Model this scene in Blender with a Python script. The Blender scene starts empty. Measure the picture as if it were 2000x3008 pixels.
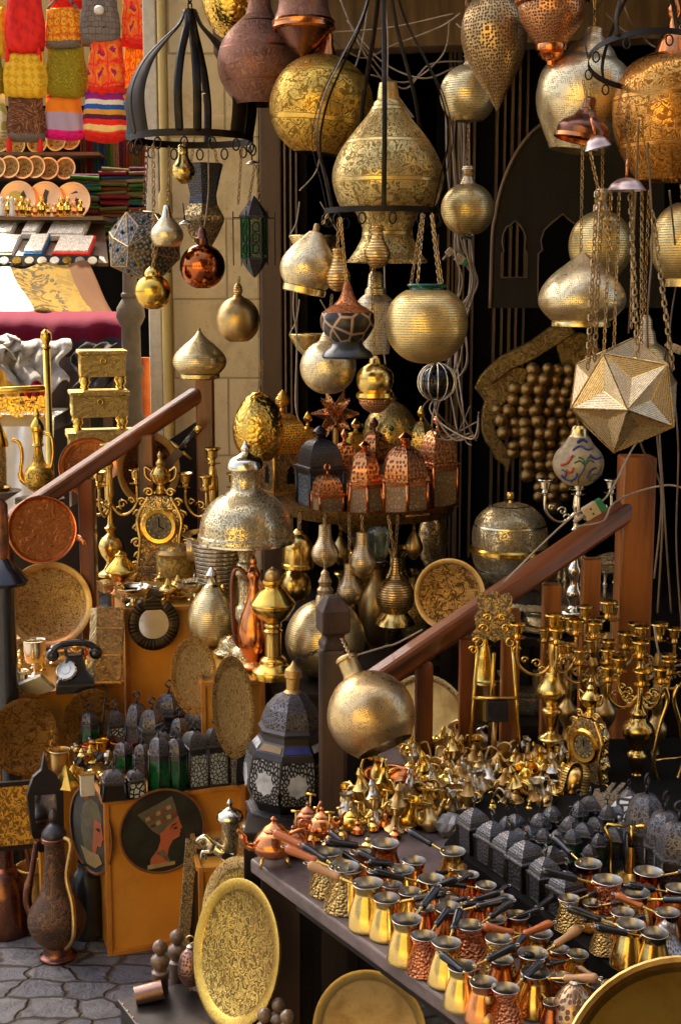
import bpy, math, random
from math import sin, cos, pi, radians, atan2, sqrt
from mathutils import Vector, Matrix
random.seed(7)
S = bpy.context.scene
COL = S.collection
F = 4060.0
PIT = radians(9)
CAM = Vector((0, 0, 1.7))
FW = Vector((0, cos(PIT), -sin(PIT)))
UP = Vector((0, sin(PIT), cos(PIT)))
XA = Vector((1, 0, 0))
V = Vector
def ray(x, y): return FW + XA * ((x - 1000) / F) + UP * ((1504 - y) / F)
def at(x, y, Y):
    d = ray(x, y); return CAM + d * (Y / d.y)
def on(x, y, z):
    d = ray(x, y); return CAM + d * ((z - CAM.z) / d.z)
def px(P):
    d = P - CAM; k = F / d.dot(FW); return 1000 + d.x * k, 1504 - d.dot(UP) * k
def sc(P): return (P - CAM).dot(FW) / F
# ------------------------------------------------------------- mesh builder
class MB:
    def __init__(s): s.v = []; s.f = []; s.uv = []; s.sm = []
    def face(s, idx, uv=None, sm=False):
        s.f.append(idx); s.uv.append(uv or [(s.v[i][0] + s.v[i][1] * .31, s.v[i][2] + s.v[i][1] * .7) for i in idx]); s.sm.append(sm)
    def lathe(s, prof, n=32, m=None, sm=True, a0=0.0, sx=1.0, lim=38, arc=2 * pi, wob=None):
        P = [(max(r, 1e-4), z) for r, z in prof]
        R = max(r for r, z in P)
        L = [0.0]
        for i in range(1, len(P)): L.append(L[-1] + math.hypot(P[i][0] - P[i-1][0], P[i][1] - P[i-1][1]))
        def ring(i):
            b = len(s.v)
            for k in range(n if arc > 6.28 else n + 1):
                a = a0 + arc * k / n
                r = P[i][0] * (wob(a, P[i][1]) if wob else 1)
                q = V((r * cos(a) * sx, r * sin(a), P[i][1]))
                s.v.append(m @ q if m else q)
            return b
        prev = ring(0)
        for i in range(1, len(P)):
            cur = ring(i)
            for k in range(n):
                k2 = (k + 1) % n if arc > 6.28 else k + 1
                u0, u1 = arc * k / n * R, arc * (k + 1) / n * R
                s.face([prev + k, prev + k2, cur + k2, cur + k], [(u0, L[i-1]), (u1, L[i-1]), (u1, L[i]), (u0, L[i])], sm)
            prev = cur
            if sm and i < len(P) - 1:
                a = V((P[i][0] - P[i-1][0], P[i][1] - P[i-1][1])); b = V((P[i+1][0] - P[i][0], P[i+1][1] - P[i][1]))
                if a.length > 1e-6 and b.length > 1e-6 and math.degrees(a.angle(b)) > lim: prev = ring(i)
            elif not sm and i < len(P) - 1: pass
        return s
    def box(s, c, size, m=None):
        b = len(s.v); c = V(c)
        for z in (-1, 1):
            for x, y in ((-1, -1), (1, -1), (1, 1), (-1, 1)):
                q = c + V((x * size[0] / 2, y * size[1] / 2, z * size[2] / 2)); s.v.append(m @ q if m else q)
        for q in ((0, 3, 2, 1), (4, 5, 6, 7), (0, 1, 5, 4), (1, 2, 6, 5), (2, 3, 7, 6), (3, 0, 4, 7)): s.face([b + i for i in q])
        return s
    def beam(s, p0, p1, w, h, upv=(0, 0, 1)):
        p0, p1 = V(p0), V(p1); d = p1 - p0; L = d.length; d.normalize()
        x = d.cross(V(upv)); x.normalize(); z = x.cross(d)
        m = Matrix.Translation((p0 + p1) / 2) @ Matrix((x, d, z)).transposed().to_4x4()
        return s.box((0, 0, 0), (w, L, h), m)
    def tube(s, pts, r=.003, n=6, closed=False, flat=None, up=None):
        pts = [V(p) for p in pts]; N = len(pts)
        if N < 2: return s
        rr = r if isinstance(r, (list, tuple)) else [r] * N
        T = []
        for i in range(N):
            a = pts[(i - 1) % N] if closed or i > 0 else pts[i]; b = pts[(i + 1) % N] if closed or i < N - 1 else pts[i]
            t = b - a
            T.append(t.normalized() if t.length > 1e-9 else V((0, 0, 1)))
        u = V(up) if up else (V((0, 0, 1)) if abs(T[0].z) < .9 else V((1, 0, 0)))
        u = (u - T[0] * u.dot(T[0])).normalized(); b0 = len(s.v); acc = 0; Ls = []
        for i in range(N):
            u = u - T[i] * u.dot(T[i])
            u = u.normalized() if u.length > 1e-6 else T[i].orthogonal().normalized()
            w = T[i].cross(u)
            if i: acc += (pts[i] - pts[i-1]).length
            Ls.append(acc)
            for k in range(n):
                a = 2 * pi * k / n
                s.v.append(pts[i] + (u * cos(a) + w * sin(a) * (flat or 1)) * rr[i])
        for i in range(N if closed else N - 1):
            j = (i + 1) % N
            for k in range(n):
                k2 = (k + 1) % n
                s.face([b0 + i*n + k, b0 + i*n + k2, b0 + j*n + k2, b0 + j*n + k], [(k / n * .05, Ls[i]), ((k+1) / n * .05, Ls[i]), ((k+1) / n * .05, Ls[i] + .01), (k / n * .05, Ls[i] + .01)], n > 4)
        if not closed:
            s.face([b0 + k for k in range(n)][::-1]); s.face([b0 + (N-1)*n + k for k in range(n)])
        return s
    def ball(s, c, r, n=12, sz=1.0, m=None):
        h = max(5, n // 2 + 1)
        mm = Matrix.Translation(V(c))
        if m: mm = m @ mm
        return s.lathe([(r * sin(pi * i / h), -r * sz * cos(pi * i / h)) for i in range(h + 1)], n, mm)
    def ring(s, c, R, r, n=16, k=5, axis='z', sx=1.0, m=None):
        c = V(c); pts = []
        for i in range(n):
            a = 2 * pi * i / n
            q = {'z': V((R*cos(a)*sx, R*sin(a), 0)), 'y': V((R*cos(a)*sx, 0, R*sin(a))), 'x': V((0, R*cos(a)*sx, R*sin(a)))}[axis]
            q = c + q
            pts.append(m @ q if m else q)
        return s.tube(pts, r, k, closed=True)
    def prism(s, out, t, m=None):
        # outline (x,z) in the local XZ plane, extruded t along +Y
        n = len(out); b = len(s.v)
        for y in (0, t):
            for x, z in out:
                q = V((x, y, z)); s.v.append(m @ q if m else q)
        ar = sum(out[i][0] * out[(i+1) % n][1] - out[(i+1) % n][0] * out[i][1] for i in range(n))
        A = list(range(b, b + n)); B = list(range(b + n, b + 2 * n))
        s.face(A if ar > 0 else A[::-1]); s.face(B[::-1] if ar > 0 else B)
        for i in range(n):
            j = (i + 1) % n
            q = [A[i], B[i], B[j], A[j]]
            s.face(q if ar > 0 else q[::-1])
        return s
    def sheet(s, grid, sm=True):
        b = len(s.v); R, C = len(grid), len(grid[0])
        for row in grid: s.v += [V(p) for p in row]
        for i in range(R - 1):
            for j in range(C - 1):
                s.face([b + i*C + j, b + i*C + j+1, b + (i+1)*C + j+1, b + (i+1)*C + j], [(j/(C-1), i/(R-1)), ((j+1)/(C-1), i/(R-1)), ((j+1)/(C-1), (i+1)/(R-1)), (j/(C-1), (i+1)/(R-1))], sm)
        return s
    def chain(s, p0, p1, ll=.02, r=.0016, sag=0.0):
        p0, p1 = V(p0), V(p1); D = (p1 - p0).length; n = max(2, int(D / (ll * .78)))
        def c(t):
            q = p0.lerp(p1, t); q.z -= sag * 4 * t * (1 - t); return q
        for i in range(n):
            a, b = c(i / n), c((i + 1) / n); d = (b - a).normalized()
            x = d.orthogonal().normalized()
            if i % 2: x = d.cross(x)
            o = (a + b) / 2; l = ll / 2; w = ll * .24
            s.tube([o + d*l, o + d*l*.5 + x*w, o - d*l*.5 + x*w, o - d*l, o - d*l*.5 - x*w, o + d*l*.5 - x*w], r, 4, closed=True)
        return s
    def build(s, name, mat, parent=None, bevel=0, solid=0, sub=0):
        me = bpy.data.meshes.new(name)
        me.from_pydata([tuple(p) for p in s.v], [], s.f)
        ul = me.uv_layers.new(name='UVMap')
        flat = [c for fu in s.uv for p in fu for c in p]
        ul.data.foreach_set('uv', flat)
        me.polygons.foreach_set('use_smooth', s.sm)
        me.materials.append(mat); me.update()
        o = bpy.data.objects.new(name, me); COL.objects.link(o)
        if parent: o.parent = parent
        if solid:
            q = o.modifiers.new('s', 'SOLIDIFY'); q.thickness = solid; q.offset = 0
        if bevel:
            q = o.modifiers.new('b', 'BEVEL'); q.width = bevel; q.segments = 2; q.limit_method = 'ANGLE'; q.harden_normals = False
        if sub:
            q = o.modifiers.new('u', 'SUBSURF'); q.levels = sub; q.render_levels = sub
        return o
# ------------------------------------------------------------- things
def tag(o, label, cat, group=None):
    o['label'] = label; o['category'] = cat
    if group: o['group'] = group
    return o
def root(name, label, cat, loc, rot=(0, 0, 0), group=None, scale=1):
    o = bpy.data.objects.new(name, None); COL.objects.link(o); o.empty_display_size = .02
    o.location = loc; o.rotation_euler = rot; o.scale = (scale,) * 3
    return tag(o, label, cat, group)
def structure(o): o['kind'] = 'structure'; return o
def kids(o): return [c for c in COL.objects if c.parent == o]
PROTO = {}
def dup(o, loc, rot=(0, 0, 0), scale=1, label=None, group=None, mats=None):
    if o.name not in PROTO:
        PROTO[o.name] = [(c, kids(c)) for c in kids(o)]
    r = o.copy(); COL.objects.link(r); r.location = loc; r.rotation_euler = rot; r.scale = (scale,) * 3
    if label: r['label'] = label
    if group: r['group'] = group
    for c, gs in PROTO[o.name]:
        d = c.copy(); COL.objects.link(d); d.parent = r
        k = c.name.split('.')[0]
        if mats and k in mats: d.material_slots[0].link = 'OBJECT'; d.material_slots[0].material = mats[k]
        for g in gs:
            e = g.copy(); COL.objects.link(e); e.parent = d
    return r
def spline(pts, n=8):
    pts = [V(p) for p in pts]; out = []
    for i in range(len(pts) - 1):
        p0 = pts[max(i-1, 0)]; p1 = pts[i]; p2 = pts[i+1]; p3 = pts[min(i+2, len(pts)-1)]
        for k in range(n):
            t = k / n
            out.append(.5 * ((2*p1) + (p2 - p0)*t + (2*p0 - 5*p1 + 4*p2 - p3)*t*t + (3*p1 - p0 - 3*p2 + p3)*t**3))
    out.append(pts[-1]); return out
def smoothprof(pr, n=4):
    if len(pr) < 3: return pr
    return [(max(0, q.x), q.y) for q in spline([V((a, b, 0)) for a, b in pr], n)]
# ------------------------------------------------------------- materials
def lin(c):
    if isinstance(c, str):
        c = tuple(int(c[i:i+2], 16) / 255 for i in (0, 2, 4))
        c = tuple(((x + .055) / 1.055) ** 2.4 if x > .04045 else x / 12.92 for x in c)
    return (c[0], c[1], c[2], 1)
class NT:
    def __init__(s, name):
        s.m = bpy.data.materials.new(name); s.m.use_nodes = True; s.t = s.m.node_tree; s.b = s.t.nodes['Principled BSDF']
    def n(s, kind, ins=None, **props):
        d = s.t.nodes.new(kind)
        for k, v in props.items(): setattr(d, k, v)
        for k, v in (ins or {}).items():
            if hasattr(v, 'is_linked'): s.t.links.new(v, d.inputs[k])
            else: d.inputs[k].default_value = v
        return d
    def link(s, a, b): s.t.links.new(a, b)
    def math(s, op, a, b=0.0, c=0.0): return s.n('ShaderNodeMath', {0: a, 1: b, 2: c}, operation=op).outputs[0]
    def mix(s, f, a, b):
        d = s.n('ShaderNodeMix', data_type='RGBA')
        for i, v in ((0, f), (6, a), (7, b)):
            if hasattr(v, 'is_linked'): s.t.links.new(v, d.inputs[i])
            else: d.inputs[i].default_value = v
        return d.outputs[2]
    def step(s, x, a, b): return s.n('ShaderNodeMapRange', {0: x, 1: a, 2: b, 3: 0.0, 4: 1.0}, interpolation_type='SMOOTHSTEP').outputs[0]
    def vec(s, coord, scale):
        tc = s.n('ShaderNodeTexCoord').outputs[coord]
        sv = scale if isinstance(scale, (tuple, list)) else (scale,) * 3
        return s.n('ShaderNodeMapping', {0: tc, 3: sv}).outputs[0]
    def noise(s, vec, scale=1.0, detail=3.0, dist=0.0, rough=.5): return s.n('ShaderNodeTexNoise', {'Vector': vec, 'Scale': scale, 'Detail': detail, 'Distortion': dist, 'Roughness': rough}).outputs[0]
    def vor(s, vec, scale=1.0, feature='F1', rand=1.0, dims='3D', out=0):
        return s.n('ShaderNodeTexVoronoi', {'Vector': vec, 'Scale': scale, 'Randomness': rand}, feature=feature, voronoi_dimensions=dims).outputs[out]
    def bump(s, h, strength=.4, dist=.002, nrm=None):
        d = s.n('ShaderNodeBump', {'Height': h, 'Strength': strength, 'Distance': dist})
        if nrm: s.link(nrm, d.inputs['Normal'])
        return d.outputs[0]
MATS = {}
def pattern(t, pat, scale):
    """a 0..1 mask, 1 in the holes or grooves of the metalwork"""
    uv = t.vec('UV', scale); ob = t.vec('Object', scale)
    if pat == 'dots':
        d = t.vor(uv, 1, rand=.35, dims='2D'); hole = t.n('ShaderNodeMapRange', {0: d, 1: .2, 2: .36, 3: 1.0, 4: 0.0}).outputs[0]
        mot = t.math('SINE', t.math('MULTIPLY', t.noise(uv, .09, 1, .8), 34.0)); return t.math('MULTIPLY', hole, t.math('MULTIPLY_ADD', t.step(mot, -.3, .4), .75, .2))
    if pat == 'rows':   # pierced rows, like a fine sieve
        sx = t.n('ShaderNodeSeparateXYZ', {0: uv}); f = t.math('FRACT', sx.outputs[1]); a = t.math('ABSOLUTE', t.math('SUBTRACT', f, .5))
        nz = t.noise(uv, 1.6, 2); r = t.step(t.math('ADD', a, t.math('MULTIPLY', nz, .3)), .40, .30); return t.math('MULTIPLY', r, t.step(nz, .38, .52))
    if pat == 'ribs':
        sx = t.n('ShaderNodeSeparateXYZ', {0: uv}); f = t.math('FRACT', sx.outputs[1]); return t.step(t.math('ABSOLUTE', t.math('SUBTRACT', f, .5)), .25, .05)
    if pat in ('engr', 'oengr'):
        c_ = uv if pat == 'engr' else ob; dm = '2D' if pat == 'engr' else '3D'
        a = t.noise(c_, .55, 2, 1.3); fine = t.noise(c_, 2.6, 2, 1.0)
        g1 = t.step(t.math('SINE', t.math('MULTIPLY', a, 26.0)), .35, .85)          # scrolling tendrils
        g2 = t.step(t.math('ABSOLUTE', t.math('SUBTRACT', fine, .5)), .045, .015)    # small chasing between them
        gg = t.math('MAXIMUM', g1, t.math('MULTIPLY', g2, .8))
        if pat == 'oengr': return gg
        sx = t.n('ShaderNodeSeparateXYZ', {0: uv}); band = t.math('ABSOLUTE', t.math('SINE', t.math('MULTIPLY_ADD', sx.outputs[1], .42, .6)))
        return t.math('MAXIMUM', t.math('MULTIPLY', gg, t.step(band, .16, .22)), t.step(t.math('ABSOLUTE', t.math('SUBTRACT', band, .15)), .03, .01))
    if pat == 'hammer':
        return t.vor(ob, 1, 'F1')
    if pat == 'fili':
        a = t.noise(uv, 1.1, 2, 2.2); b = t.vor(uv, .55, 'DISTANCE_TO_EDGE', dims='2D')
        return t.math('MULTIPLY', t.step(a, .47, .53), t.step(b, .05, .11))
    if pat == 'holes':
        d = t.vor(uv, 1, rand=.55, dims='2D'); return t.n('ShaderNodeMapRange', {0: d, 1: .26, 2: .38, 3: 1.0, 4: 0.0}).outputs[0]
    if pat == 'ofili':
        a = t.noise(ob, 1.1, 2, 2.2); return t.step(a, .48, .54)
    return None
def metal(name, col, rough=.3, pat=None, scale=120, dark=None, bump=.5, hole=0.0, patina=.35, pcol=None, depth=.0015, met=1.0, alpha=False, gm=.85):
    if name in MATS: return MATS[name]
    t = NT(name); c = lin(col); oc = t.vec('Object', 1)
    big = t.noise(oc, 14, 5, .6); fine = t.noise(oc, 90, 4)
    pc = lin(pcol) if pcol else tuple(x * y for x, y in zip(c, (.45, .36, .25, 1)))
    col1 = t.mix(t.math('MULTIPLY', t.step(big, .42, .72), patina), c, pc)
    col1 = t.mix(t.math('MULTIPLY', t.step(fine, .5, .8), patina * .6), col1, pc)
    rg = t.math('MULTIPLY_ADD', fine, .22, max(0.02, rough - .11))
    t.b.inputs['Metallic'].default_value = met
    h = t.math('MULTIPLY', fine, .15)
    g = pattern(t, pat, scale)
    if g is not None:
        h = t.math('SUBTRACT', h, g)
        if pat != 'hammer':
            d = lin(dark) if dark else tuple(x * y for x, y in zip(c, (.22, .15, .08, 1)))
            col1 = t.mix(t.math('MULTIPLY', g, gm), col1, d)
            rg = t.math('MULTIPLY_ADD', g, .25, rg)
            if hole: t.link(t.math('SUBTRACT', met, t.math('MULTIPLY', g, hole)), t.b.inputs['Metallic'])
            if alpha: t.link(t.math('SUBTRACT', 1.0, t.math('GREATER_THAN', g, .5)), t.b.inputs['Alpha'])
    t.link(col1, t.b.inputs['Base Color']); t.link(rg, t.b.inputs['Roughness'])
    t.link(t.bump(h, bump, depth), t.b.inputs['Normal'])
    MATS[name] = t.m; return t.m
def plain(name, col, rough=.6, var=.25, nscale=20, bump=.15, col2=None, spec=.5, coat=0, stretch=(1, 1, 1), trans=0, emit=None, fine=150, depth=.003):
    if name in MATS: return MATS[name]
    t = NT(name); c = lin(col); c2 = lin(col2) if col2 else tuple(x * .5 for x in c[:3]) + (1,)
    ov = t.vec('Object', tuple(nscale * x for x in stretch))
    a = t.noise(ov, 1, 6, .4, .6); f = t.noise(t.vec('Object', tuple(fine * x for x in stretch)), 1, 3)
    k = t.math('MULTIPLY', t.step(a, .35, .75), var * 2); k = t.math('ADD', k, t.math('MULTIPLY', t.math('SUBTRACT', f, .45), var))
    t.link(t.mix(t.n('ShaderNodeClamp', {0: k}).outputs[0], c, c2), t.b.inputs['Base Color'])
    t.link(t.math('MULTIPLY_ADD', a, .2, max(.02, rough - .1)), t.b.inputs['Roughness'])
    t.b.inputs['Specular IOR Level'].default_value = spec
    if coat: t.b.inputs['Coat Weight'].default_value = coat
    if trans: t.b.inputs['Transmission Weight'].default_value = trans
    if bump: t.link(t.bump(t.math('ADD', a, t.math('MULTIPLY', f, .4)), bump, depth), t.b.inputs['Normal'])
    MATS[name] = t.m; return t.m
# brass / copper / silver / iron
BRS = (.78, .54, .16); GLD = (.85, .54, .10); PAL = (.84, .64, .26); SIL = (.86, .71, .40); COP = (.68, .25, .09); DCP = (.34, .14, .08); BRZ = (.50, .29, .10); IRN = (.06, .06, .065)
m_brass = metal('polished brass', BRS, .22, bump=.15)
m_brass_old = metal('dull brass', (.62, .43, .17), .38, bump=.3, patina=.7)
m_gold = metal('yellow brass', GLD, .22, bump=.15)
m_gold_engr = metal('engraved yellow brass', GLD, .3, 'engr', 55, bump=.6)
m_gold_ham = metal('hammered yellow brass', GLD, .22, 'hammer', 70, bump=.7, depth=.004)
m_pale_dots = metal('pierced pale brass', PAL, .3, 'dots', 230, hole=.7, bump=.5, patina=.25)
m_pale_rows = metal('pale brass pierced in rows', PAL, .33, 'rows', 175, hole=.4, bump=.4, patina=.3, gm=.6)
m_pale_engr = metal('engraved pale brass', (.84, .63, .24), .32, 'engr', 75, bump=.7, patina=.3, dark=(.16, .10, .02))
m_pale = metal('plain pale brass', PAL, .28, bump=.15, patina=.25)
m_silver_dots = metal('pierced silvered brass', SIL, .3, 'dots', 220, hole=.7, bump=.5, patina=.2, pcol=(.45, .36, .2))
m_silver_rows = metal('silvered brass pierced in rows', (.85, .70, .36), .3, 'rows', 165, hole=.4, bump=.5, patina=.25, gm=.6, pcol=(.5, .38, .2))
m_silver_engr = metal('engraved silver', SIL, .24, 'engr', 95, bump=1.2, patina=.2, gm=.75, depth=.003, pcol=(.4, .3, .16))
m_silver_fili = metal('silver filigree', SIL, .22, 'fili', 130, hole=.6, bump=.9, gm=.65, dark=(.06, .05, .03), patina=.25, pcol=(.45, .34, .16))
m_silver = metal('plain silver', (.84, .76, .58), .18, bump=.12, patina=.15, pcol=(.5, .42, .28))
m_tin = metal('tinned metal', (.58, .53, .43), .3, bump=.2, patina=.3, pcol=(.3, .27, .22))
m_ribbed = metal('ribbed brass', (.80, .53, .20), .3, 'ribs', 130, bump=.6, patina=.3)
m_ribpale = metal('ribbed pale brass', (.82, .65, .38), .32, 'rows', 180, bump=.5, patina=.3, gm=.6)
m_copper = metal('polished copper', COP, .2, bump=.15, patina=.25, pcol=(.4, .15, .06))
m_copper_engr = metal('embossed copper', (.72, .28, .11), .28, 'engr', 95, bump=.8, patina=.35)
m_copper_perf = metal('pierced copper', (.74, .34, .13), .3, 'holes', 130, hole=.8, bump=.7, dark=(.03, .015, .008))
m_copper_brown = metal('engraved brown copper', (.27, .11, .065), .34, 'engr', 85, bump=.6, patina=.5, dark=(.42, .25, .17), gm=.6)
m_copper_dark = metal('dark oiled copper', (.22, .10, .07), .3, bump=.2, patina=.4)
m_bronze_perf = metal('pierced bronze', (.62, .40, .16), .36, 'holes', 125, hole=.85, bump=.9, dark=(.02, .014, .006), depth=.003)
m_brass_perf = metal('pierced brass', BRS, .3, 'fili', 110, hole=.85, bump=.8, dark=(.03, .02, .008))
m_brass_fine = metal('cast openwork brass', (.74, .52, .22), .26, 'ofili', 90, hole=.75, bump=1.0, dark=(.05, .03, .01), depth=.004)
m_bronze = metal('dull bronze', (.56, .36, .13), .5, 'hammer', 80, bump=.3, patina=.5)
m_bronze_leaf = metal('chased bronze', (.52, .36, .13), .38, 'oengr', 40, bump=.9, patina=.5, depth=.004, gm=.6)
m_iron = metal('black iron', (.026, .023, .02), .5, bump=.35, patina=.5, pcol=(.08, .06, .04))
m_iron_perf = metal('pierced dark iron', (.13, .125, .13), .42, 'holes', 150, hole=.6, dark=(.006, .006, .006), bump=.6, patina=.4, pcol=(.06, .05, .045))
m_iron_grey = metal('grey worn iron', (.085, .08, .078), .45, bump=.4, patina=.5, pcol=(.06, .05, .05))
m_iron_fili = metal('grey iron filigree', (.17, .16, .165), .42, 'fili', 130, hole=.6, dark=(.008, .008, .008), bump=.6, patina=.4, pcol=(.1, .09, .09))
m_tray_brown = metal('brown engraved tray brass', (.42, .24, .07), .4, 'oengr', 70, bump=.7, patina=.6)
m_tray_pale = metal('stippled tray brass', (.66, .47, .19), .38, 'oengr', 130, bump=.5, patina=.45)
m_tray_gold = metal('embossed tray brass', (.64, .44, .11), .24, 'oengr', 85, bump=1.0, patina=.25, depth=.005, dark=(.16, .10, .025), gm=.9)
m_chest = metal('embossed chest brass', (.84, .58, .15), .3, 'oengr', 32, bump=1.0, patina=.25, depth=.006, gm=.6, met=.45)
m_chainb = metal('old chain brass', (.45, .31, .14), .4, bump=.2, patina=.6)
m_cop_tray = metal('beaten copper tray', (.62, .24, .08), .3, 'oengr', 30, bump=.6, patina=.5, depth=.003, gm=.45)
m_copplate = metal('bright copper plate', (.95, .48, .20), .38, bump=.2, patina=.2)
# wood, stone, cloth
m_rail = plain('varnished red wood', (.26, .070, .012), .34, .6, 26, .35, (.055, .016, .007), coat=.2, stretch=(1, .07, 1), fine=260)
m_railv = plain('varnished red upright wood', (.24, .052, .008), .34, .6, 26, .35, (.055, .016, .007), coat=.2, stretch=(1, 1, .07), fine=260)
m_railpost = plain('varnished post wood', (.40, .13, .024), .34, .6, 24, .35, (.13, .036, .012), coat=.2, stretch=(1, 1, .06), fine=260)
m_newel = plain('worn newel wood', (.07, .032, .014), .55, .5, 18, .5, (.016, .008, .005), stretch=(1, 1, .15))
m_darkwood = plain('dark stained wood', (.018, .011, .007), .6, .4, 12, .3, (.008, .006, .004), stretch=(1, 1, .15), spec=.2)
m_jamb = plain('brown door wood', (.11, .055, .022), .5, .35, 10, .3, (.05, .025, .012), stretch=(1, 1, .12))
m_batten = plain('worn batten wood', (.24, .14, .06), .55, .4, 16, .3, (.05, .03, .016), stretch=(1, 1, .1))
m_crate = plain('ochre painted board', (.70, .31, .035), .42, .22, 7, .2, (.42, .16, .022), spec=.4)
m_crate_edge = plain('ochre painted frame', (.56, .22, .025), .45, .3, 14, .12, (.26, .09, .016))
m_table = plain('greyish table board', (.17, .125, .115), .45, .6, 22, .3, (.075, .055, .05), stretch=(.5, .5, 1))
m_black = plain('black lacquer', (.012, .012, .014), .22, .3, 20, .05, (.02, .02, .022), coat=.4)
m_handle = plain('black cezve handle', (.012, .013, .016), .28, .2, 30, .05, coat=.3)
m_orange = plain('orange varnished handle', (.50, .13, .022), .3, .25, 30, .1, (.28, .06, .012), coat=.4, stretch=(1, 1, .3))
m_tanwood = plain('pale turned wood', (.50, .27, .11), .45, .3, 30, .1, (.3, .14, .06))
m_knobwood = plain('brown turned knob', (.20, .12, .06), .32, .35, 30, .1, (.09, .05, .03), coat=.3)
m_cord = plain('dusty cream flex', (.46, .36, .24), .6, .35, 30, .1, (.24, .17, .1))
m_cordd = plain('brown flex', (.20, .13, .07), .6, .35, 30, .1)
m_plug = plain('cream plastic', (.62, .47, .28), .4, .2, 30, .05)
m_green = plain('green tape', (.02, .22, .09), .4, .2, 30, .05)
m_stonecol = plain('grey weathered stone', (.088, .062, .036), .85, .4, 16, .8, (.05, .036, .022), fine=260, depth=.004)
m_paint_black = plain('enamelled black', (.02, .024, .022), .35, .3, 30, .1, (.045, .05, .04), coat=.3)
m_white = plain('white enamel', (.70, .68, .62), .4, .15, 30, .05)
m_mirror = metal('mirror glass', (.86, .86, .84), .04, bump=0.0, patina=.05)
m_paper = plain('cream paper', (.66, .60, .46), .7, .2, 30, .1)
m_screen = plain('dark screen wood', (.022, .017, .008), .6, .4, 14, .3, (.010, .008, .004), spec=.3, stretch=(1, 1, .15))
m_dark = plain('board blackened for shade', (.006, .0052, .004), .85, .3, 10, .1, spec=.12)  # near-black colour carries the darkness of unlit depths
def glass(name, col, rough=.15, trans=.35, em=0):
    if name in MATS: return MATS[name]
    t = NT(name); oc = t.vec('Object', 1); c = lin(col)
    n1 = t.noise(oc, 30, 3)
    t.link(t.mix(t.step(n1, .3, .7), c, tuple(x * .55 for x in c[:3]) + (1,)), t.b.inputs['Base Color'])
    t.b.inputs['Roughness'].default_value = rough; t.b.inputs['Transmission Weight'].default_value = trans
    t.link(t.bump(t.noise(oc, 60, 2), .2, .002), t.b.inputs['Normal'])
    MATS[name] = t.m; return t.m
def mosaic(name, col, line, scale=90, w=.1, rough=.25, coord='UV'):
    if name in MATS: return MATS[name]
    t = NT(name); v = t.vec(coord, scale); c = lin(col)
    d = t.vor(v, 1, 'DISTANCE_TO_EDGE', dims='2D' if coord == 'UV' else '3D'); g = t.step(d, w + .05, w)
    cell = t.vor(v, 1, 'F1', dims='2D' if coord == 'UV' else '3D', out=1)
    cc = t.mix(.35, c, t.mix(1.0, c, cell))
    hs = t.n('ShaderNodeSeparateColor', {0: cell}).outputs[0]
    cc = t.mix(t.math('MULTIPLY', hs, .6), c, tuple(x * .35 for x in c[:3]) + (1,))
    t.link(t.mix(g, cc, lin(line)), t.b.inputs['Base Color'])
    t.link(t.math('MULTIPLY_ADD', g, .3, rough), t.b.inputs['Roughness'])
    t.link(t.math('MULTIPLY', g, .8), t.b.inputs['Metallic'])
    t.link(t.bump(g, .5, .002), t.b.inputs['Normal'])
    MATS[name] = t.m; return t.m
m_glass_green = glass('green glass', (.02, .30, .05), .12, .45)
m_glass_dkgreen = glass('dark green glass', (.01, .13, .03), .15, .3)
m_glass_clear = glass('clear greenish glass', (.50, .62, .50), .08, .8)
m_glass_milk = glass('milky white glass', (.62, .64, .66), .25, .1)
m_glass_blue = glass('blue glass', (.03, .05, .30), .15, .2)
m_glass_teal = glass('teal glass rim', (.03, .20, .13), .12, .4)
m_mos_grey = mosaic('frosted mosaic glass', (.36, .35, .20), (.34, .13, .05), 75, .12)
m_mos_blue = mosaic('grey blue mosaic glass', (.24, .28, .30), (.03, .03, .032), 75)
m_mos_white = mosaic('white star lattice glass', (.42, .46, .44), (.02, .02, .018), 95)
m_mos_cream = mosaic('cream star lattice glass', (.50, .50, .42), (.02, .02, .018), 70, .12)
def stone_wall():
    t = NT('sandstone blocks'); oc = t.vec('Object', 1)
    tc = t.n('ShaderNodeTexCoord').outputs['Object']; sx = t.n('ShaderNodeSeparateXYZ', {0: tc})
    v = t.n('ShaderNodeCombineXYZ', {0: t.math('ADD', sx.outputs[0], sx.outputs[1]), 1: sx.outputs[2], 2: 0.0}).outputs[0]
    br = t.n('ShaderNodeTexBrick', {'Vector': v, 'Color1': lin((.84, .66, .35)), 'Color2': lin((.78, .60, .30)), 'Mortar': lin((.50, .36, .16)), 'Scale': 1.0, 'Mortar Size': .005, 'Mortar Smooth': .4, 'Brick Width': .46, 'Row Height': .335})  # block colours lightened in place of strong bounced light on the pier
    br.offset = .5
    a = t.noise(oc, 6, 6, .5, .65); f = t.noise(oc, 90, 5, 0, .7)
    c = t.mix(t.math('MULTIPLY', t.step(a, .45, .7), .5), br.outputs[0], lin((.46, .31, .13)))
    pits = t.step(f, .62, .70); c = t.mix(t.math('MULTIPLY', pits, .6), c, lin((.12, .075, .035)))
    t.link(c, t.b.inputs['Base Color']); t.b.inputs['Roughness'].default_value = .9
    h = t.math('SUBTRACT', t.math('MULTIPLY', a, .6), t.math('ADD', t.math('MULTIPLY', br.outputs[1], 1.0), t.math('MULTIPLY', pits, .5)))
    t.link(t.bump(h, .6, .012), t.b.inputs['Normal']); return t.m
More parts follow.
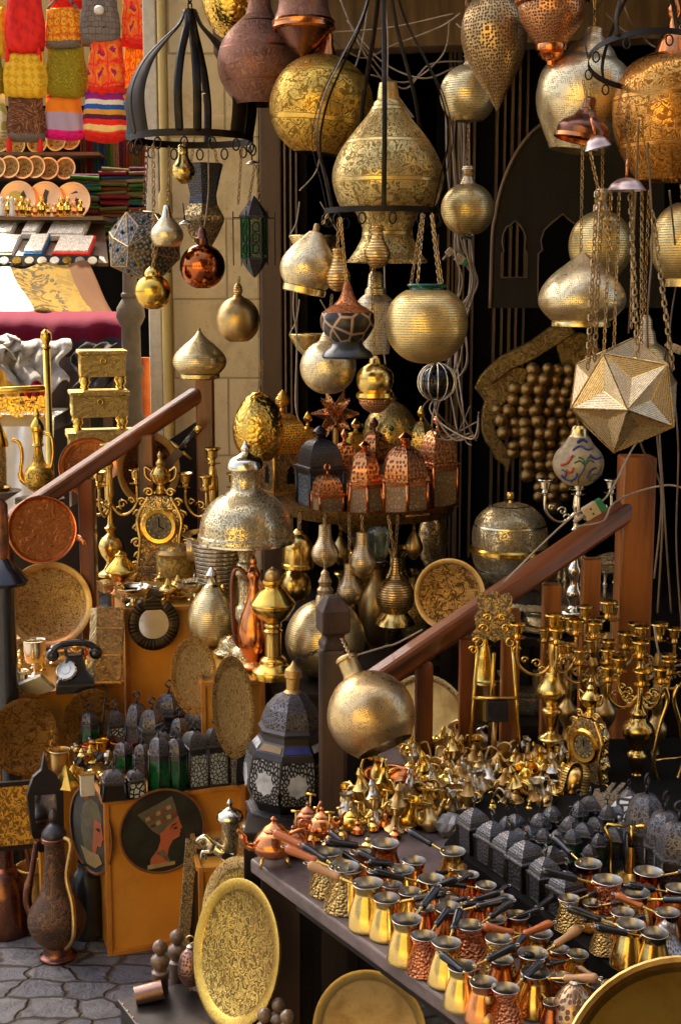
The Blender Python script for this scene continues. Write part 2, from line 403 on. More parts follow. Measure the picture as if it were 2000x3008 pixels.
def cobble():
    t = NT('worn paving stones'); oc = t.vec('Object', 1); st = t.vec('Object', (8.5, 12.5, 6))
    nz = t.n('ShaderNodeTexNoise', {'Vector': st, 'Scale': .7, 'Detail': 4.0}).outputs[1]
    w = t.n('ShaderNodeVectorMath', {0: st, 1: t.n('ShaderNodeVectorMath', {0: nz, 1: (1.1, 1.1, 1.1)}, operation='MULTIPLY').outputs[0]}, operation='ADD').outputs[0]
    d = t.vor(w, 1, 'DISTANCE_TO_EDGE', dims='2D', rand=.75); cell = t.vor(w, 1, 'F1', dims='2D', rand=.75, out=1)
    a = t.noise(oc, 20, 7, .4, .7); f = t.noise(oc, 120, 4, 0, .7)
    hs = t.n('ShaderNodeSeparateColor', {0: cell}).outputs[0]
    c = t.mix(hs, lin((.15, .155, .18)), lin((.28, .265, .26)))
    c = t.mix(t.math('MULTIPLY', t.step(a, .42, .68), .65), c, lin((.075, .07, .07)))
    g = t.step(t.math('ADD', d, t.math('MULTIPLY', t.math('SUBTRACT', a, .5), .12)), .10, .03)
    c = t.mix(g, c, lin((.085, .062, .04)))
    t.link(c, t.b.inputs['Base Color']); t.link(t.math('MULTIPLY_ADD', a, .3, .4), t.b.inputs['Roughness'])
    h = t.math('ADD', t.math('MULTIPLY', t.step(d, .0, .09), .8), t.math('ADD', t.math('MULTIPLY', a, 1.9), t.math('MULTIPLY', f, .35)))
    t.link(t.bump(h, .9, .02), t.b.inputs['Normal']); return t.m
m_stone = stone_wall(); m_cobble = cobble()
m_plaster = plain('warm limewashed plaster', (.58, .43, .15), .9, .3, 2, .3, (.42, .29, .09))

m_cop_lant = metal('pierced lantern copper', (.86, .36, .13), .24, 'holes', 62, hole=.7, bump=.5, dark=(.03, .014, .008), patina=.3, gm=.8)
m_small_perf = metal('pierced small lantern iron', (.13, .125, .13), .42, 'holes', 4.5, hole=.6, dark=(.006, .006, .006), bump=.5, patina=.4, pcol=(.06, .05, .045))
m_small_fili = metal('small lantern filigree', (.16, .155, .155), .4, 'holes', 6.5, hole=.6, dark=(.006, .006, .006), bump=.6, patina=.3, pcol=(.12, .11, .11))
# ------------------------------------------------------------- camera, light
cam = bpy.data.cameras.new('camera'); co = bpy.data.objects.new('camera', cam); COL.objects.link(co)
co.location = CAM; co.rotation_euler = (radians(90) - PIT, 0, 0)
cam.sensor_fit = 'VERTICAL'; cam.sensor_height = 36; cam.lens = F / 3008 * 36; cam.clip_end = 300; cam.clip_start = .05
S.camera = co
SUN_E, SUN_AZ = radians(55), radians(-30)      # azimuth from +Y towards +X: the sun stands behind on the left
sd = V((sin(SUN_AZ) * cos(SUN_E), cos(SUN_AZ) * cos(SUN_E), sin(SUN_E)))
w = bpy.data.worlds.new('World'); S.world = w; w.use_nodes = True
sk = w.node_tree.nodes.new('ShaderNodeTexSky'); sk.sky_type = 'NISHITA'; sk.sun_disc = False
sk.sun_elevation = SUN_E; sk.sun_rotation = SUN_AZ; sk.dust_density = 7.0; sk.air_density = .7; sk.ozone_density = .2
w.node_tree.links.new(sk.outputs[0], w.node_tree.nodes['Background'].inputs[0]); w.node_tree.nodes['Background'].inputs[1].default_value = .13
sl = bpy.data.lights.new('sun', 'SUN'); sl.energy = 4.5; sl.angle = radians(.5); sl.color = (1, .88, .62)
so = bpy.data.objects.new('sun', sl); COL.objects.link(so); so.rotation_euler = (-sd).to_track_quat('-Z', 'Y').to_euler()
S.view_settings.view_transform = 'Standard'; S.view_settings.look = 'None'; S.view_settings.exposure = 1.95; S.view_settings.gamma = 1
S.cycles.max_bounces = 8; S.cycles.sample_clamp_indirect = 6; S.cycles.caustics_reflective = False; S.cycles.caustics_refractive = False
# ------------------------------------------------------------- setting
structure(MB().sheet([[(-60, -60, 0), (60, -60, 0)], [(-60, 90, 0), (60, 90, 0)]], False).build('ground', m_cobble))
# lane behind the photographer, with unseen sheets added to block sun and sky
def building(label, x0, x1, y0, y1, h, mat):
    o = root('house', label, 'house', ((x0 + x1) / 2, (y0 + y1) / 2, 0)); W, D = x1 - x0, y1 - y0
    MB().box((0, 0, h / 2), (W, D, h)).build('wall', mat, o); MB().box((0, 0, h + .1), (W + .3, D + .3, .2)).build('roof', m_jamb, o)
    wb = MB()
    for i in range(int(W // 2)):
        MB().box((-W / 2 + 1 + i * 2, D / 2 + .02, 1.9), (.9, .1, 1.4)).build('window', m_darkwood, o)
    return o
building('warm plastered house added unseen behind the photographer to bounce light', -9, 9, -9, -5, 5.2, m_plaster)  # unseen facade added to bounce warm sunlight into the scene
building('plain house closing the far end of the lane behind the bag stall', -9, -.9, 11, 13, 5.0, m_plaster)
building('tall unseen house added on the right behind the photographer to cut light', 2.3, 5, -5, 1.2, 6.5, plain('dim brown plaster', (.16, .11, .05), .9))  # dark unseen house added to cut fill light from the right
sun_block = MB().box((-2.4, 6.0, 6.2), (2.4, 5.0, .05)).box((.6, 6.4, 6.2), (3.6, 6.2, .05)).box((1.0, -2.0, 4.3), (4.2, 6.0, .05)).build('roof', plain('grey sun-block sheet', (.2, .16, .12), .8))  # floating sheets added out of view to shade the foreground and narrow the sky
structure(sun_block)
sh = root('shop_building', 'dark shop interior behind the doorway and stair display', 'shop', (.7, 7, 0))
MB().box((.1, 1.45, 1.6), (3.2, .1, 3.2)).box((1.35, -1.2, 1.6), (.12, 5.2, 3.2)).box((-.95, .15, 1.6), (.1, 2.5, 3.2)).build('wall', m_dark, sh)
MB().box((.1, -.9, 3.0), (2.4, 5.0, .12)).build('ceiling', m_darkwood, sh)
MB().box((.1, -.3, .25), (2.3, 3.4, .5)).build('floor', m_darkwood, sh)
lb = MB(); lb.box((0, 0, 0), (2.2, .16, .2)); o = lb.build('ceiling_beam', m_batten, None, .006); o.location = at(1460, 60, 5.6); o.rotation_euler = (0, radians(-2), 0)
tag(o, 'brown wooden beam across the top of the shop doorway', 'beam')
sp = root('stone_wall', 'pale sandstone pier of large blocks beside the doorway', 'wall', (-.57, 6.5, 0))
MB().box((0, 0, 2.2), (.46, 1.1, 4.4)).build('wall', m_stone, sp, .012)
a = at(465, 600, 5.93).x - (-.57)
MB().box((-.215, -.03, 2.2), (.055, 1.1, 4.4)).build('corner_post', m_paper, sp, .006)
dr = root('drain_pipe', 'pale vertical drain pipe down the left corner of the sandstone pier', 'pipe', (at(489, 900, 5.8).x, 5.84, 0))
MB().lathe([(.024, 0), (.024, 2.02), (.03, 2.03), (.03, 2.1), (.02, 2.12), (.02, 4.2)], 14).build('pipe', m_plaster, dr)
for z in (1.2, 2.9): MB().box((0, .03, z), (.075, .05, .025)).build('bracket', m_iron, dr)
dj = root('doorway_timber', 'dark brown timber door frame with pale edge strips beside the stone pier', 'door frame', (at(800, 1000, 5.6).x, 5.65, 0))
MB().box((0, 0, 1.7), (.085, .2, 3.4)).build('jamb', m_jamb, dj, .006)
for dx in (.055, .078, .100): MB().box((dx, -.02, 1.7), (.007, .16, 3.4)).build('edge_strip', m_batten, dj)
MB().box((.125, .04, 1.7), (.03, .1, 3.4)).build('stop', m_darkwood, dj)
# battened panelling on the right of the doorway
pn = root('panelling', 'dark wall of worn vertical battens behind the hanging lamps', 'wall panel', (at(1420, 800, 6.2).x, 6.25, .5))
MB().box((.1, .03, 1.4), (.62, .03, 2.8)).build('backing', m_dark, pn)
for i, (px_, w_) in enumerate(((1318, .012), (1345, .02), (1390, .01), (1455, .012), (1478, .009), (1500, .012), (1520, .01), (1543, .008), (1330, .008), (1362, .008))):
    x_ = at(px_, 800, 6.2).x - pn.location.x
    MB().box((x_, 0, 1.4), (w_, .03, 2.8)).build('batten', m_batten, pn)
# iron rail posts: wooden handrails of the steps
def hrail(nm, label, p0, p1, w, h, posts, mats, cap=None):
    o = root(nm, label, 'handrail', V((p0.x, p0.y, 0)))
    L = o.location
    d = p1 - p0; ln_ = d.length; d = d.normalized(); x = d.cross(V((0, 0, 1))).normalized(); z = x.cross(d)
    rb = MB().box((0, 0, 0), (w, ln_, h)).build('rail', mats[0], o, .012); rb.matrix_local = Matrix.Translation((p0 + p1) / 2 - L) @ Matrix((x, d, z)).transposed().to_4x4()
    return o, L
# near handrail, rising to the right
NW = at(962, 1860, 2.98); PT = at(1865, 1350, 3.42)
nr, L = hrail('stair_handrail', 'near red wooden stair handrail with square balusters and two posts', at(1060, 2030, 2.99), at(1850, 1490, 3.41), .052, .052, None, (m_rail,))
def post(xp, ytop, Y, wpx, mat, ybot_z=0.0, name='post', bev=.006, capm=None):
    p = at(xp, ytop, Y); wd = wpx * sc(p)
    b = MB(); b.box((p.x - L.x, p.y - L.y, (p.z + ybot_z) / 2), (wd, wd, p.z - ybot_z)); return b.build(name, mat, nr, bev), p, wd
for xp, yt, Yb in ((1245, 1950, 3.08), (1375, 1870, 3.15), (1500, 1790, 3.21), (1620, 1715, 3.27), (1735, 1640, 3.33)):
    post(xp, yt, Yb, 52, m_railv if xp < 1400 else m_railpost, .3, 'baluster', .004)
post(1870, 1338, 3.42, 98, m_railpost, 0, 'post')
o, p, wd = post(978, 1900, 2.95, 84, m_newel, 0, 'newel_post', .008)
q = (p.x - L.x, p.y - L.y, p.z)
MB().lathe([(wd * .62, 0), (wd * .62, .012), (wd * .48, .02), (wd * .48, .03), (wd * .72, .036), (wd * .72, .085), (wd * .35, .115), (0, .118)], 4, Matrix.Translation(q), False, pi / 4 + .25).build('newel_cap', m_newel, nr, .004)
# far handrail on the left, rising to the right
p0, p1 = at(-60, 1590, 4.15), at(585, 1155, 4.62)
fr = root('stair_handrail', 'far dark wooden stair handrail running behind the copper pan and candelabra', 'handrail', V((p1.x, p1.y, 0))); L2 = fr.location.copy()
d = p1 - p0; ln_ = d.length; d = d.normalized(); x = d.cross(V((0, 0, 1))).normalized(); z = x.cross(d)
rb = MB().box((0, 0, 0), (.06, ln_, .05)).build('rail', m_rail, fr, .012); rb.matrix_local = Matrix.Translation((p0 + p1) / 2 - L2) @ Matrix((x, d, z)).transposed().to_4x4()
pp = at(602, 1112, 4.62); MB().box((pp.x - L2.x, pp.y - L2.y, pp.z / 2), (.058, .058, pp.z)).build('post', m_railv, fr, .005)
for xp, yt, Yb in ((255, 1405, 4.36), (430, 1275, 4.48), (10, 1560, 4.2)):
    pp = at(xp, yt, Yb); MB().box((pp.x - L2.x, pp.y - L2.y, pp.z / 2), (.05, .05, pp.z)).build('baluster', m_railv, fr, .005)
MB().prism([(q.x - L2.x, q.z - L2.z) for q in (at(-40, 1660, 4.55), at(580, 1240, 4.55), at(580, 1720, 4.55), at(-40, 1800, 4.55))], .02, Matrix.Translation((0, 4.72 - L2.y, 0))).build('board', m_darkwood, fr)
# ------------------------------------------------------------- hanging lamps
def vlocal(px, Y, prof):
    yb = max(y for _, _, pr in [p[:3] for p in prof] for y, _ in pr)
    return yb
def lamp(name, label, px, Y, secs, roll=0.0, chain=None, cord=None, cat='lamp', group=None, n=40, cat_mat=None, sx=1.0, pitch=0.0):
    ys = [y for s_ in secs for y, _ in s_[2]]; yb, yt = max(ys), min(ys)
    base = at(px, yb, Y); s = sc(at(px, (yb + yt) / 2, Y)); zz = lambda y: at(px, y, Y).z - base.z
    H = zz(yt); R = Matrix.Rotation(roll, 4, 'Y') @ Matrix.Rotation(pitch, 4, 'X')
    c = base + V((0, 0, H / 2)); loc = c - (R @ V((0, 0, H / 2)))
    o = root(name, label, cat, loc, R.to_euler(), group)
    inv = R.inverted()
    for s_ in secs:
        nm, mat, pr = s_[:3]; nn = s_[3] if len(s_) > 3 else n
        pr = sorted(pr, key=lambda q: -q[0]); pm = [(hw * s, zz(y)) for y, hw in pr]
        smooth = nn > 12
        if smooth and len(pm) > 3 and nm in ('body', 'globe', 'dome', 'shade'): pm = smoothprof(pm, 4)
        ph = px * .7 + yb; wb_ = (lambda a, z: 1 + .007 * sin(2 * a + ph) + .005 * sin(3 * a - ph + z * 30) + .004 * sin(7 * a + z * 60 + ph)) if smooth and nm in ('body', 'shade') else None
        MB().lathe(pm, nn, None, smooth, pi / nn if nn < 12 else 0, sx, wob=wb_).build(nm, mat, o)
    for ln, mm, kw in ((chain, cat_mat or m_chainb, 'chain'), (cord, cat_mat or m_cord, 'cord')):
        for c_ in (ln or []):
            # (x0,y0,x1,y1[,Y1]) in picture units at the lamp's distance
            x0, y0, x1, y1 = c_[:4]; Y1 = c_[4] if len(c_) > 4 else Y
            A = inv @ (at(x0, y0, Y) - loc); B = inv @ (at(x1, y1, Y1) - loc)
            mb = MB()
            if kw == 'chain': mb.chain(A, B, 17 * s, 1.7 * s)
            else: mb.tube(spline([A, A.lerp(B, .5) + V((.006, 0, -.01)), B], 6), 2.2 * s, 5)
            mb.build(kw, mm, o)
    return o
def neckp(y0, y1, r):   # turned neck between two rows
    h = y1 - y0; return [(y0, r * .35), (y0 + .05 * h, r * .8), (y0 + .2 * h, r), (y0 + .4 * h, r * .62), (y0 + .45 * h, r * .95), (y0 + .55 * h, r * .7), (y0 + .75 * h, r * 1.0), (y1, r * 1.35)]
def sph(y0, y1, r, n=10, top=.12, bot=.12):
    cy = (y0 + y1) / 2; h = (y1 - y0) / 2; out = []
    a0, a1 = top * pi, pi - bot * pi
    for i in range(n + 1):
        a = a0 + (a1 - a0) * i / n; out.append((cy - h * cos(a) / cos(min(top, bot) * pi), r * sin(a)))
    return out
HL = 'hanging_lamp'
lamp(HL, 'shiny yellow brass globe cut by the top edge above the iron crown', 690, 4.1, [('body', m_gold_ham, sph(-150, 112, 97, 12))], chain=[(690, -140, 690, -260)])
lamp(HL, 'large reddish brown engraved copper lamp with long neck and flat bottom', 765, 3.9, [('neck', m_copper_brown, [(-60, 30), (-20, 30), (20, 34), (45, 42)]), ('body', m_copper_brown, [(45, 42), (90, 86), (130, 112), (180, 125), (220, 122), (262, 103), (290, 84), (308, 70)])], chain=[(765, -60, 765, -200)])
lamp(HL, 'dark copper bell lamp with ridged rim and pointed bowl at the top', 892, 3.75, [('shade', m_copper_brown, [(-90, 60), (-30, 70), (20, 74), (58, 86)]), ('rim', m_copper, [(58, 88), (66, 94), (74, 92), (84, 94), (90, 86)]), ('bowl', m_copper_dark, [(90, 80), (106, 66), (130, 52), (150, 34), (166, 12), (178, 3)])], chain=[(892, -90, 892, -220)])
lamp(HL, 'big yellow brass engraved globe behind thin iron straps', 948, 3.75, [('neck', m_copper, [(92, 8), (100, 14), (112, 16), (130, 18), (166, 34)]), ('body', m_gold_engr, sph(163, 462, 153, 14, .08, .14))], roll=.1, chain=[(945, 95, 945, -60)], cord=[(948, 96, 1330, 40)])
lamp(HL, 'huge pale brass onion lamp with carved script bands inside the centre hoop', 1137, 3.42, [('neck', m_pale_dots, [(238, 14), (244, 26), (270, 30), (292, 32), (300, 40), (312, 44)]), ('body', m_pale_engr, [(312, 46), (340, 62), (372, 88), (410, 118), (450, 143), (500, 161), (540, 163), (580, 152), (608, 138), (622, 122)]), ('base', m_pale_engr, [(622, 96), (650, 80), (672, 73), (700, 76), (735, 94), (760, 112), (764, 118), (772, 118)])], cord=[(1137, 240, 1125, -60), (1140, 240, 1215, 345)])
lamp(HL, 'hammered bronze strawberry shaped lamp pierced all over, pointed at the bottom', 1450, 3.45, [('body', m_bronze_perf, [(-30, 30), (0, 62), (30, 82), (70, 95), (110, 97), (160, 87), (220, 60), (280, 26), (326, 3)])], roll=-.06, chain=[(1455, -25, 1455, -150)])
lamp(HL, 'pierced copper pendant with a stepped tapering foot beside the strawberry lamp', 1617, 3.3, [('rim', m_copper, [(-8, 96), (0, 110), (10, 110), (18, 98)]), ('body', m_copper_perf, [(18, 100), (45, 98), (85, 78), (130, 46)]), ('foot', m_copper, [(130, 44), (136, 46), (150, 44), (153, 36), (160, 40), (168, 30), (176, 26), (180, 14), (192, 12), (198, 3)])], chain=[(1560, 0, 1590, -150), (1680, 0, 1640, -150)])
lamp(HL, 'small silvery globe half hidden behind the bronze strawberry lamp', 1374, 3.6, [('neck', m_ribpale, neckp(158, 196, 15)), ('body', m_silver_rows, sph(192, 362, 84, 12, .1, .16))], chain=[(1370, 160, 1370, -40)])
lamp(HL, 'small brass globe with ridged neck hanging under the silvery globe', 1372, 3.6, [('neck', m_ribpale, neckp(486, 545, 19)), ('body', m_pale_rows, sph(540, 690, 79, 12, .1, .12)), ('bulb', m_glass_clear, [(684, 20), (694, 20), (702, 12), (704, 3)])], chain=[(1372, 488, 1376, 364)])
lamp(HL, 'big silvery double lobed lamp with dotted arabesques at upper right', 1715, 3.35, [('neck', m_ribpale, [(78, 16), (84, 24), (100, 25), (112, 34)]), ('cap', m_ribpale, [(112, 34), (140, 62), (165, 78), (180, 80)]), ('body', m_silver_dots, [(168, 82), (190, 112), (230, 136), (290, 143), (345, 132), (395, 108), (430, 88), (446, 80)])], roll=.13, chain=[(1745, 82, 1745, -60)])
lamp(HL, 'dark brown oiled copper bell lamp tilted in front of the silvery lamp', 1718, 3.1, [('neck', m_copper_dark, [(284, 12), (290, 18), (318, 18), (322, 26), (328, 26)]), ('body', m_copper_dark, [(328, 28), (345, 42), (362, 66), (380, 78), (400, 76)]), ('rim', m_copper, [(400, 74), (402, 81), (414, 82), (417, 76)])], roll=.2, chain=[(1730, 290, 1735, 218)])
lamp(HL, 'large amber copper globe cut by the right edge with a turned finial', 1962, 3.15, [('finial', m_copper, [(-10, 6), (20, 18), (40, 20), (56, 12), (72, 16), (90, 24), (110, 40), (125, 46), (160, 60)]), ('body', metal('amber engraved copper', (.85, .42, .09), .2, 'engr', 70, bump=.4, patina=.4, pcol=(.45, .14, .04)), [(160, 72), (185, 118), (230, 152), (300, 168), (370, 168), (430, 150), (480, 125), (525, 95), (532, 88)])], chain=[(1962, 0, 1962, -140)])
lamp(HL, 'round brass lamp pierced in rows behind the turban lamp on the right', 1760, 3.3, [('neck', m_ribpale, neckp(552, 630, 22)), ('body', m_pale_rows, sph(622, 822, 94, 12, .09, .14))], chain=[(1768, 556, 1770, 300)])
lamp(HL, 'pale brass turban lamp with collar ring hanging before the dark screen', 1705, 3.05, [('body', m_silver_dots, [(742, 8), (752, 20), (772, 44), (800, 80), (835, 112), (868, 127), (895, 127), (918, 112), (938, 92), (943, 84)]), ('rim', m_pale, [(943, 84), (946, 86), (958, 86), (961, 80)])], chain=[(1705, 744, 1710, 430)])
lamp(HL, 'round brass lamp pierced in rows cut by the right edge under the amber globe', 2005, 3.1, [('body', m_pale_rows, sph(596, 832, 100, 12, .1, .15)), ('rim', m_pale, [(818, 50), (820, 54), (842, 54)])], chain=[(2005, 600, 2000, 540)])
lamp(HL, 'slim necked brass lamp mostly hidden behind the faceted star lamp', 1892, 3.35, [('neck', m_ribpale, [(925, 8), (940, 16), (965, 18), (975, 26), (1000, 30), (1010, 36)]), ('body', m_pale_rows, [(1010, 38), (1030, 62), (1060, 72), (1095, 66), (1120, 40)])], chain=[(1890, 930, 1905, 560)])
lamp(HL, 'tilted silvery turban lamp with a brass collar left of the bulbs', 912, 3.3, [('neck', m_chainb, [(655, 6), (662, 9), (676, 9), (682, 14)]), ('body', m_silver_dots, [(680, 18), (700, 34), (730, 58), (765, 78), (795, 83), (822, 76), (842, 62)]), ('rim', m_pale, [(842, 60), (846, 64), (862, 64), (865, 58)])], roll=.2, chain=[(945, 660, 965, 628)])
for i, (px_, y0, y1, r_, lb_, mt) in enumerate(((1108, 660, 788, 39, 'small ribbed brass bulb shaped lamp before the pale lamp foot', m_ribbed), (992, 728, 856, 37, 'small ribbed brass bulb shaped lamp touching the tilted turban lamp', m_ribbed), (540, 425, 540, 34, 'small brass bulb shaped lamp under the left iron crown', m_brass))):
    h = y1 - y0; S_ = lambda t: y0 + t * h
    lamp('bulb_lamp', lb_, px_, 3.25 if px_ > 900 else 4.0, [('neck', mt, [(y0, .30 * r_), (S_(.02), .44 * r_), (S_(.06), .46 * r_), (S_(.08), .40 * r_), (S_(.12), .46 * r_), (S_(.15), .40 * r_), (S_(.19), .46 * r_), (S_(.23), .42 * r_), (S_(.28), .46 * r_)]), ('body', mt, [(S_(.28), .45 * r_), (S_(.40), .60 * r_), (S_(.55), .9 * r_), (S_(.7), r_), (S_(.84), .86 * r_), (S_(.94), .58 * r_), (y1, .2 * r_)])], chain=[(px_, y0, px_ + 2, 625 if px_ > 1000 else (640 if px_ > 900 else 415))])
pot_mat = mosaic('black and red enamelled copper', (.03, .022, .018), (.50, .34, .22), 26, .05)
lamp('enamelled_lamp', 'black and red enamelled gourd lamp with flared black foot', 1020, 3.15, [('neck', m_copper_engr, [(828, 8), (840, 12), (860, 17), (880, 26), (895, 40)]), ('shoulder', m_copper_engr, [(895, 40), (905, 58), (918, 74)]), ('body', pot_mat, [(918, 74), (935, 79), (960, 77), (985, 64), (1003, 50)]), ('foot', m_paint_black, [(1003, 48), (1010, 46), (1020, 52), (1034, 70), (1046, 76), (1052, 72)])], chain=[(1018, 830, 1000, 640)])
lamp(HL, 'tall whitish lamp standing behind the enamelled gourd lamp', 1102, 3.5, [('neck', m_silver_rows, [(798, 14), (806, 20), (845, 24), (850, 30), (866, 32)]), ('body', metal('whitewashed pierced brass', (.70, .60, .42), .45, 'dots', 150, hole=.6, patina=.5), [(866, 34), (885, 52), (910, 56), (960, 50), (1010, 44), (1040, 40)])], chain=[(1100, 800, 1085, 640)])
mo = lamp(HL, 'large round sieve brass lamp with a green glass rim on four chains', 1252, 3.1, [('rim', m_glass_teal, [(834, 58), (838, 60), (846, 50), (856, 52)]), ('body', m_pale_rows, [(852, 62), (870, 88), (900, 110), (950, 120), (990, 115), (1025, 96), (1052, 66), (1064, 36), (1068, 4)])], chain=[(1205, 845, 1240, 628), (1300, 845, 1268, 628), (1225, 840, 1244, 630, 3.2), (1290, 838, 1266, 630, 3.2)])
lamp(HL, 'pale silvery globe lamp hanging above the star lantern', 964, 3.35, [('neck', m_silver_rows, [(975, 14), (985, 20), (1005, 28)]), ('body', m_silver_dots, sph(1000, 1156, 82, 12, .1, .08))], chain=[(965, 978, 975, 865)])
lamp(HL, 'small orange brass globe lamp on a ring collar above a pierced cup', 1101, 3.3, [('neck', m_brass, [(1045, 10), (1052, 16), (1068, 20), (1076, 34)]), ('body', m_brass, [(1076, 34), (1092, 50), (1112, 55), (1132, 52), (1150, 44)]), ('collar', m_gold, [(1148, 44), (1154, 54), (1166, 56), (1172, 50)]), ('cup', m_copper_perf, [(1172, 48), (1185, 46), (1200, 34), (1212, 16)])], chain=[(1100, 1046, 1085, 640)])
for yy, lb_ in ((692, 'pale conical bowl shade on the door panel behind the tilted turban lamp'), (980, 'pale conical bowl shade on the door panel behind the pale globe')):
    lamp('bowl_shade', lb_, 925, 4.6, [('shade', m_pale, [(yy, 74), (yy + 4, 76), (yy + 30, 62), (yy + 55, 44), (yy + 72, 26), (yy + 78, 6)])], cord=[(852, yy, 880, yy - 100), (998, yy, 940, yy - 100)])
# wire globe of dark glass
wg = root('wire_globe', 'dark glass ball in curved bright wires hanging beside the cords', 'lamp', at(1282, 1178, 3.6)); s = sc(wg.location)
MB().ball((0, 0, 56 * s), 50 * s, 20).build('globe', glass('smoky glass', (.02, .015, .01), .05, .5), wg)
mb = MB()
for k in range(6): mb.ring((0, 0, 0), 56 * s, 2.2 * s, 24, 5, 'x', 1, Matrix.Translation((0, 0, 56 * s)) @ Matrix.Rotation(k * pi / 6, 4, 'Z'))
mb.build('wire', m_silver, wg); MB().tube([(0, 0, 112 * s), (0, 0, 480 * s)], 1.6 * s, 5).build('cord', m_cordd, wg)
lamp('egg_lamp', 'hammered yellow brass egg lamp resting by the stone pier', 760, 4.3, [('body', m_gold_ham, [(1152, 14), (1158, 24), (1175, 44), (1210, 64), (1250, 75), (1290, 73), (1320, 62), (1345, 44), (1350, 38)])], chain=[(760, 1152, 772, 1060)], cat='lamp')
# left group
lamp(HL, 'silver pear shaped lamp under the left iron crown', 492, 3.9, [('neck', m_silver, [(603, 6), (610, 10), (622, 12), (640, 17)]), ('body', m_silver_dots, [(640, 18), (655, 30), (675, 44), (692, 48), (708, 44), (720, 36), (725, 28)])], chain=[(492, 604, 497, 430)])
lamp(HL, 'golden globe lamp with a domed cap left of the stone pier', 451, 3.9, [('cap', m_brass, [(783, 10), (790, 18), (800, 24), (812, 24), (814, 20)]), ('body', m_gold, sph(806, 908, 53, 12, .1, .1))], chain=[(451, 785, 452, 420)])
lamp(HL, 'glossy copper coloured glass globe with a ridged copper neck', 596, 3.95, [('neck', m_copper_dark, [(668, 6), (680, 12), (695, 14), (700, 18), (712, 16), (724, 20)]), ('body', metal('copper lustre glass', (.50, .14, .04), .08, bump=.1, patina=.5, pcol=(.2, .05, .02)), sph(718, 848, 66, 12, .08, .1))], cord=[(600, 670, 612, 440)])
lamp(HL, 'dull brass globe lamp below the green glass lantern', 701, 4.25, [('neck', m_ribbed, [(832, 5), (842, 12), (856, 14), (866, 10), (872, 16), (882, 20)]), ('body', m_brass_old, sph(874, 1006, 64, 12, .1, .14))], chain=[(702, 834, 703, 815)])
lamp(HL, 'silvery brass onion lamp set on the far handrail post', 588, 4.45, [('finial', m_chainb, [(962, 2), (968, 5), (974, 5)]), ('body', m_silver_rows, [(972, 5), (990, 18), (1015, 48), (1040, 72), (1062, 79), (1080, 74), (1096, 60)]), ('rim', m_pale, [(1096, 56), (1099, 58), (1110, 57), (1113, 52)])])
# chandelier crowns of black iron
def crown(label, px, Y, yh, hw, straps, panels, chain, nm='iron_chandelier', hooks=(), thick=9, cap=None):
    c = at(px, yh, Y); s = sc(c); o = root(nm, label, 'hanging rack', c); R = hw * s
    MB().lathe([(R, -thick * s), (R + 2 * s, -thick * s), (R + 2 * s, thick * s), (R, thick * s), (R, -thick * s)], 48).build('hoop', m_iron, o)
    for a, prof in straps:
        pts = spline([V((r * s * cos(a), r * s * sin(a), (yh - y) * s)) for y, r in prof], 6)
        side = V((-sin(a), cos(a), 0)); MB().tube(pts, (12 if nm == 'iron_chandelier' and hw == 178 else 7) * s, 6, flat=.22, up=side).build('strap', m_iron, o)
    for a0, a1, prof in panels:
        pr = spline([V((r, yh - y, 0)) for y, r in prof], 6); g = []
        for q in pr: g.append([V((q.x * s * cos(a0 + (a1 - a0) * t / 6), q.x * s * sin(a0 + (a1 - a0) * t / 6), q.y * s)) for t in range(7)])
        MB().sheet(g).build('panel', plain('dark smoked panel', (.03, .02, .01), .6, .4, 20, .2, spec=.2), o, solid=.0015)
    for a in hooks:
        h = V((R * cos(a), R * sin(a), -thick * s)); mb = MB()
        mb.tube([h + V((0, 0, -2 * s + 16 * s * (cos(t) - 1) * 1.0)) + V((10 * s * sin(t), 0, 0)) for t in [i * 2 * pi / 10 for i in range(11)]], 2.6 * s, 5)
        mb.build('hook', m_iron, o)
    if chain: MB().chain((0, 0, (yh - chain[0]) * s), (0, 0, (yh - chain[1]) * s), 26 * s, 3 * s).build('chain', m_iron, o)
    if cap: MB().lathe([(16 * s, (yh - cap) * s - 20 * s), (24 * s, (yh - cap) * s), (6 * s, (yh - cap) * s + 8 * s)], 16).build('cap', m_iron, o)
    return o
on_prof = [(404, 178), (330, 190), (270, 184), (200, 148), (140, 92), (90, 38), (45, 16)]
crown('black iron onion crown with curved sheet panels and hooks, upper left', 565, 4.0, 408, 178, [(a, on_prof) for a in (pi * 1.17, pi * 1.47, pi * 1.56, pi * 1.86, pi * .45)], [(pi * .97, pi * 1.29, on_prof), (pi * 1.74, pi * 2.05, on_prof)], (45, -120), hooks=[pi * k / 7 + .2 for k in range(14)], thick=10, cap=55)
ch_prof = [(622, 160), (540, 178), (420, 205), (300, 180), (200, 130), (90, 70), (0, 40), (-80, 24)]
crown('black iron hoop with long curved straps around the huge onion lamp', 1122, 3.35, 622, 168, [(a, ch_prof) for a in (pi * 1.0, pi * 1.12, pi * 1.5, pi * 1.86, pi * .3, pi * .6, pi * .85, pi * 2.0)], [], None, hooks=[pi * k / 6 + .15 for k in range(12)], thick=8)
rc = [(180, 196), (120, 205), (40, 180), (-60, 120), (-140, 40)]
o = crown('black iron hoop hung askew with hooks at the top right corner', 1920, 3.0, 180, 190, [(a, rc) for a in (pi * 1.0, pi * 1.25, pi * .7, pi * .3)], [], None, hooks=[pi * k / 5 + .3 for k in range(10)], thick=9)
o.rotation_euler = (radians(-16), radians(4), 0)
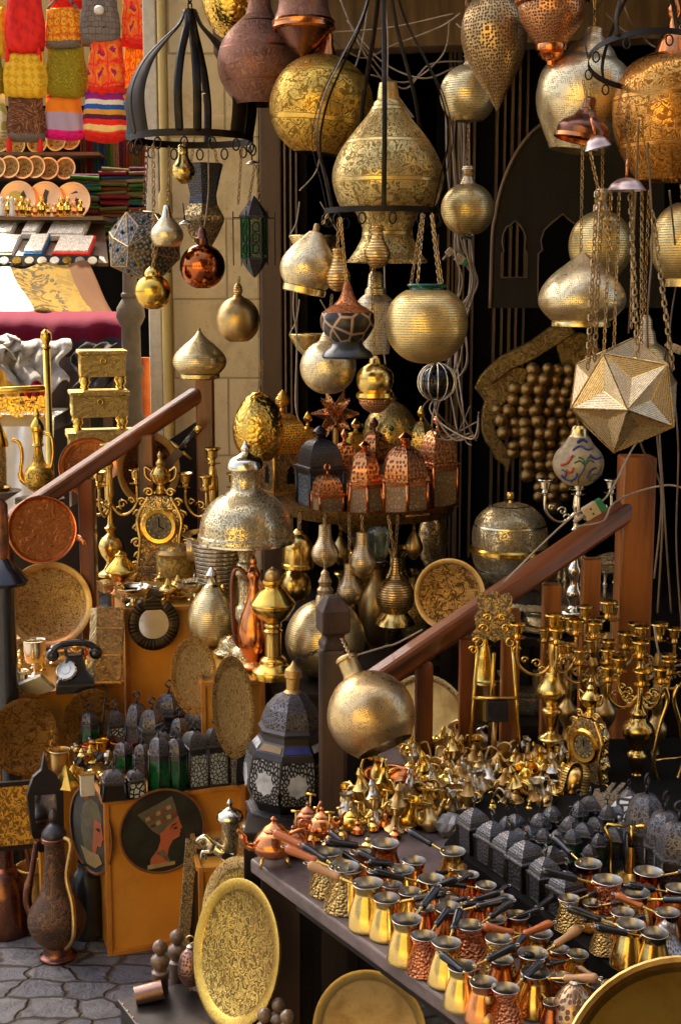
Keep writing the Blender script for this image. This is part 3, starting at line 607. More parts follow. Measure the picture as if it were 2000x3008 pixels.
# bell canopies with chain sets
for px_, Y_, y0, r_, rl, lb_, ch in ((1755, 2.9, 436, 40, -.25, 'small pinkish bell canopy with a stem hanging before the brown bell lamp', ((-24, 300),)), (1838, 2.9, 560, 58, 0, 'wide pale bell canopy with four long chains at right', ((-44, 520), (-20, 530), (20, 400), (46, 480)))):
    s = sc(at(px_, y0, Y_)); o = root('lamp_canopy', lb_, 'lamp canopy', at(px_, y0, Y_), (0, rl, 0))
    MB().lathe(smoothprof([(r_ * s, 0), (r_ * .9 * s, 7 * s), (r_ * .72 * s, 22 * s), (r_ * .45 * s, 32 * s), (r_ * .15 * s, 37 * s)], 3), 28).build('bell', metal('pinkish canopy', (.62, .48, .42), .38, patina=.3), o)
    MB().tube([(0, 0, 34 * s), (0, 0, 90 * s)], 4 * s, 8).build('stem', m_copper, o); MB().chain((0, 0, 90 * s), (0, 0, 200 * s), 16 * s, 1.8 * s).build('chain', m_chainb, o)
    for dx, l in ch: MB().chain((dx * s, 0, 0), (dx * s * 1.25, -.01, -l * s), 19 * s, 2.2 * s).build('hanging_chain', m_chainb, o)
for px_, Y_, y0, lb_ in ((742, 4.1, 482, 'small grey iron canopy cap holding the green lantern chains'), (585, 3.9, 276, 'small grey canopy cap inside the iron crown'), (545, 3.85, 658, 'small pale stepped canopy cap beside the silver pear lamp')):
    s = sc(at(px_, y0, Y_)); o = root('lamp_canopy', lb_, 'lamp canopy', at(px_, y0, Y_), (0, -.1, 0)); MB().lathe([(20 * s, 0), (18 * s, 4 * s), (8 * s, 9 * s), (2 * s, 11 * s)], 20).build('bell', m_tin, o)
    MB().tube([(0, 0, 10 * s), (0, 0, 60 * s)], 2 * s, 6).build('stem', m_iron, o)
# faceted star lamps
def icosa():
    g = (1 + sqrt(5)) / 2
    v = [V(p).normalized() for p in ((-1, g, 0), (1, g, 0), (-1, -g, 0), (1, -g, 0), (0, -1, g), (0, 1, g), (0, -1, -g), (0, 1, -g), (g, 0, -1), (g, 0, 1), (-g, 0, -1), (-g, 0, 1))]
    f = [(0,11,5),(0,5,1),(0,1,7),(0,7,10),(0,10,11),(1,5,9),(5,11,4),(11,10,2),(10,7,6),(7,1,8),(3,9,4),(3,4,2),(3,2,6),(3,6,8),(3,8,9),(4,9,5),(2,4,11),(6,2,10),(8,6,7),(9,8,1)]
    return v, f
m_star = metal('chased star brass', (.86, .70, .42), .38, 'rows', 150, hole=.2, bump=.6, patina=.25)
c = at(1832, 1160, 2.85); s = sc(c); R = 176 * s
o = root('star_lamp', 'pale brass faceted star lamp with chased triangular faces hung on chains', 'lamp', c - V((0, 0, R)))
v, f = icosa(); rm = Matrix.Rotation(.35, 3, 'Y') @ Matrix.Rotation(.5, 3, 'Z') @ Matrix.Rotation(.25, 3, 'X'); off = V((0, 0, R)); mb = MB(); eb = MB()
for a, b_, c_ in f:
    A, B, C_ = (rm @ v[i] * R + off for i in (a, b_, c_)); cen = (A + B + C_) / 3; D = off + (cen - off) * .86
    for P, Q in ((A, B), (B, C_), (C_, A)):
        i = len(mb.v); mb.v += [P, Q, D]; L_ = (Q - P).length
        mb.face([i, i + 1, i + 2], [(0, 0), (L_, 0), (L_ / 2, L_ * .55)])
        eb.tube([P, Q], 2.0 * s, 4); eb.tube([P, D], 1.5 * s, 4)
mb.build('body', m_star, o); eb.build('edge_wire', m_pale, o)
for (x0, y0, x1, y1) in ((1725, 1085, 1752, 560), (1745, 1060, 1765, 600), (1872, 1050, 1850, 570), (1975, 1085, 1915, 620)):
    MB().chain(at(x0, y0, 2.8) - o.location, at(x1, y1, 2.9) - o.location, 26 * s, 2.8 * s).build('chain', m_chainb, o)
c = at(425, 720, 4.05); s = sc(c); R = 116 * s
o = root('faceted_lamp', 'dark riveted polyhedron lamp with brass seams and blue studs', 'lamp', c - V((0, 0, R))); off = V((0, 0, R))
# cuboctahedral body, each square divided by seams
m_geode = metal('dark riveted tin', (.13, .115, .105), .4, 'holes', 75, hole=.5, dark=(.35, .33, .3), bump=.4, patina=.5)
import itertools
cv = []
for s1 in (-1, 1):
    for s2 in (-1, 1): cv += [V((s1, s2, 0)), V((s1, 0, s2)), V((0, s1, s2))]
rm = Matrix.Rotation(.5, 3, 'Z') @ Matrix.Rotation(.3, 3, 'X') @ Matrix.Rotation(.2, 3, 'Y')
mb = MB(); eb = MB(); st = MB(); nrm = []
for n_ in [V(p) for p in ((1,0,0),(-1,0,0),(0,1,0),(0,-1,0),(0,0,1),(0,0,-1))] + [V(p) for p in itertools.product((-1, 1), repeat=3)]:
    mx = max(q.dot(n_) for q in cv); fs = [q for q in cv if q.dot(n_) > mx - 1e-4]; cen = sum(fs, V()) / len(fs); nn = n_.normalized(); u = (fs[0] - cen).normalized(); w_ = nn.cross(u)
    fs.sort(key=lambda q: atan2((q - cen).dot(w_), (q - cen).dot(u))); k = R / sqrt(2)
    pk = rm @ (cen + nn * (.22 if len(fs) == 4 else .12)) * k + off
    for i in range(len(fs)):
        A, B = rm @ fs[i] * k + off, rm @ fs[(i + 1) % len(fs)] * k + off; b0 = len(mb.v); mb.v += [A, B, pk]; L_ = (B - A).length
        mb.face([b0, b0 + 1, b0 + 2], [(0, 0), (L_, 0), (L_ / 2, L_ * .6)]); eb.tube([A, B], 2.2 * s, 4); eb.tube([A, pk], 1.6 * s, 4); MB().ball((A + B + pk) / 3 + (rm @ nn) * 2 * s, 6 * s, 8).build('stud', glass('blue glass studs', (.03, .12, .16), .1, .2), o)
mb.build('body', m_geode, o); eb.build('seam', m_brass_old, o)
for x0, x1 in ((425, 432), (452, 450)): MB().chain(at(x0, 605, 4.05) - o.location, at(x1, 425, 4.02) - o.location, 22 * s, 2.2 * s).build('chain', m_copper_dark if x0 < 440 else m_chainb, o)
lamp('filigree_lantern', 'dark flared filigree lantern with gold openwork belly behind the copper globe', 600, 4.2, [('crown', m_iron_perf, [(482, 66), (486, 64), (530, 52), (572, 42), (600, 46)], 6), ('body', m_brass_fine, [(600, 46), (635, 66), (650, 66), (690, 46), (725, 24)], 6), ('foot', m_iron, [(725, 24), (735, 10), (745, 3)], 6)], chain=[(560, 484, 590, 290), (640, 484, 600, 290)])
# green glass lantern
gp = at(748, 815, 4.15); s = sc(gp); z = lambda y: at(748, y, 4.15).z - gp.z
o = root('green_lantern', 'hexagonal iron lantern with green and clear quatrefoil panes on chains', 'lantern', gp, (0, 0, radians(12)))
MB().lathe([(3*s, z(576)), (14*s, z(590)), (40*s, z(628)), (44*s, z(634)), (44*s, z(642))], 6, None, False).build('roof', m_iron_perf, o)
MB().lathe([(36*s, z(756)), (40*s, z(764)), (22*s, z(792)), (3*s, z(815))], 6, None, False).build('base', m_iron_perf, o)
for k in range(6):
    a, b_ = V((38*s*cos(k*pi/3), 38*s*sin(k*pi/3), 0)), V((38*s*cos((k+1)*pi/3), 38*s*sin((k+1)*pi/3), 0)); zt, zb = V((0, 0, z(642))), V((0, 0, z(758))); g = MB()
    g.sheet([[a + zb, b_ + zb], [a + zt, b_ + zt]], False); g.build('pane', m_glass_green if k % 2 else m_glass_clear, o)
    MB().tube([a + zb, a + zt], 3*s, 5).build('bar', m_iron, o)
    d = (a + b_) / 2 * 1.02; t_ = MB(); x_ = (b_ - a).normalized()
    for zc in (z(668), z(700), z(732)): t_.tube([d + V((0, 0, zc)) + x_ * (10*s*cos(q)) + V((0, 0, 14*s*sin(q))) for q in [i*pi/5 for i in range(10)]], 1.8*s, 4, closed=True)
    t_.build('tracery', m_iron, o)
    r_ = a * 1.62; MB().tube([r_ + V((0, 0, z(780))), r_ + V((0, 0, z(622)))], 1.8*s, 5).build('rod', m_iron, o); MB().tube([a + V((0, 0, z(640))), r_ + V((0, 0, z(640)))], 1.6*s, 4).build('arm', m_iron, o)
for x0, x1 in ((730, 738), (764, 746), (700, 700)): MB().chain(at(x0, 600, 4.15) - o.location, at(x1, 486 if x1 > 720 else 430, 4.1) - o.location, 15*s, 1.5*s).build('chain', m_chainb, o)
# ------------------------------------------------------------- makers
def crate(label, corner, al, w, dp, z0=0.0, mat=None, name='display_crate', lip=True):
    """corner = near top corner at the left end of the front; front runs along al"""
    h = corner.z - z0; o = root(name, label, 'crate', (corner.x, corner.y, z0), (0, 0, al)); mat = mat or m_crate
    MB().box((w / 2, dp / 2, h / 2 - .006), (w - .012, dp - .012, h - .012)).build('board', mat, o)
    b = MB(); e = .014; me = m_crate_edge if mat is m_crate else mat
    for x in (e / 2, w - e / 2): b.box((x, .004, h / 2), (e, .012, h))
    for z in (e / 2, h - e / 2): b.box((w / 2, .002, z), (w - 2 * e, .012, e))
    for y in (dp - e / 2,): b.box((.004, y, h / 2), (.012, e, h))
    b.box((.002, dp / 2, h - e / 2), (.012, dp - e, e)); b.box((w - .002, dp / 2, h - e / 2), (.012, dp - e, e))
    b.build('frame', me, o, .002)
    return o
def plate(name, label, cx, cy, Y, r, yaw, pitch, rim, well, cat='tray', group=None, sy=1.0, rimw=.2, depth=.05, scal=0, n=56, lipm=None, roll=0.0):
    c = at(cx, cy, Y); R = r * sc(c); M = Matrix.Rotation(yaw, 4, 'Z') @ Matrix.Rotation(-pitch, 4, 'X') @ Matrix.Rotation(roll, 4, 'Y')
    loc = c - (M @ V((0, 0, R * sy))); o = root(name, label, cat, loc, M.to_euler(), group)
    m = Matrix.Translation((0, 0, R * sy)) @ Matrix.Diagonal((1, 1, sy, 1)) @ Matrix.Rotation(pi / 2, 4, 'X'); a = 1 - rimw; d = depth * R
    wob = (lambda an, z: 1 + .025 * abs(sin(an * scal / 2))) if scal else None
    MB().lathe([(R * a, -d), (R * .98, d * .25 - d), (R, d * .1), (R * .985, d * .2), (R * .95, d * .12), (R * (a + .02), -d * .2), (R * a, -d * .5)], n, m, True, wob=wob).build('rim', rim, o)
    MB().lathe([(R * a, -d * .5), (R * a * .96, -d * .8), (0, -d * .8)], n, m).build('well', well, o)
    MB().lathe([(0, -d), (R * a, -d)], n, m).build('underside', rim, o)
    return o
def turned(name, label, px, yb, z, prof, cat, secs=None, group=None, n=32, Y=None, rot=0, extra=None):
    """a turned thing that stands on the surface at height z; secs = (part, material, profile in picture units above the foot)"""
    P = at(px, yb, Y) if Y else on(px, yb, z); s = sc(P); o = root(name, label, cat, P, (0, 0, rot), group)
    k = 1 / cos(PIT + math.atan((yb - 1504) / F)) * .985
    for sec in secs:
        nm, mat, pr = sec[:3]; nn = sec[3] if len(sec) > 3 else n
        pm = [(hw * s, h * s * k) for hw, h in pr]
        if nm in ('body', 'dome', 'globe', 'bowl', 'hood', 'stem', 'base', 'foot', 'lid', 'shade', 'column', 'cap') and nn > 12 and len(pm) > 3: pm = smoothprof(pm, 4)
        MB().lathe(pm, nn, None, nn > 12, pi / nn if nn < 12 else 0).build(nm, mat, o)
    return o, s * k
def arch_dome(r, h, n=9):
    if n == 4: return [(1, 0), (.90, .30), (.62, .66), (.28, .90), (0, 1)]
    return [(r * cos(t * pi / 2) ** .75 if t < 1 else 0.0, h * (sin(t * pi / 2) ** 1.05)) for t in [i / n for i in range(n + 1)]]
def lantern(name, label, loc, n, r, hb, hd, hf, frame, dome, pane, rot=0.0, taper=.9, group=None, ring=True, small=False, cat='lantern', scale=1, eave=1.1, foot=.06):
    o = root(name, label, cat, loc, (0, 0, rot), group, scale); a0 = pi / n
    f = foot * hb
    MB().lathe([(0, 0), (r * 1.04, 0), (r * 1.04, f), (r * taper * .9, f)], n, None, False, a0).build('base', frame, o)
    rt = r * taper if taper > 1 else r; rb = r
    r0, r1 = r, r * taper
    MB().lathe([(r0 * .93, f), (r1 * .93, hb)], n, None, False, a0).build('glass', pane, o)
    b = MB(); bw = r * (.10 if small else .07)
    if small:
        zg = []
        for k in range(n):
            a = a0 + 2 * pi * k / n; q0, q1 = (r0 * .97 * cos(a), r0 * .97 * sin(a), f), (r1 * .97 * cos(a), r1 * .97 * sin(a), hb); zg += [q0, q1] if k % 2 == 0 else [q1, q0]
        b.tube(zg, bw, 4)
    for k in range(0 if small else n):
        a = a0 + 2 * pi * k / n; b.tube([(r0 * .97 * cos(a), r0 * .97 * sin(a), f), (r1 * .97 * cos(a), r1 * .97 * sin(a), hb)], bw, 4 if small else 5)
    if not small: b.lathe([(r1 * .9, hb * .86), (r1 * .97, hb * .86), (r1 * .97, hb), (r1 * .9, hb)], n, None, False, a0)
    b.build('frame', frame, o)
    e = r1 * eave; pr = [(r1 * .9, hb), (e, hb), (e, hb + r * .1), (r1 * .96, hb + r * .14)] + [(q[0] * r1 * .96, hb + r * .14 + q[1] * (hd - hb - r * .14)) for q in arch_dome(1, 1, 4 if small else 9)[1:-1]] + [(r * .1, hd)]
    MB().lathe(pr, n, None, False, a0).build('dome', dome, o)
    fb = MB(); 
    if ring:
        fb.tube([(0, 0, hd - .02 * r), (0, 0, hf - r * .4)], r * .07, 4 if small else 6); rr = max(r * .16, (hf - hd) * .26); fb.ring((0, 0, hf - rr), rr, r * .055, 8 if small else 14, 4, 'y')
    else:
        h = hf - hd; fb.lathe([(r * .1, hd - .01 * r), (r * .13, hd + .1 * h), (r * .08, hd + .2 * h), (r * .26, hd + .4 * h), (r * .28, hd + .6 * h), (r * .14, hd + .85 * h), (r * .03, hf)], 16)
    fb.build('finial', frame, o)
    return o
def open_arch(o, n, r, hb, mat, a0):
    pass
# ------------------------------------------------------------- the big tray of copper lanterns in the middle
tp = at(1085, 1482, 4.3); TZ = tp.z; ts = sc(tp); R = 256 * ts
o = root('tray_stand', 'wide scalloped copper tray on a brass drum crowded with copper lanterns', 'tray stand', (tp.x, tp.y, 0))
MB().lathe([(0, TZ), (R * .86, TZ), (R * .93, TZ + .004), (R * .99, TZ + .016), (R, TZ + .018), (R * .985, TZ + .002), (R * .92, TZ - .024), (R * .8, TZ - .03), (0, TZ - .03)], 120, None, True, wob=lambda a, z: 1 + (.022 * abs(sin(a * 30)) if z > TZ + .006 or z < TZ - .001 else 0)).build('tray', m_tray_brown, o)
MB().lathe([(.10, TZ - .02), (.105, TZ - .05), (.095, TZ - .075), (.06, TZ - .1), (.045, TZ - .16), (.06, TZ - .2), (.04, TZ - .3), (.05, .5), (.03, .45), (.13, .40), (.13, .02), (.16, 0)], 32).build('drum', metal('dark chased brass', (.34, .22, .07), .4, 'engr', 60, bump=.8, patina=.6), o)
TW = TZ + .001
def tl(label, px, yb, hw, ybt, yd, yf, n, fr, dm, pn_, rot, ring=False, taper=.95, name='copper_lantern', dY=0):
    P = on(px, yb, TW); s = sc(P); k = s / .985
    return lantern(name, label, P, n, hw * s * (1.15 if n == 4 else 1.05), (yb - ybt) * k, (yb - yd) * k, (yb - yf) * k, fr, dm, pn_, rot, taper, None, ring)
m_orangebrass = metal('orange lacquered pierced brass', (.95, .52, .07), .3, 'holes', 120, hole=.8, dark=(.05, .02, .005), bump=.7)
g = tl('tall orange brass lantern with keyhole windows on the left of the tray', 832, 1446, 68, 1308, 1215, 1150, 4, m_orangebrass, m_orangebrass, m_brass_fine, radians(28), False, 1.0, 'arched_lantern')
wn = MB(); rr = 68 * 1.15 * sc(g.location) * .72
for k in range(4):
    M = Matrix.Rotation(k * pi / 2 , 4, 'Z') @ Matrix.Translation((0, -rr * .94, .035)); wn = MB(); wn.prism([(-.014, 0), (.014, 0), (.014, .03), (.009, .036), (.013, .044), (0, .062), (-.013, .044), (-.009, .036), (-.014, .03)], .004, M); wn.build('window', m_dark, g)
tl('dark bluish iron lantern with crescent cut dome on the tray', 940, 1484, 66, 1376, 1290, 1254, 4, m_iron_grey, m_iron_perf, m_mos_blue, radians(24), False, 1.0, 'iron_lantern')
tl('smallest copper lantern with a ring at the front of the tray', 962, 1500, 46, 1452, 1394, 1364, 4, m_copper, m_cop_lant, m_mos_grey, radians(20), True, 1.0)
tl('six sided copper lantern flaring towards its foot, centre front of the tray', 1070, 1502, 60, 1420, 1326, 1298, 6, m_copper, m_cop_lant, m_mos_grey, radians(8), False, .82)
tl('large orange copper lantern with frosted mosaic panes right of centre on the tray', 1188, 1506, 74, 1408, 1310, 1272, 6, m_copper, m_cop_lant, m_mos_grey, radians(3), False, .96)
tl('tall red copper lantern at the right edge of the tray', 1284, 1488, 52, 1364, 1262, 1218, 4, m_copper, m_cop_lant, m_mos_grey, radians(30), False, 1.0)
tl('yellow brass lantern half hidden at the back of the tray', 1045, 1440, 46, 1344, 1270, 1232, 4, m_gold, m_gold_engr, m_mos_grey, radians(20), False, 1.0, 'brass_lantern')
tl('brass lantern with pierced dome behind the big orange copper lantern', 1235, 1448, 44, 1330, 1240, 1196, 6, m_gold, m_brass_perf, m_mos_grey, radians(12), False, .95, 'brass_lantern')
tl('dark copper lantern behind the flaring copper lantern', 1098, 1452, 46, 1345, 1268, 1228, 6, m_copper_dark, m_cop_lant, m_mos_grey, radians(4), False, .95)
tl('slim copper lantern between the dark iron lantern and the flaring one', 1012, 1462, 38, 1375, 1300, 1262, 4, m_copper, m_cop_lant, m_mos_grey, radians(24), False, .95)
tl('small red copper lantern squeezed between the two right lanterns', 1243, 1492, 36, 1430, 1370, 1336, 4, m_copper, m_cop_lant, m_mos_grey, radians(34), True, .95)
tl('narrow brass lantern at the back left beside the orange brass one', 905, 1442, 40, 1330, 1255, 1212, 4, m_gold, m_gold_engr, m_mos_grey, radians(28), False, .95, 'brass_lantern')
o, s = turned('domed_lamp', 'round pierced brass lamp with dark studs at the back of the tray', 1146, 1440, TW, None, 'lamp', [('base', m_brass_perf, [(70, 0), (74, 10), (66, 20), (64, 60), (70, 90), (62, 98)]), ('body', m_brass_perf, [(60, 98), (78, 130), (82, 165), (70, 210), (44, 245), (16, 262)]), ('finial', m_brass_old, [(12, 260), (18, 270), (8, 282), (4, 296)])])
mb = MB()
for k in range(10): mb = mb
for k in range(8): MB().ball((79 * s * cos(k * pi / 4), 79 * s * sin(k * pi / 4), 190 * s), 8 * s, 8).build('stud', m_glass_dkgreen, o)
P = on(985, 1445, TW); s = sc(P)
o = root('star_lantern', 'small copper star lantern with pierced points behind the iron lantern', 'lantern', P); v, f = icosa(); c0 = V((0, 0, 230 * s)); mb = MB()
for a, b_, c_ in f:
    A, B, C_ = (v[i] * 34 * s + c0 for i in (a, b_, c_)); D = c0 + ((A + B + C_) / 3 - c0).normalized() * 76 * s
    for P_, Q_ in ((A, B), (B, C_), (C_, A)):
        i = len(mb.v); mb.v += [P_, Q_, D]; mb.face([i, i + 1, i + 2], [(0, 0), (.03, 0), (.015, .04)])
mb.build('star', m_copper_perf, o); MB().lathe([(30 * s, 0), (30 * s, 8 * s), (8 * s, 16 * s), (12 * s, 60 * s), (6 * s, 100 * s), (10 * s, 190 * s)], 20).build('stand', m_brass_old, o)
# lamps hung from the tray edge
def bulb(lb, px_, y0, y1, r_, mt, Y_=4.0):
    h = y1 - y0; q = lambda t: y0 + t * h
    lamp('bulb_lamp', lb, px_, Y_, [('neck', mt, [(y0, .25 * r_), (q(.02), .44 * r_), (q(.16), .46 * r_), (q(.28), .48 * r_)]), ('body', mt, [(q(.28), .47 * r_), (q(.40), .62 * r_), (q(.55), .9 * r_), (q(.7), r_), (q(.84), .86 * r_), (q(.94), .58 * r_), (y1, .2 * r_)])], chain=[(px_, y0 + 1, px_ - 2, 1512)], cat_mat=m_chainb)
bulb('pale sieve bulb lamp, leftmost of those under the tray edge', 955, 1540, 1666, 41, m_ribpale)
bulb('pale sieve bulb lamp under the tray front beside the brass bottle lamp', 1064, 1562, 1696, 41, m_ribpale)
bulb('pale bulb lamp hanging lower than its two neighbours under the tray', 1027, 1652, 1776, 38, m_ribpale)
lamp('bell_lamp', 'orange brass bell lamp under the left end of the tray', 876, 4.05, [('neck', m_brass, [(1553, 6), (1560, 14), (1568, 18)]), ('body', m_brass, [(1568, 18), (1582, 34), (1605, 44), (1630, 46), (1652, 45)]), ('rim', m_gold, [(1652, 44), (1656, 48), (1666, 48), (1669, 44)])], chain=[(880, 1556, 882, 1505)])
lamp('bottle_lamp', 'reddish brass bottle lamp with flared foot under the tray', 1160, 4.0, [('neck', m_ribbed, [(1638, 6), (1650, 10), (1680, 13), (1698, 22)]), ('body', m_ribbed, [(1698, 22), (1715, 44), (1745, 56), (1775, 53), (1798, 36)]), ('rim', m_brass, [(1798, 36), (1806, 42), (1818, 52), (1832, 58), (1836, 54)])], chain=[(1160, 1640, 1140, 1515), (1160, 1640, 1168, 1515)])
lamp('globe_lamp', 'small reddish brass globe half hidden by the brass oil lamp', 868, 4.1, [('neck', m_brass, [(1655, 10), (1662, 18), (1672, 22)]), ('body', m_brass, sph(1670, 1768, 46, 10, .14, .1))], chain=[(868, 1656, 880, 1510)])
# vases and pierced lamps crowding the shade under the tray
for i, (px_, yb, Y_, k, mt, lb) in enumerate(((1010, 1930, 4.25, 1.0, m_brass_perf, 'pierced brass vase lamp in the shade under the left of the tray'), (1105, 1935, 4.2, 1.15, m_brass_old, 'tall dull brass vase in the shade under the middle of the tray'), (1215, 1925, 4.2, 1.0, m_brass_perf, 'pierced brass vase lamp in the shade left of the brown tray'), (1060, 1945, 4.45, 1.3, m_bronze_perf, 'bronze pierced vase deep in the shade under the tray'), (1165, 1945, 4.5, 1.35, m_brass_fine, 'openwork brass vase deepest in the shade under the tray'), (1270, 1700, 4.7, 1.0, m_brass_fine, 'openwork brass vase on the shelf right of the tray'))):
    T0 = turned('floor_vase', lb, px_, yb, None, None, 'vase', [('foot', m_brass_old, [(34*k, 0), (30*k, 14*k), (14*k, 26*k)]), ('body', mt, [(14*k, 26*k), (34*k, 60*k), (44*k, 110*k), (38*k, 160*k), (18*k, 200*k), (16*k, 230*k)]), ('neck', m_brass, [(16*k, 230*k), (30*k, 246*k), (26*k, 250*k), (14*k, 236*k)])], Y=Y_)
o_ = root('shade_bench', 'dark low bench holding the vases under the tray', 'bench', (at(1130, 1930, 4.35).x, 4.4, 0)); bz_ = at(1105, 1935, 4.2).z - .03; MB().box((0, 0, bz_ - .02), (.34, .36, .04)).build('seat', m_darkwood, o_)
for dx in (-.14, .14): MB().box((dx, 0, (bz_ - .04) / 2), (.03, .3, bz_ - .04)).build('leg', m_darkwood, o_)
lamp('glass_drop', 'clear ribbed glass lamp hanging in the gap under the tray', 1112, 4.05, [('body', m_glass_clear, [(1545, 20), (1560, 34), (1600, 30), (1640, 22), (1652, 6)])], chain=[(1112, 1546, 1112, 1510)])
for px_, y0, lb in ((1215, 1560, 'small dark brass drop lamp under the right end of the tray'), (1000, 1575, 'small dark brass drop lamp between the two pale bulbs')): lamp('drop_lamp', lb, px_, 4.15, [('body', m_brass_old, [(y0, 6), (y0 + 14, 14), (y0 + 40, 26), (y0 + 62, 24), (y0 + 84, 6)])], chain=[(px_, y0, px_, 1500)])
# ------------------------------------------------------------- the crates of the display
cA = at(365, 1788, 4.0); AZ = cA.z
crate('tall ochre painted crate carrying the clock and silver books', cA, radians(13), .46, .55)
cD = at(590, 2003, 3.56); DZ = cD.z
crate('ochre crate under the brass oil lamp beside the mosaic oval trays', cD, radians(8), .172, .6)
cE = at(800, 2040, 3.62); crate('dark low box behind the newel post carrying the big globe lamp', cE, radians(4), .42, .5, mat=m_darkwood, name='display_box')
cB = at(305, 2352, 3.36); BZ = cB.z
crate('low ochre painted crate carrying dark lanterns and two black plates', cB, radians(19.7), .375, .5)
pL = at(370, 2003, 3.93); LZ = pL.z; aL = radians(25); cL = pL - V((cos(aL), sin(aL), 0)) * .46
crate('ochre shelf crate with the black telephone and silver cups', cL, aL, .455, .5)
# ------------------------------------------------------------- standing on crate D
T_ = turned
o, s = T_('pear_lamp', 'silvery pear lamp pierced in rows on the ochre crate', 625, 1886, DZ, None, 'lamp', [('body', m_silver_rows, [(50, 0), (64, 20), (72, 60), (68, 95), (50, 130), (32, 152), (26, 165)]), ('neck', m_silver, [(24, 165), (16, 172), (14, 190), (18, 198), (10, 212), (3, 220)])])
o, s = T_('mosque_lamp', 'tall ornate silver filigree table lamp with wide dome shade', 728, 1945, DZ, None, 'lamp', [('base', m_silver_engr, [(72, 0), (72, 10), (58, 18), (52, 40), (30, 52), (22, 60)]), ('stem', m_silver_fili, [(22, 60), (30, 80), (24, 110), (33, 130), (33, 160), (24, 176), (24, 240), (34, 262), (28, 290), (22, 300), (30, 330), (46, 352)]), ('shade', m_silver_fili, [(138, 352), (141, 358), (140, 372), (136, 378), (132, 410), (116, 446), (92, 472), (66, 488)]), ('rim', m_silver, [(134, 350), (142, 352), (142, 358)]), ('gallery', m_silver_fili, [(62, 488), (48, 500), (42, 510), (42, 548), (48, 560)]), ('cap', m_silver, [(54, 560), (54, 570), (46, 588), (20, 602), (12, 608), (14, 618), (6, 630), (3, 640)])])
o, s = T_('oil_lamp', 'golden brass oil lamp with a domed hood and turned column', 803, 1988, DZ, None, 'lamp', [('base', m_gold, [(62, 0), (62, 18), (54, 26), (40, 40), (38, 52), (26, 62)]), ('column', m_brass, [(24, 62), (24, 128), (28, 136), (22, 142), (26, 150), (24, 158)]), ('bowl', m_brass, [(22, 158), (44, 176), (60, 200), (62, 212)]), ('hood', m_gold, [(66, 212), (66, 218), (52, 236), (34, 258), (26, 266), (30, 272), (30, 284)]), ('cap', m_brass_old, [(22, 284), (22, 300), (16, 312), (6, 318), (3, 322)])])
o, s = T_('ewer', 'slim copper ewer with a long looped handle beside the oil lamp', 748, 1962, DZ, None, 'ewer', [('body', m_copper, [(34, 0), (38, 8), (26, 24), (44, 60), (50, 100), (40, 150), (22, 200), (14, 240), (16, 262)]), ('lid', m_copper, [(20, 262), (22, 276), (14, 290), (8, 300), (10, 312), (3, 330)])])
MB().tube(spline([(-14 * s, 0, 255 * s), (-40 * s, 0, 292 * s), (-60 * s, 0, 270 * s), (-62 * s, 0, 180 * s), (-56 * s, 0, 90 * s), (-40 * s, 0, 60 * s)], 6), 6 * s, 8).build('handle', m_copper_dark, o)
o, s = T_('food_cover', 'embossed silver domed lid at the foot of the copper ewer', 688, 1915, DZ, None, 'lid', [('dome', m_silver_engr, [(56, 0), (58, 6), (50, 14), (42, 34), (24, 46), (12, 52)]), ('rim', m_silver, [(60, 0), (62, 4), (54, 8)])])
o, s = T_('globe_lamp', 'big silvery sieve globe lamp behind the dark newel post', 955, 1978, cE.z, None, 'lamp', [('body', m_silver_rows, [(50, 0), (84, 22), (110, 62), (117, 100), (108, 145), (82, 184), (50, 206), (30, 212)]), ('neck', m_ribpale, [(28, 212), (26, 226), (22, 232), (24, 246), (16, 256), (20, 270), (12, 286), (12, 294), (3, 304)])])
MB().chain((0, 0, 300 * s), at(952, 1520, 4.0) - o.location, 16 * s, 1.8 * s).build('chain', m_chainb, o)
# oval mosaic trays
m_mos_oval = mosaic('brass inlaid mosaic of a tray', (.40, .26, .09), (.62, .46, .2), (210, 210, 75), .04, .4, 'Object')
plate('oval_tray', 'oval mosaic tray leaning on the crate, further of the pair', 570, 1985, 3.62, 69, radians(20), radians(10), m_tray_pale, m_mos_oval, sy=1.68, rimw=.22, roll=radians(0))
plate('oval_tray', 'oval mosaic tray leaning on the crate, nearer of the pair', 686, 2078, 3.48, 66, radians(24), radians(10), m_tray_pale, m_mos_oval, sy=2.3, rimw=.22)
plate('brown_tray', 'round engraved brown brass tray behind the near handrail', 1320, 1748, 3.55, 108, radians(-20), radians(8), m_bronze, m_tray_brown, rimw=.14)
plate('brass_tray', 'wide dull brass tray leaning in shade behind the balusters', 1250, 2130, 3.45, 150, radians(-35), radians(8), m_tray_pale, m_brass_old, rimw=.12)
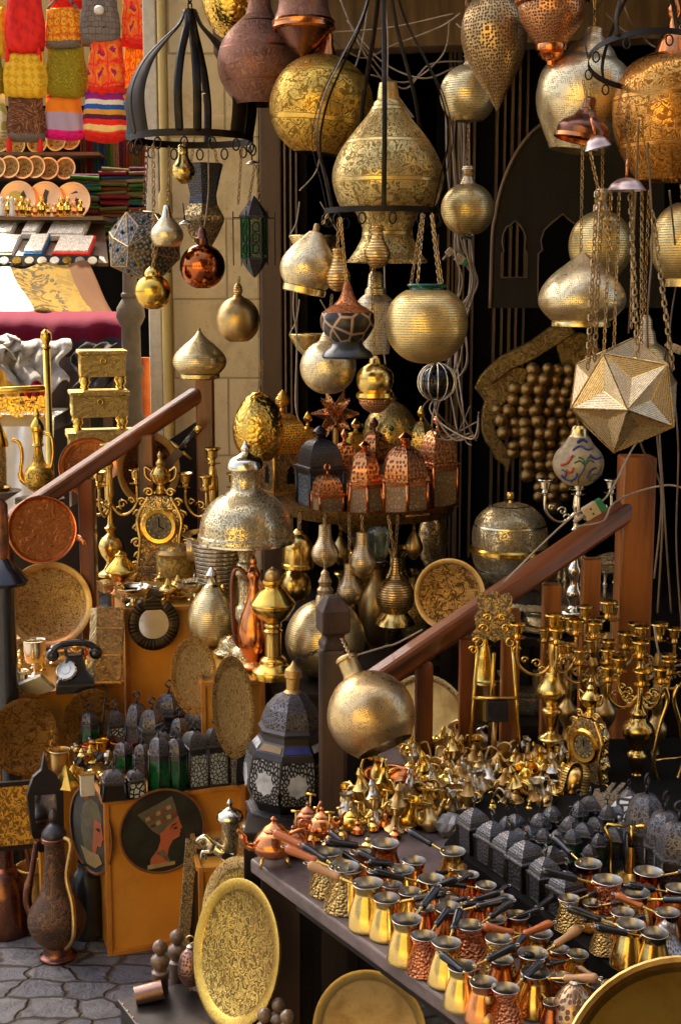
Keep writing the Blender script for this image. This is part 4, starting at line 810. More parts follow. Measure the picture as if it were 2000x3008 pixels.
# round table with silver behind the near handrail
P = on(1610, 1722, at(1495, 1722, 3.95).z); RZ = P.z; s = sc(P)
o = root('round_table', 'round dark table with a pale metal edge behind the near handrail', 'table', (P.x, P.y, 0)); R = 262 * s
MB().lathe([(0, RZ), (R, RZ), (R, RZ - .02), (0, RZ - .022)], 64).build('table_top', m_black, o); MB().lathe([(R + .001, RZ - .02), (R + .004, RZ - .018), (R + .004, RZ - .002), (R + .001, RZ)], 64).build('edge', m_silver_engr, o)
for a in (.6, 2.5, 4.2, 5.6): MB().beam((R * .6 * cos(a), R * .6 * sin(a), RZ - .022), (R * .75 * cos(a), R * .75 * sin(a), 0), .03, .03).build('leg', m_darkwood, o)
T_('cloche', 'large embossed silver cloche with a ball knob on the round table', 1494, 1712, RZ + .001, None, 'serving dish', [('bowl', m_silver_engr, [(52, 0), (78, 16), (100, 48), (110, 78), (112, 92)]), ('rim', m_gold, [(112, 92), (119, 94), (119, 104), (113, 110)]), ('dome', m_silver_engr, [(110, 110), (110, 150), (98, 190), (66, 222), (36, 234), (16, 238)]), ('knob', m_brass, [(8, 236), (6, 244), (12, 250), (14, 260), (10, 268), (2, 271)])])
for i, (px_, yb, lb) in enumerate(((1672, 1700, 'small silver footed box on the round table left of the tall post'), (1790, 1712, 'small silver footed casket on the round table right of the baluster'))):
    P = on(px_, yb, RZ + .001); s = sc(P); o = root('silver_box', lb, 'box', P, (0, 0, .3))
    MB().box((0, 0, 48 * s), (66 * s, 50 * s, 30 * s)).build('box', m_silver_engr, o, 3 * s)
    MB().lathe([(50 * s, 64 * s), (46 * s, 72 * s), (20 * s, 86 * s), (4 * s, 92 * s)], 4, None, False, pi / 4, 1.1).build('lid', m_silver_engr, o)
    for dx in (-1, 1):
        for dy in (-1, 1): MB().lathe([(8*s, 0), (4*s, 10*s), (8*s, 34*s)], 8, Matrix.Translation((dx*26*s, dy*18*s, 0))).build('leg', m_silver, o)
# lower silver trays seen between the balusters
o, s = T_('tray_stack', 'bright silver bowl on a stack of trays seen between the balusters', 1600, 1850, None, None, 'tray', [('tray', m_silver_engr, [(20, 0), (96, 10), (100, 16), (60, 18)]), ('bowl', m_silver, [(56, 18), (62, 24), (70, 46), (74, 62), (66, 60)])], Y=3.75)
o, s = T_('tray_stack', 'wide silver tray with a raised rim low behind the balusters', 1545, 2070, None, None, 'tray', [('tray', m_silver_engr, [(30, 0), (130, 8), (140, 22), (142, 60), (150, 66), (136, 70), (128, 30), (0, 26)])], Y=3.7)
o, s = T_('brass_jar', 'tall stepped brass bell jar behind the balusters under the easel', 1422, 2110, None, None, 'jar', [('body', m_brass, [(44, 0), (44, 100), (48, 108), (44, 116)]), ('lid', m_gold, [(48, 116), (40, 124), (30, 150), (24, 180), (22, 186), (16, 210), (12, 214), (6, 240), (2, 256)])], Y=3.55)
su = root('shelf_unit', 'dark wooden shelf unit behind the balusters holding silver trays', 'shelf', (at(1560, 1950, 3.85).x, 3.85, 0))
for y_, Y_ in ((1850, 3.75), (2070, 3.7), (2110, 3.55)): zz_ = at(1560, y_, Y_).z; MB().box((0, -.05 if y_ < 2100 else -.28, zz_ - .012), (.5, .3 if y_ < 2100 else .16, .02)).build('shelf', m_darkwood, su)
for x_ in (-.24, .24): MB().box((x_, .1, .42), (.03, .03, .84)).build('upright', m_darkwood, su)
# ------------------------------------------------------------- bronze grapes, carved screen
GY = 5.6; g0 = at(1560, 1200, GY); s = sc(g0)
o = root('grape_plaque', 'large bronze wall relief of a bunch of grapes with leaves and branch', 'wall ornament', V((g0.x, GY, g0.z - 280 * s)))
lz = lambda x, y, d=0: (at(x, y, GY) - o.location) + V((0, d, 0))
def flat(pts, t, nm, mat, d=0, jag=0):
    out = []
    for i, (x, y) in enumerate(pts):
        out.append((x, y))
        if jag:
            x2, y2 = pts[(i + 1) % len(pts)]; n_ = max(1, int(math.hypot(x2 - x, y2 - y) / 22))
            for k in range(1, n_): out.append((x + (x2 - x) * k / n_ + random.uniform(-jag, jag), y + (y2 - y) * k / n_ + random.uniform(-jag, jag)))
    q = [(lz(x, y).x, lz(x, y).z) for x, y in out]; b = MB(); b.prism(q, t, Matrix.Translation((0, d, 0))); return b.build(nm, mat, o, .006)
flat([(1425, 1085), (1470, 1045), (1560, 1000), (1620, 955), (1660, 945), (1690, 975), (1640, 1010), (1560, 1060), (1500, 1085), (1440, 1130)], .04, 'branch', m_bronze_leaf, -.02)
flat([(1392, 1140), (1425, 1085), (1490, 1065), (1555, 1085), (1540, 1125), (1500, 1165), (1462, 1200), (1450, 1240), (1470, 1290), (1505, 1330), (1490, 1392), (1455, 1350), (1425, 1300), (1412, 1250), (1422, 1180)], .03, 'leaf', m_bronze_leaf, -.01, 6)
flat([(1630, 1010), (1680, 975), (1740, 985), (1770, 1040), (1740, 1090), (1690, 1110), (1650, 1075), (1640, 1040)], .03, 'leaf', m_bronze_leaf, .0, 6)
gm = MB().ball((0, 0, 0), 17 * s, 14); gp_ = gm.build('grape', m_bronze, o); first = True; n_ = 0
for r_ in range(14):
    y = 1082 + r_ * 31; xl = 1562 - 26 * r_ if r_ < 5 else 1448 + (r_ - 5) * 19; xr = 1700 if r_ < 9 else 1720 - (r_ - 8) * 14
    x = xl + (18 if r_ % 2 else 0)
    while x < xr:
        q = gp_ if first else gp_.copy()
        if not first: COL.objects.link(q)
        first = False; q.parent = o; q.location = lz(x + random.uniform(-6, 6), y + random.uniform(-6, 6), -.035 - random.uniform(0, .03)); q.scale = (random.uniform(.95, 1.25),) * 3; x += 36; n_ += 1
flat([(1500, 1090), (1720, 1070), (1740, 1250), (1690, 1420), (1650, 1490), (1600, 1440), (1520, 1330), (1480, 1220)], .02, 'backing', m_jamb, .02)
SY = 5.3; a0 = at(1680, 905, SY); o = root('carved_screen', 'dark arched wooden screen with two carved keyhole openings', 'screen', V((a0.x, SY, a0.z - .02)))
lx = lambda x, y: ((at(x, y, SY) - o.location).x, (at(x, y, SY) - o.location).z)
outer = [(1442, 905), (1448, 700), (1456, 640), (1475, 550), (1510, 465), (1550, 405), (1600, 360), (1670, 325), (1750, 315), (1850, 335), (1920, 400), (1950, 500), (1950, 905)]
h1 = [(1470, 815), (1472, 745), (1480, 738), (1474, 715), (1476, 690), (1486, 668), (1500, 660), (1513, 648), (1526, 660), (1538, 680), (1544, 700), (1540, 730), (1548, 745), (1546, 815)]
h2 = [(1578, 870), (1580, 745), (1592, 735), (1588, 705), (1598, 675), (1620, 655), (1652, 628), (1670, 645), (1690, 660), (1702, 690), (1700, 735), (1712, 745), (1712, 870)]
poly = [outer[0]] + h1 + [h1[0], outer[0]] + outer[1:] + [(1700, 905), h2[-1]] + h2[:-1][::-1] + [h2[-1], (1700, 905)]
def keyhole(out, holes):
    res = list(out)
    for h in holes:
        res = [res[0]] + h + [h[0]] + res
    return res
def area(p): return sum(p[i][0] * p[(i+1) % len(p)][1] - p[(i+1) % len(p)][0] * p[i][1] for i in range(len(p)))
if area(outer) * area(h1) > 0: h1 = h1[::-1]; h2 = h2[::-1]
import mathutils
def holed(o, loops, t, nm, mat, d=0):
    L3 = [[V((q[0], q[1], 0)) for q in (lx(*p) for p in lp)] for lp in loops]; tri = mathutils.geometry.tessellate_polygon(L3); fl = [p for lp in L3 for p in lp]; b = MB()
    b.v = [V((p.x, d, p.y)) for p in fl] + [V((p.x, d + t, p.y)) for p in fl]; n = len(fl)
    for a, b_, c in tri: b.face([a, b_, c]); b.face([a + n, b_ + n, c + n])
    k = 0
    for lp in L3:
        m_ = len(lp)
        for i in range(m_): j = (i + 1) % m_; b.face([k + i, k + j, k + j + n, k + i + n])
        k += m_
    return b.build(nm, mat, o)
holed(o, [outer, h1, h2], .03, 'panel', m_screen)
MB().tube([V((lx(*p)[0] - .004, -.004, lx(*p)[1])) for p in spline([V((x, y, 0)) for x, y in outer[:8]], 4) for p in [(p.x, p.y)]], .008, 5).build('lit_edge', m_batten, o)  # lighter tube along the arch stands in for its lit edge
for hh in (h1, h2): MB().tube([V((lx(*p)[0], -.003, lx(*p)[1])) for p in hh], .0035, 5, closed=True).build('opening_moulding', m_batten, o)
# ------------------------------------------------------------- left side: crate tops
def candelabrum(label, P, s, prof, arms, mat, mat2, cup_h, top=True, rot=0, base=None):
    """prof: stem (halfwidth, height) in picture units; arms: (angle, reach, rise from, cup height)"""
    o = root('candelabrum', label, 'candelabrum', P, (0, 0, rot))
    if base: MB().box((0, 0, base[1] * s / 2), (base[0] * 2 * s, base[0] * 2 * s, base[1] * s)).box((0, 0, base[1] * s * .3), (base[0] * 2.3 * s, base[0] * 2.3 * s, base[1] * s * .4)).build('base', mat, o, 2 * s)
    MB().lathe(smoothprof([(r * s, h * s) for r, h in prof], 4), 24).build('stem', mat, o)
    def cup(c, k, par):
        m = Matrix.Translation(c)
        q = MB().lathe([(3*k, 0), (10*k, 4*k), (24*k, 8*k), (25*k, 11*k), (10*k, 12*k), (8*k, 18*k), (15*k, 24*k), (17*k, 44*k), (26*k, 50*k), (25*k, 53*k), (14*k, 48*k), (12*k, 24*k)], 18, m)
        return q.build('candle_cup', mat2, par)
    for a, R, z0, z1 in arms:
        d = V((cos(a), sin(a), 0)); Z = V((0, 0, 1)); f = lambda r, z: d * r * s + Z * z * s
        pts = spline([f(4, z0), f(R * .35, z0 - 26), f(R * .7, z0 - 22), f(R * .98, z0 + 8), f(R, z1)], 6)
        arm = MB().tube(pts, 4.5 * s, 6)
        arm.tube([f(R * .45 + 14 * cos(t) * (1 - t / 9), z0 + 4 + 14 * sin(t) * (1 - t / 9)) for t in [i * .6 for i in range(13)]], 3.2 * s, 5)
        arm.tube([f(R * .8 - 10 * cos(t) * (1 - t / 9), z0 + 14 + 10 * sin(t) * (1 - t / 9)) for t in [i * .6 for i in range(12)]], 3 * s, 5)
        arm.tube([f(R * .3 + 9 * cos(t), z0 - 14 + 9 * sin(t)) for t in [i * .7 for i in range(9)]], 3 * s, 5)
        am = arm.build('arm', mat, o); cup(f(R, z1), s * .9, am)
    if top: cup(V((0, 0, cup_h * s)), s, o)
    return o
def st(px, yb, z): P = on(px, yb, z); return P, sc(P) / .985
P, s = st(330, 1640, AZ); P = on(330, 1690, AZ); s = sc(P) / .985
candelabrum('brass candelabrum with scrolled arms in front of the far handrail, left of the clock', P, s, [(42, 0), (40, 10), (24, 20), (16, 40), (30, 60), (38, 84), (30, 108), (12, 124), (20, 140), (10, 150), (7, 200), (14, 206), (7, 214), (12, 240), (8, 300), (12, 320), (6, 330)], [(radians(a), R_, 205, 262) for a, R_ in ((180, 78), (0, 78), (110, 60), (250, 60))], m_brass, m_brass, 330)
P = on(628, 1690, AZ); s = sc(P) / .985
candelabrum('brass candelabrum with fluted cups beside the silver lamp and stone pier', P, s, [(42, 0), (40, 10), (16, 30), (34, 70), (12, 110), (10, 200), (16, 210), (18, 260), (14, 300), (8, 320)], [(radians(a), R_, 200, 250) for a, R_ in ((175, 78), (5, 62), (255, 50))], m_brass, m_brass, 318)
# mantel clock
def clock(label, P, s, rot, dialtex, h=1.0):
    o = root('mantel_clock', label, 'clock', P, (0, 0, rot)); mb = MB()
    q = lambda x, y, z: (x * s, y * s, z * s)
    mb.box(q(0, 0, 10), q(170, 70, 20)).box(q(0, 0, 30), q(140, 60, 20)); mb.build('base', m_brass_fine, o, 2 * s)
    for dx in (-60, 60): MB().tube([q(dx * 1.15, -25, 0), q(dx * 1.2, -40, 8), q(dx, -25, 26)], 8 * s, 6).build('foot', m_brass, o)
    MB().prism([(x * s, z * s) for x, z in ((-58, 40), (-50, 70), (-62, 90), (-50, 120), (-56, 180), (-40, 215), (-20, 232), (20, 232), (40, 215), (56, 180), (50, 120), (62, 90), (50, 70), (58, 40))], 46 * s, Matrix.Translation((0, -23 * s, 0))).build('case', m_brass_fine, o, 2 * s)
    M = Matrix.Translation(q(0, -24, 150)) @ Matrix.Rotation(pi / 2, 4, 'X')
    MB().lathe([(34*s, 0), (36*s, 8*s), (46*s, 10*s), (52*s, 4*s), (52*s, 0)], 32, M).build('bezel', m_gold, o)
    dl = MB().lathe([(0, 4*s), (35*s, 4*s)], 32, M).build('dial', dialtex, o)
    for k in range(12): MB().box((30*s*sin(k*pi/6), -28.6*s, 150*s + 30*s*cos(k*pi/6)), (3.4*s, 1*s, 3.4*s)).build('hour_mark', m_paper, o)
    MB().tube([q(0, -29.5, 150), q(0, -29.5, 174)], 1.6*s, 4).tube([q(0, -29.5, 150), q(14, -29.5, 142)], 1.8*s, 4).build('hand', m_black, o)
    sr = MB()
    for sg in (-1, 1):
        for (cx, cz, r) in ((58, 62, 16), (66, 100, 15), (62, 140, 13), (58, 178, 15), (48, 212, 14), (30, 240, 13), (70, 36, 14)):
            sr.tube([q(sg * (cx + r * cos(t) * (1 - t / 11)), -12, cz + r * sin(t) * (1 - t / 11)) for t in [i * .55 for i in range(16)]], 3.6 * s, 5)
        sr.tube(spline([q(sg * 62, -20, 40), q(sg * 54, -24, 110), q(sg * 60, -22, 170), q(sg * 30, -18, 228)], 6), 5 * s, 6)
    sr.build('scrollwork', m_brass, o)
    MB().lathe([(14*s, 230*s), (26*s, 238*s), (12*s, 248*s), (10*s, 256*s), (26*s, 272*s), (30*s, 290*s), (22*s, 304*s), (12*s, 312*s), (14*s, 320*s), (6*s, 330*s), (9*s, 340*s), (3*s, 350*s)], 20).build('urn', m_brass, o)
    for sg in (-1, 1): MB().tube(spline([q(sg * 24, 0, 296), q(sg * 42, 0, 306), q(sg * 40, 0, 280), q(sg * 24, 0, 268)], 5), 3*s, 5).build('urn_handle', m_brass, o)
    return o
m_dial = metal('painted dial', (.05, .05, .03), .35, 'oengr', 60, dark=(.30, .20, .07), bump=.1, met=0.0, gm=.7)
P = on(478, 1700, AZ); s = sc(P) / .985
clock('ornate brass mantel clock with urn finial between the two left candelabra', P, s * 1.06, radians(-6), m_dial)
plate('carved_plate', 'dark brown carved round plate behind the mantel clock', 437, 1378, 4.58, 92, radians(12), radians(6), m_bronze, metal('dark carved copper', (.20, .09, .045), .4, 'oengr', 60, bump=.7, patina=.6), sy=1.2, cat='plate')
plate('copper_dish', 'copper dish leaning behind the upper left handrail', 262, 1370, 4.75, 88, radians(14), radians(16), m_copper, m_cop_tray, cat='plate')
o = plate('copper_pan', 'round beaten copper pan with a lipped rim and stub handle hung on the far handrail', 125, 1556, 4.08, 101, radians(18), radians(8), m_copper, m_cop_tray, cat='pan', rimw=.1, depth=.16)
s = sc(at(125, 1556, 4.1)); MB().tube([(98*s, 0, 75*s), (118*s, -.01, 62*s), (122*s, -.01, 48*s)], 9*s, 8).build('handle', m_copper, o)
plate('brass_tray', 'large stippled pale brass tray behind the silver cups', 145, 1775, 4.28, 126, radians(14), radians(14), m_brass_old, m_tray_pale, rimw=.16, depth=.08)
# sword
a, b_ = at(480, 1380, 4.5), at(600, 1240, 4.5); o = root('sword', 'sheathed sword with black grip and brass cross guard leaning on the far post', 'sword', a); d = (b_ - a); u = d.normalized(); x_ = u.cross(V((0, 1, 0)))
s = sc(a); MB().beam(-u * .12, d * .42, .03, .012, (0, 1, 0)).build('scabbard', m_jamb, o); MB().tube([d * .42, d * .8], 10*s, 8).build('grip', m_black, o)
MB().tube([d * .42 - x_ * 42*s, d * .42 - x_ * 15*s, d * .42 + x_ * 15*s, d * .42 + x_ * 42*s], [3*s, 6*s, 6*s, 3*s], 6).build('guard', m_brass_old, o); MB().tube([d * .8, d * .93], [12*s, 10*s], 8).build('pommel', m_brass, o)
# crate A top
o, s = turned('incense_burner', 'brass incense burner with a pierced star lid on the silver book', 358, 1742, AZ, None, 'incense burner', [('foot', m_copper, [(36, 0), (34, 6), (14, 26), (12, 36)]), ('bowl', m_brass, [(12, 36), (36, 52), (46, 66)]), ('lid', m_gold, [(48, 66), (48, 70), (38, 84), (22, 100), (16, 108), (18, 114), (8, 122), (3, 126)])])
for px_, yb, w_, h_, d_, rz, lb in ((330, 1735, 70, 24, 60, .5, 'silver book shaped box with an open page at the corner of the ochre crate'), (385, 1757, 78, 26, 70, .45, 'silver hinged book box under the incense burner')):
    P = on(px_, yb, AZ); s = sc(P); o = root('book_box', lb, 'box', P, (0, 0, rz)); MB().box((0, 0, h_*s/2), (w_*s, d_*s, h_*s)).build('box', m_silver_engr, o, 2*s); MB().box((0, 0, h_*s + 3*s), ((w_+5)*s, (d_+5)*s, 6*s)).build('lid', m_silver, o, 2*s)
P = on(450, 1742, AZ); s = sc(P); o = root('jewel_box', 'flat embossed silver box between the clock and the dishes', 'box', P, (0, 0, -.3)); MB().box((0, 0, 11*s), (90*s, 60*s, 22*s)).build('box', m_tin, o, 2*s); MB().box((0, 0, 25*s), (96*s, 66*s, 6*s)).build('lid', m_silver_engr, o, 2*s)
T_('lidded_pot', 'round brass pot with an embossed flat lid beside the clock', 516, 1705, AZ, None, 'pot', [('body', m_chest, [(46, 0), (54, 6), (54, 70), (48, 78)]), ('lid', m_brass_old, [(58, 76), (60, 84), (50, 94)]), ('lid_top', m_silver_engr, [(48, 94), (46, 106), (20, 114), (0.5, 116)])])
T_('wine_cooler', 'large rippled silver bucket with wide rim behind the pear lamp', 640, 1752, AZ, None, 'bucket', [('body', metal('rippled silver', (.62, .56, .44), .28, 'ribs', 75, bump=1.0, patina=.4), [(46, 0), (54, 10), (66, 100), (76, 168)]), ('rim', m_silver, [(76, 168), (100, 182), (102, 186), (74, 178)])])
o = root('silver_cylinder', 'short rippled brass cylinder lying on the silver bucket', 'box', at(585, 1575, 4.3)); s = sc(o.location); MB().lathe([(0, -34*s), (38*s, -34*s), (38*s, 34*s), (0, 34*s)], 28, Matrix.Translation((0, 0, -38*s)) @ Matrix.Rotation(pi / 2, 4, 'Y')).build('body', m_ribpale, o)
for px_, yb, lb, mt in ((572, 1760, 'small oval openwork silver dish on a foot at the crate edge', m_silver_fili), (392, 1775, 'shallow silver leaf dish at the front corner of the crate', m_silver)):
    T_('footed_dish', lb, px_, yb, AZ, None, 'dish', [('foot', m_silver, [(22, 0), (8, 8), (7, 18)]), ('bowl', mt, [(7, 18), (30, 24), (46, 38), (54, 52), (50, 52), (40, 42)])])
for px_, yb, lb in ((494, 1758, 'small brass genie lamp next to the oval silver dish'), (524, 1748, 'little brass bell beside the genie lamp on the crate')):
    T_('brass_trinket', lb, px_, yb, AZ, None, 'trinket', [('foot', m_brass, [(20, 0), (8, 6), (8, 12)]), ('bowl', m_brass, [(8, 12), (28, 22), (26, 32), (12, 42)]), ('lid', m_gold, [(12, 42), (8, 50), (3, 60)])])
# horseshoe mirror
P = at(455, 1886, 4.0); s = sc(P); o = root('horseshoe_mirror', 'dark horseshoe framed mirror hung on the tall ochre crate', 'mirror', P + V((0, -.012, 0)), (radians(-3), 0, radians(13)))
arc = [(58*s*cos(t), 58*s + 62*s*sin(t)) for t in [radians(120 + k * 12.5) for k in range(25)]]
arcw = [(t_[0], t_[1]) for t_ in arc]
hb = MB(); hb.tube([(x_, -.006, z_) for x_, z_ in arc], 17*s, 8, flat=.35, up=(1, 0, 0)); hb.prism([(-30*s, 100*s), (30*s, 100*s), (22*s, 128*s), (0, 138*s), (-22*s, 128*s)], .012, Matrix.Translation((0, -.012, 0))); hb.build('frame', metal('dark horn and iron', (.07, .055, .035), .45, 'ribs', 90, bump=.6), o)
MB().lathe([(0, .002), (46*s, .002)], 32, Matrix.Translation((0, -.006, 60*s)) @ Matrix.Rotation(pi / 2, 4, 'X')).build('glass', m_mirror, o)
# crate L top: telephone, cups, book box
P = on(318, 2008, LZ); s = sc(P); o = root('book_box', 'tall embossed silver book box standing upright behind the telephone', 'box', P, (radians(-10), radians(8), radians(32)))
MB().box((-14*s, 0, 112*s), (82*s, 44*s, 220*s)).build('box', m_silver_engr, o, 2*s); MB().box((32*s, 2*s, 112*s), (8*s, 52*s, 228*s)).build('spine', m_chest, o, 2*s); MB().box((-14*s, -26*s, 112*s), (84*s, 8*s, 226*s)).build('cover', m_silver_engr, o, 2*s)
P = on(222, 2022, LZ); s = sc(P); o = root('telephone', 'old black rotary telephone with a silver dial', 'telephone', P, (0, 0, radians(12)))
MB().lathe([(74*s, 0), (76*s, 26*s), (70*s, 34*s), (46*s, 62*s), (34*s, 92*s), (34*s, 104*s), (1*s, 106*s)], 4, None, False, pi / 4, 1.05).build('body', m_black, o, 5*s)
M = Matrix.Translation((-24*s, -34*s, 66*s)) @ Matrix.Rotation(radians(52), 4, 'X') @ Matrix.Rotation(radians(-20), 4, 'Y'); MB().lathe([(0, 6*s), (14*s, 6*s), (15*s, 4*s), (28*s, 4*s), (32*s, 0), (32*s, -6*s)], 28, M).build('dial', m_silver, o)
for dx in (-24, 24): MB().box((dx*s, 0, 112*s), (10*s, 40*s, 18*s)).build('cradle', m_black, o, 2*s)
MB().tube(spline([(-62*s, 0, 106*s), (-52*s, 0, 126*s), (-26*s, 0, 136*s), (26*s, 0, 136*s), (52*s, 0, 126*s), (62*s, 0, 106*s)], 5), 10*s, 10).ball((-62*s, 0, 104*s), 20*s, 12).ball((62*s, 0, 104*s), 20*s, 12).build('handset', m_black, o)
MB().tube(spline([(60*s, 10*s, 20*s), (90*s, -20*s, 2*s), (80*s, -70*s, -30*s), (70*s, -80*s, -120*s)], 6), 2.5*s, 5).build('cord', m_black, o)
cupp = lambda h: [('foot', m_silver, [(24, 0), (22, 4), (8, 10), (7, .3*h)]), ('bowl', m_silver, [(7, .3*h), (26, .4*h), (31, .6*h), (32, .96*h), (33, h), (29, .95*h), (27, .5*h), (4, .4*h)])]
T_('goblet', 'polished silver goblet with banded rim at the left of the telephone', 106, 1985, LZ, None, 'goblet', cupp(105))
T_('goblet', 'slim silver goblet in front of the stippled brass tray', 132, 1900, LZ, None, 'goblet', [('foot', m_silver, [(16, 0), (5, 6), (5, 26)]), ('bowl', m_silver, [(5, 26), (12, 34), (16, 62), (22, 66), (18, 62)])])
T_('silver_cup', 'short silver beaker at the front left of the ochre shelf crate', 57, 2030, LZ, None, 'cup', [('body', m_silver, [(27, 0), (28, 4), (28, 48), (32, 56), (29, 54), (25, 10), (0, 8)])])
T_('silver_cup', 'broad silver bowl cut by the left edge on the ochre shelf crate', 10, 2036, LZ, None, 'cup', [('bowl', m_silver_engr, [(20, 0), (34, 10), (38, 34), (42, 44), (38, 42)]), ('saucer', m_silver, [(46, -1), (50, 3), (30, 1)])])
P = on(128, 2035, LZ); s = sc(P); o = root('pocket_book', 'small cream book with gilt edges propped against the telephone', 'book', P, (radians(38), radians(-24), radians(-22))); MB().box((0, 0, 34*s), (92*s, 14*s, 66*s)).build('cover', m_paper, o, 2*s); MB().box((0, 1*s, 34*s), (95*s, 9*s, 62*s)).build('pages', m_tray_gold, o)
for px_, yb, w_, r_, rz, lb in ((28, 1925, 80, 26, .3, 'embossed ivory coloured roll at the left end of the shelf crate'), (168, 1905, 70, 24, -.3, 'brown leather roll behind the telephone')):
    P = on(px_, yb, LZ); s = sc(P); o = root('scroll_case', lb, 'scroll', P, (0, 0, rz)); MB().lathe([(0, -w_*s/2), (r_*s, -w_*s/2), (r_*s, w_*s/2), (0, w_*s/2)], 24, Matrix.Translation((0, 0, r_*s)) @ Matrix.Rotation(pi / 2, 4, 'Y')).build('case', m_tray_pale if px_ < 100 else m_jamb, o)
plate('carved_tray', 'large dark red carved brass tray hung on the front of the shelf crate', 72, 2165, 3.70, 102, radians(25), radians(5), m_tray_brown, m_tray_brown, sy=1.13, rimw=.2)
plate('carved_tray', 'smaller carved brass tray on the shelf crate beside the tall ochre crate', 272, 2125, 3.80, 90, radians(25), radians(5), m_tray_brown, m_tray_brown, sy=1.15, rimw=.2)
P = at(40, 2490, 3.45); s = sc(P); o = root('relief_panel', 'gilded relief panel in a dark frame leaning at the left edge', 'panel', P, (radians(-8), 0, radians(14)))
MB().box((0, 0, 95*s), (190*s, .012, 185*s)).build('relief', metal('gilded relief', (.72, .40, .07), .4, 'ofili', 55, bump=1.0, dark=(.22, .10, .02), depth=.006), o)
fb = MB()
for z_ in (2, 190): fb.box((0, -.004, z_*s), (206*s, .02, 12*s))
for x_ in (-98, 98): fb.box((x_*s, -.004, 96*s), (12*s, .02, 176*s))
fb.build('frame', m_darkwood, o)
# vanity mirror on a stand
P = at(142, 2500, 3.42); s = sc(P); o = root('vanity_mirror', 'grey metal framed mirror with pointed top on an ochre stand', 'mirror', (P.x, P.y, 0), (0, 0, radians(28))); zz = P.z
out = [(-36, 60), (-20, 0), (20, 0), (40, 60), (42, 180), (26, 230), (8, 250), (0, 300), (-8, 250), (-28, 232), (-44, 180)]; mi = [(-22, 70), (-4, 52), (20, 62), (26, 100), (24, 170), (-26, 176), (-28, 110)]
L3 = [[V((x*s*1.25, z*s + zz, 0)) for x, z in l] for l in (out, mi)]; tri = mathutils.geometry.tessellate_polygon(L3); fl = [p for l in L3 for p in l]; b = MB(); n = len(fl)
b.v = [V((p.x, 0, p.y)) for p in fl] + [V((p.x, .014, p.y)) for p in fl]
for t_ in tri: b.face(list(t_)); b.face([i + n for i in t_])
k = 0
for l in L3:
    for i in range(len(l)): j = (i + 1) % len(l); b.face([k + i, k + j, k + j + n, k + i + n])
    k += len(l)
b.build('frame', m_iron_grey, o); MB().prism([(x*s*1.25, z*s + zz) for x, z in mi], .004, Matrix.Translation((0, .006, 0))).build('glass', m_mirror, o); MB().box((0, .03, zz / 2 + .02), (.03, .02, zz + .1)).build('stand', m_crate, o)
# crate B: dark lanterns
LB = [(335, 2342, 40, 2292, 2262, 2240, 0), (400, 2338, 30, 2288, 2262, 2240, 1), (470, 2322, 36, 2212, 2166, 2130, 2), (520, 2316, 34, 2214, 2170, 2138, 2), (577, 2308, 36, 2195, 2148, 2120, 3), (635, 2300, 36, 2188, 2138, 2112, 3), (692, 2294, 36, 2185, 2134, 2095, 4),
      (266, 2188, 30, 2125, 2090, 2064, 2), (341, 2186, 30, 2126, 2086, 2058, 1), (405, 2190, 40, 2125, 2066, 2032, 4), (450, 2218, 44, 2142, 2084, 2050, 4), (500, 2180, 46, 2098, 2036, 2000, 4), (585, 2200, 46, 2130, 2076, 2040, 4), (530, 2230, 34, 2160, 2110, 2078, 4), (365, 2256, 32, 2210, 2180, 2160, 2), (420, 2272, 30, 2222, 2186, 2160, 4), (640, 2235, 32, 2170, 2120, 2090, 4), (690, 2240, 30, 2175, 2130, 2100, 0), (560, 2255, 30, 2190, 2150, 2120, 4), (480, 2250, 30, 2190, 2150, 2124, 0)]
pan = [m_darkwood, m_mos_cream, m_glass_dkgreen, m_mos_white, m_iron_perf]
kindn = ['closed dark sides', 'cream star lattice panes', 'dark green glass', 'white star lattice panes', 'pierced dark sides']
rows = ['at the front left corner of the ochre crate', 'second from the front left corner', 'in the front row, left of its green twin', 'in the front row, right of its green twin', 'in the front row, left of its lattice twin', 'in the front row, right of its lattice twin', 'at the right end of the front row', 'standing apart at the back left', 'at the back beside the green one', 'in the back row left of the wide domes', 'in the back row with a broad dome', 'tallest of the back row against the mosaic tray', 'broad dome near the right of the back row', 'in the middle between the broad domes', 'small, behind the front left corner lantern', 'small, behind the second front lantern', 'in the second row behind the right lattice lantern', 'in the second row behind the right end lantern', 'small, behind the left lattice lantern', 'small, behind the green pair']
for i, (px_, yb, hw, y1, y2, y3, k) in enumerate(LB):
    P = on(px_, yb, BZ); s = sc(P) / .96
    lantern('dark_lantern', 'iron lantern with ' + kindn[k] + ' ' + rows[i], P, 4 if k in (0, 1, 3) else 6, hw * s * (1.2 if k in (0, 1, 3) else 1.05), (yb - y1) * s, (yb - y2) * s, (yb - y3) * s, m_iron_grey, m_iron_fili, pan[k], radians((15, 20, 8, 22, 24, 20, 12)[i % 7]), .86, 'dark lanterns on the low ochre crate', True)
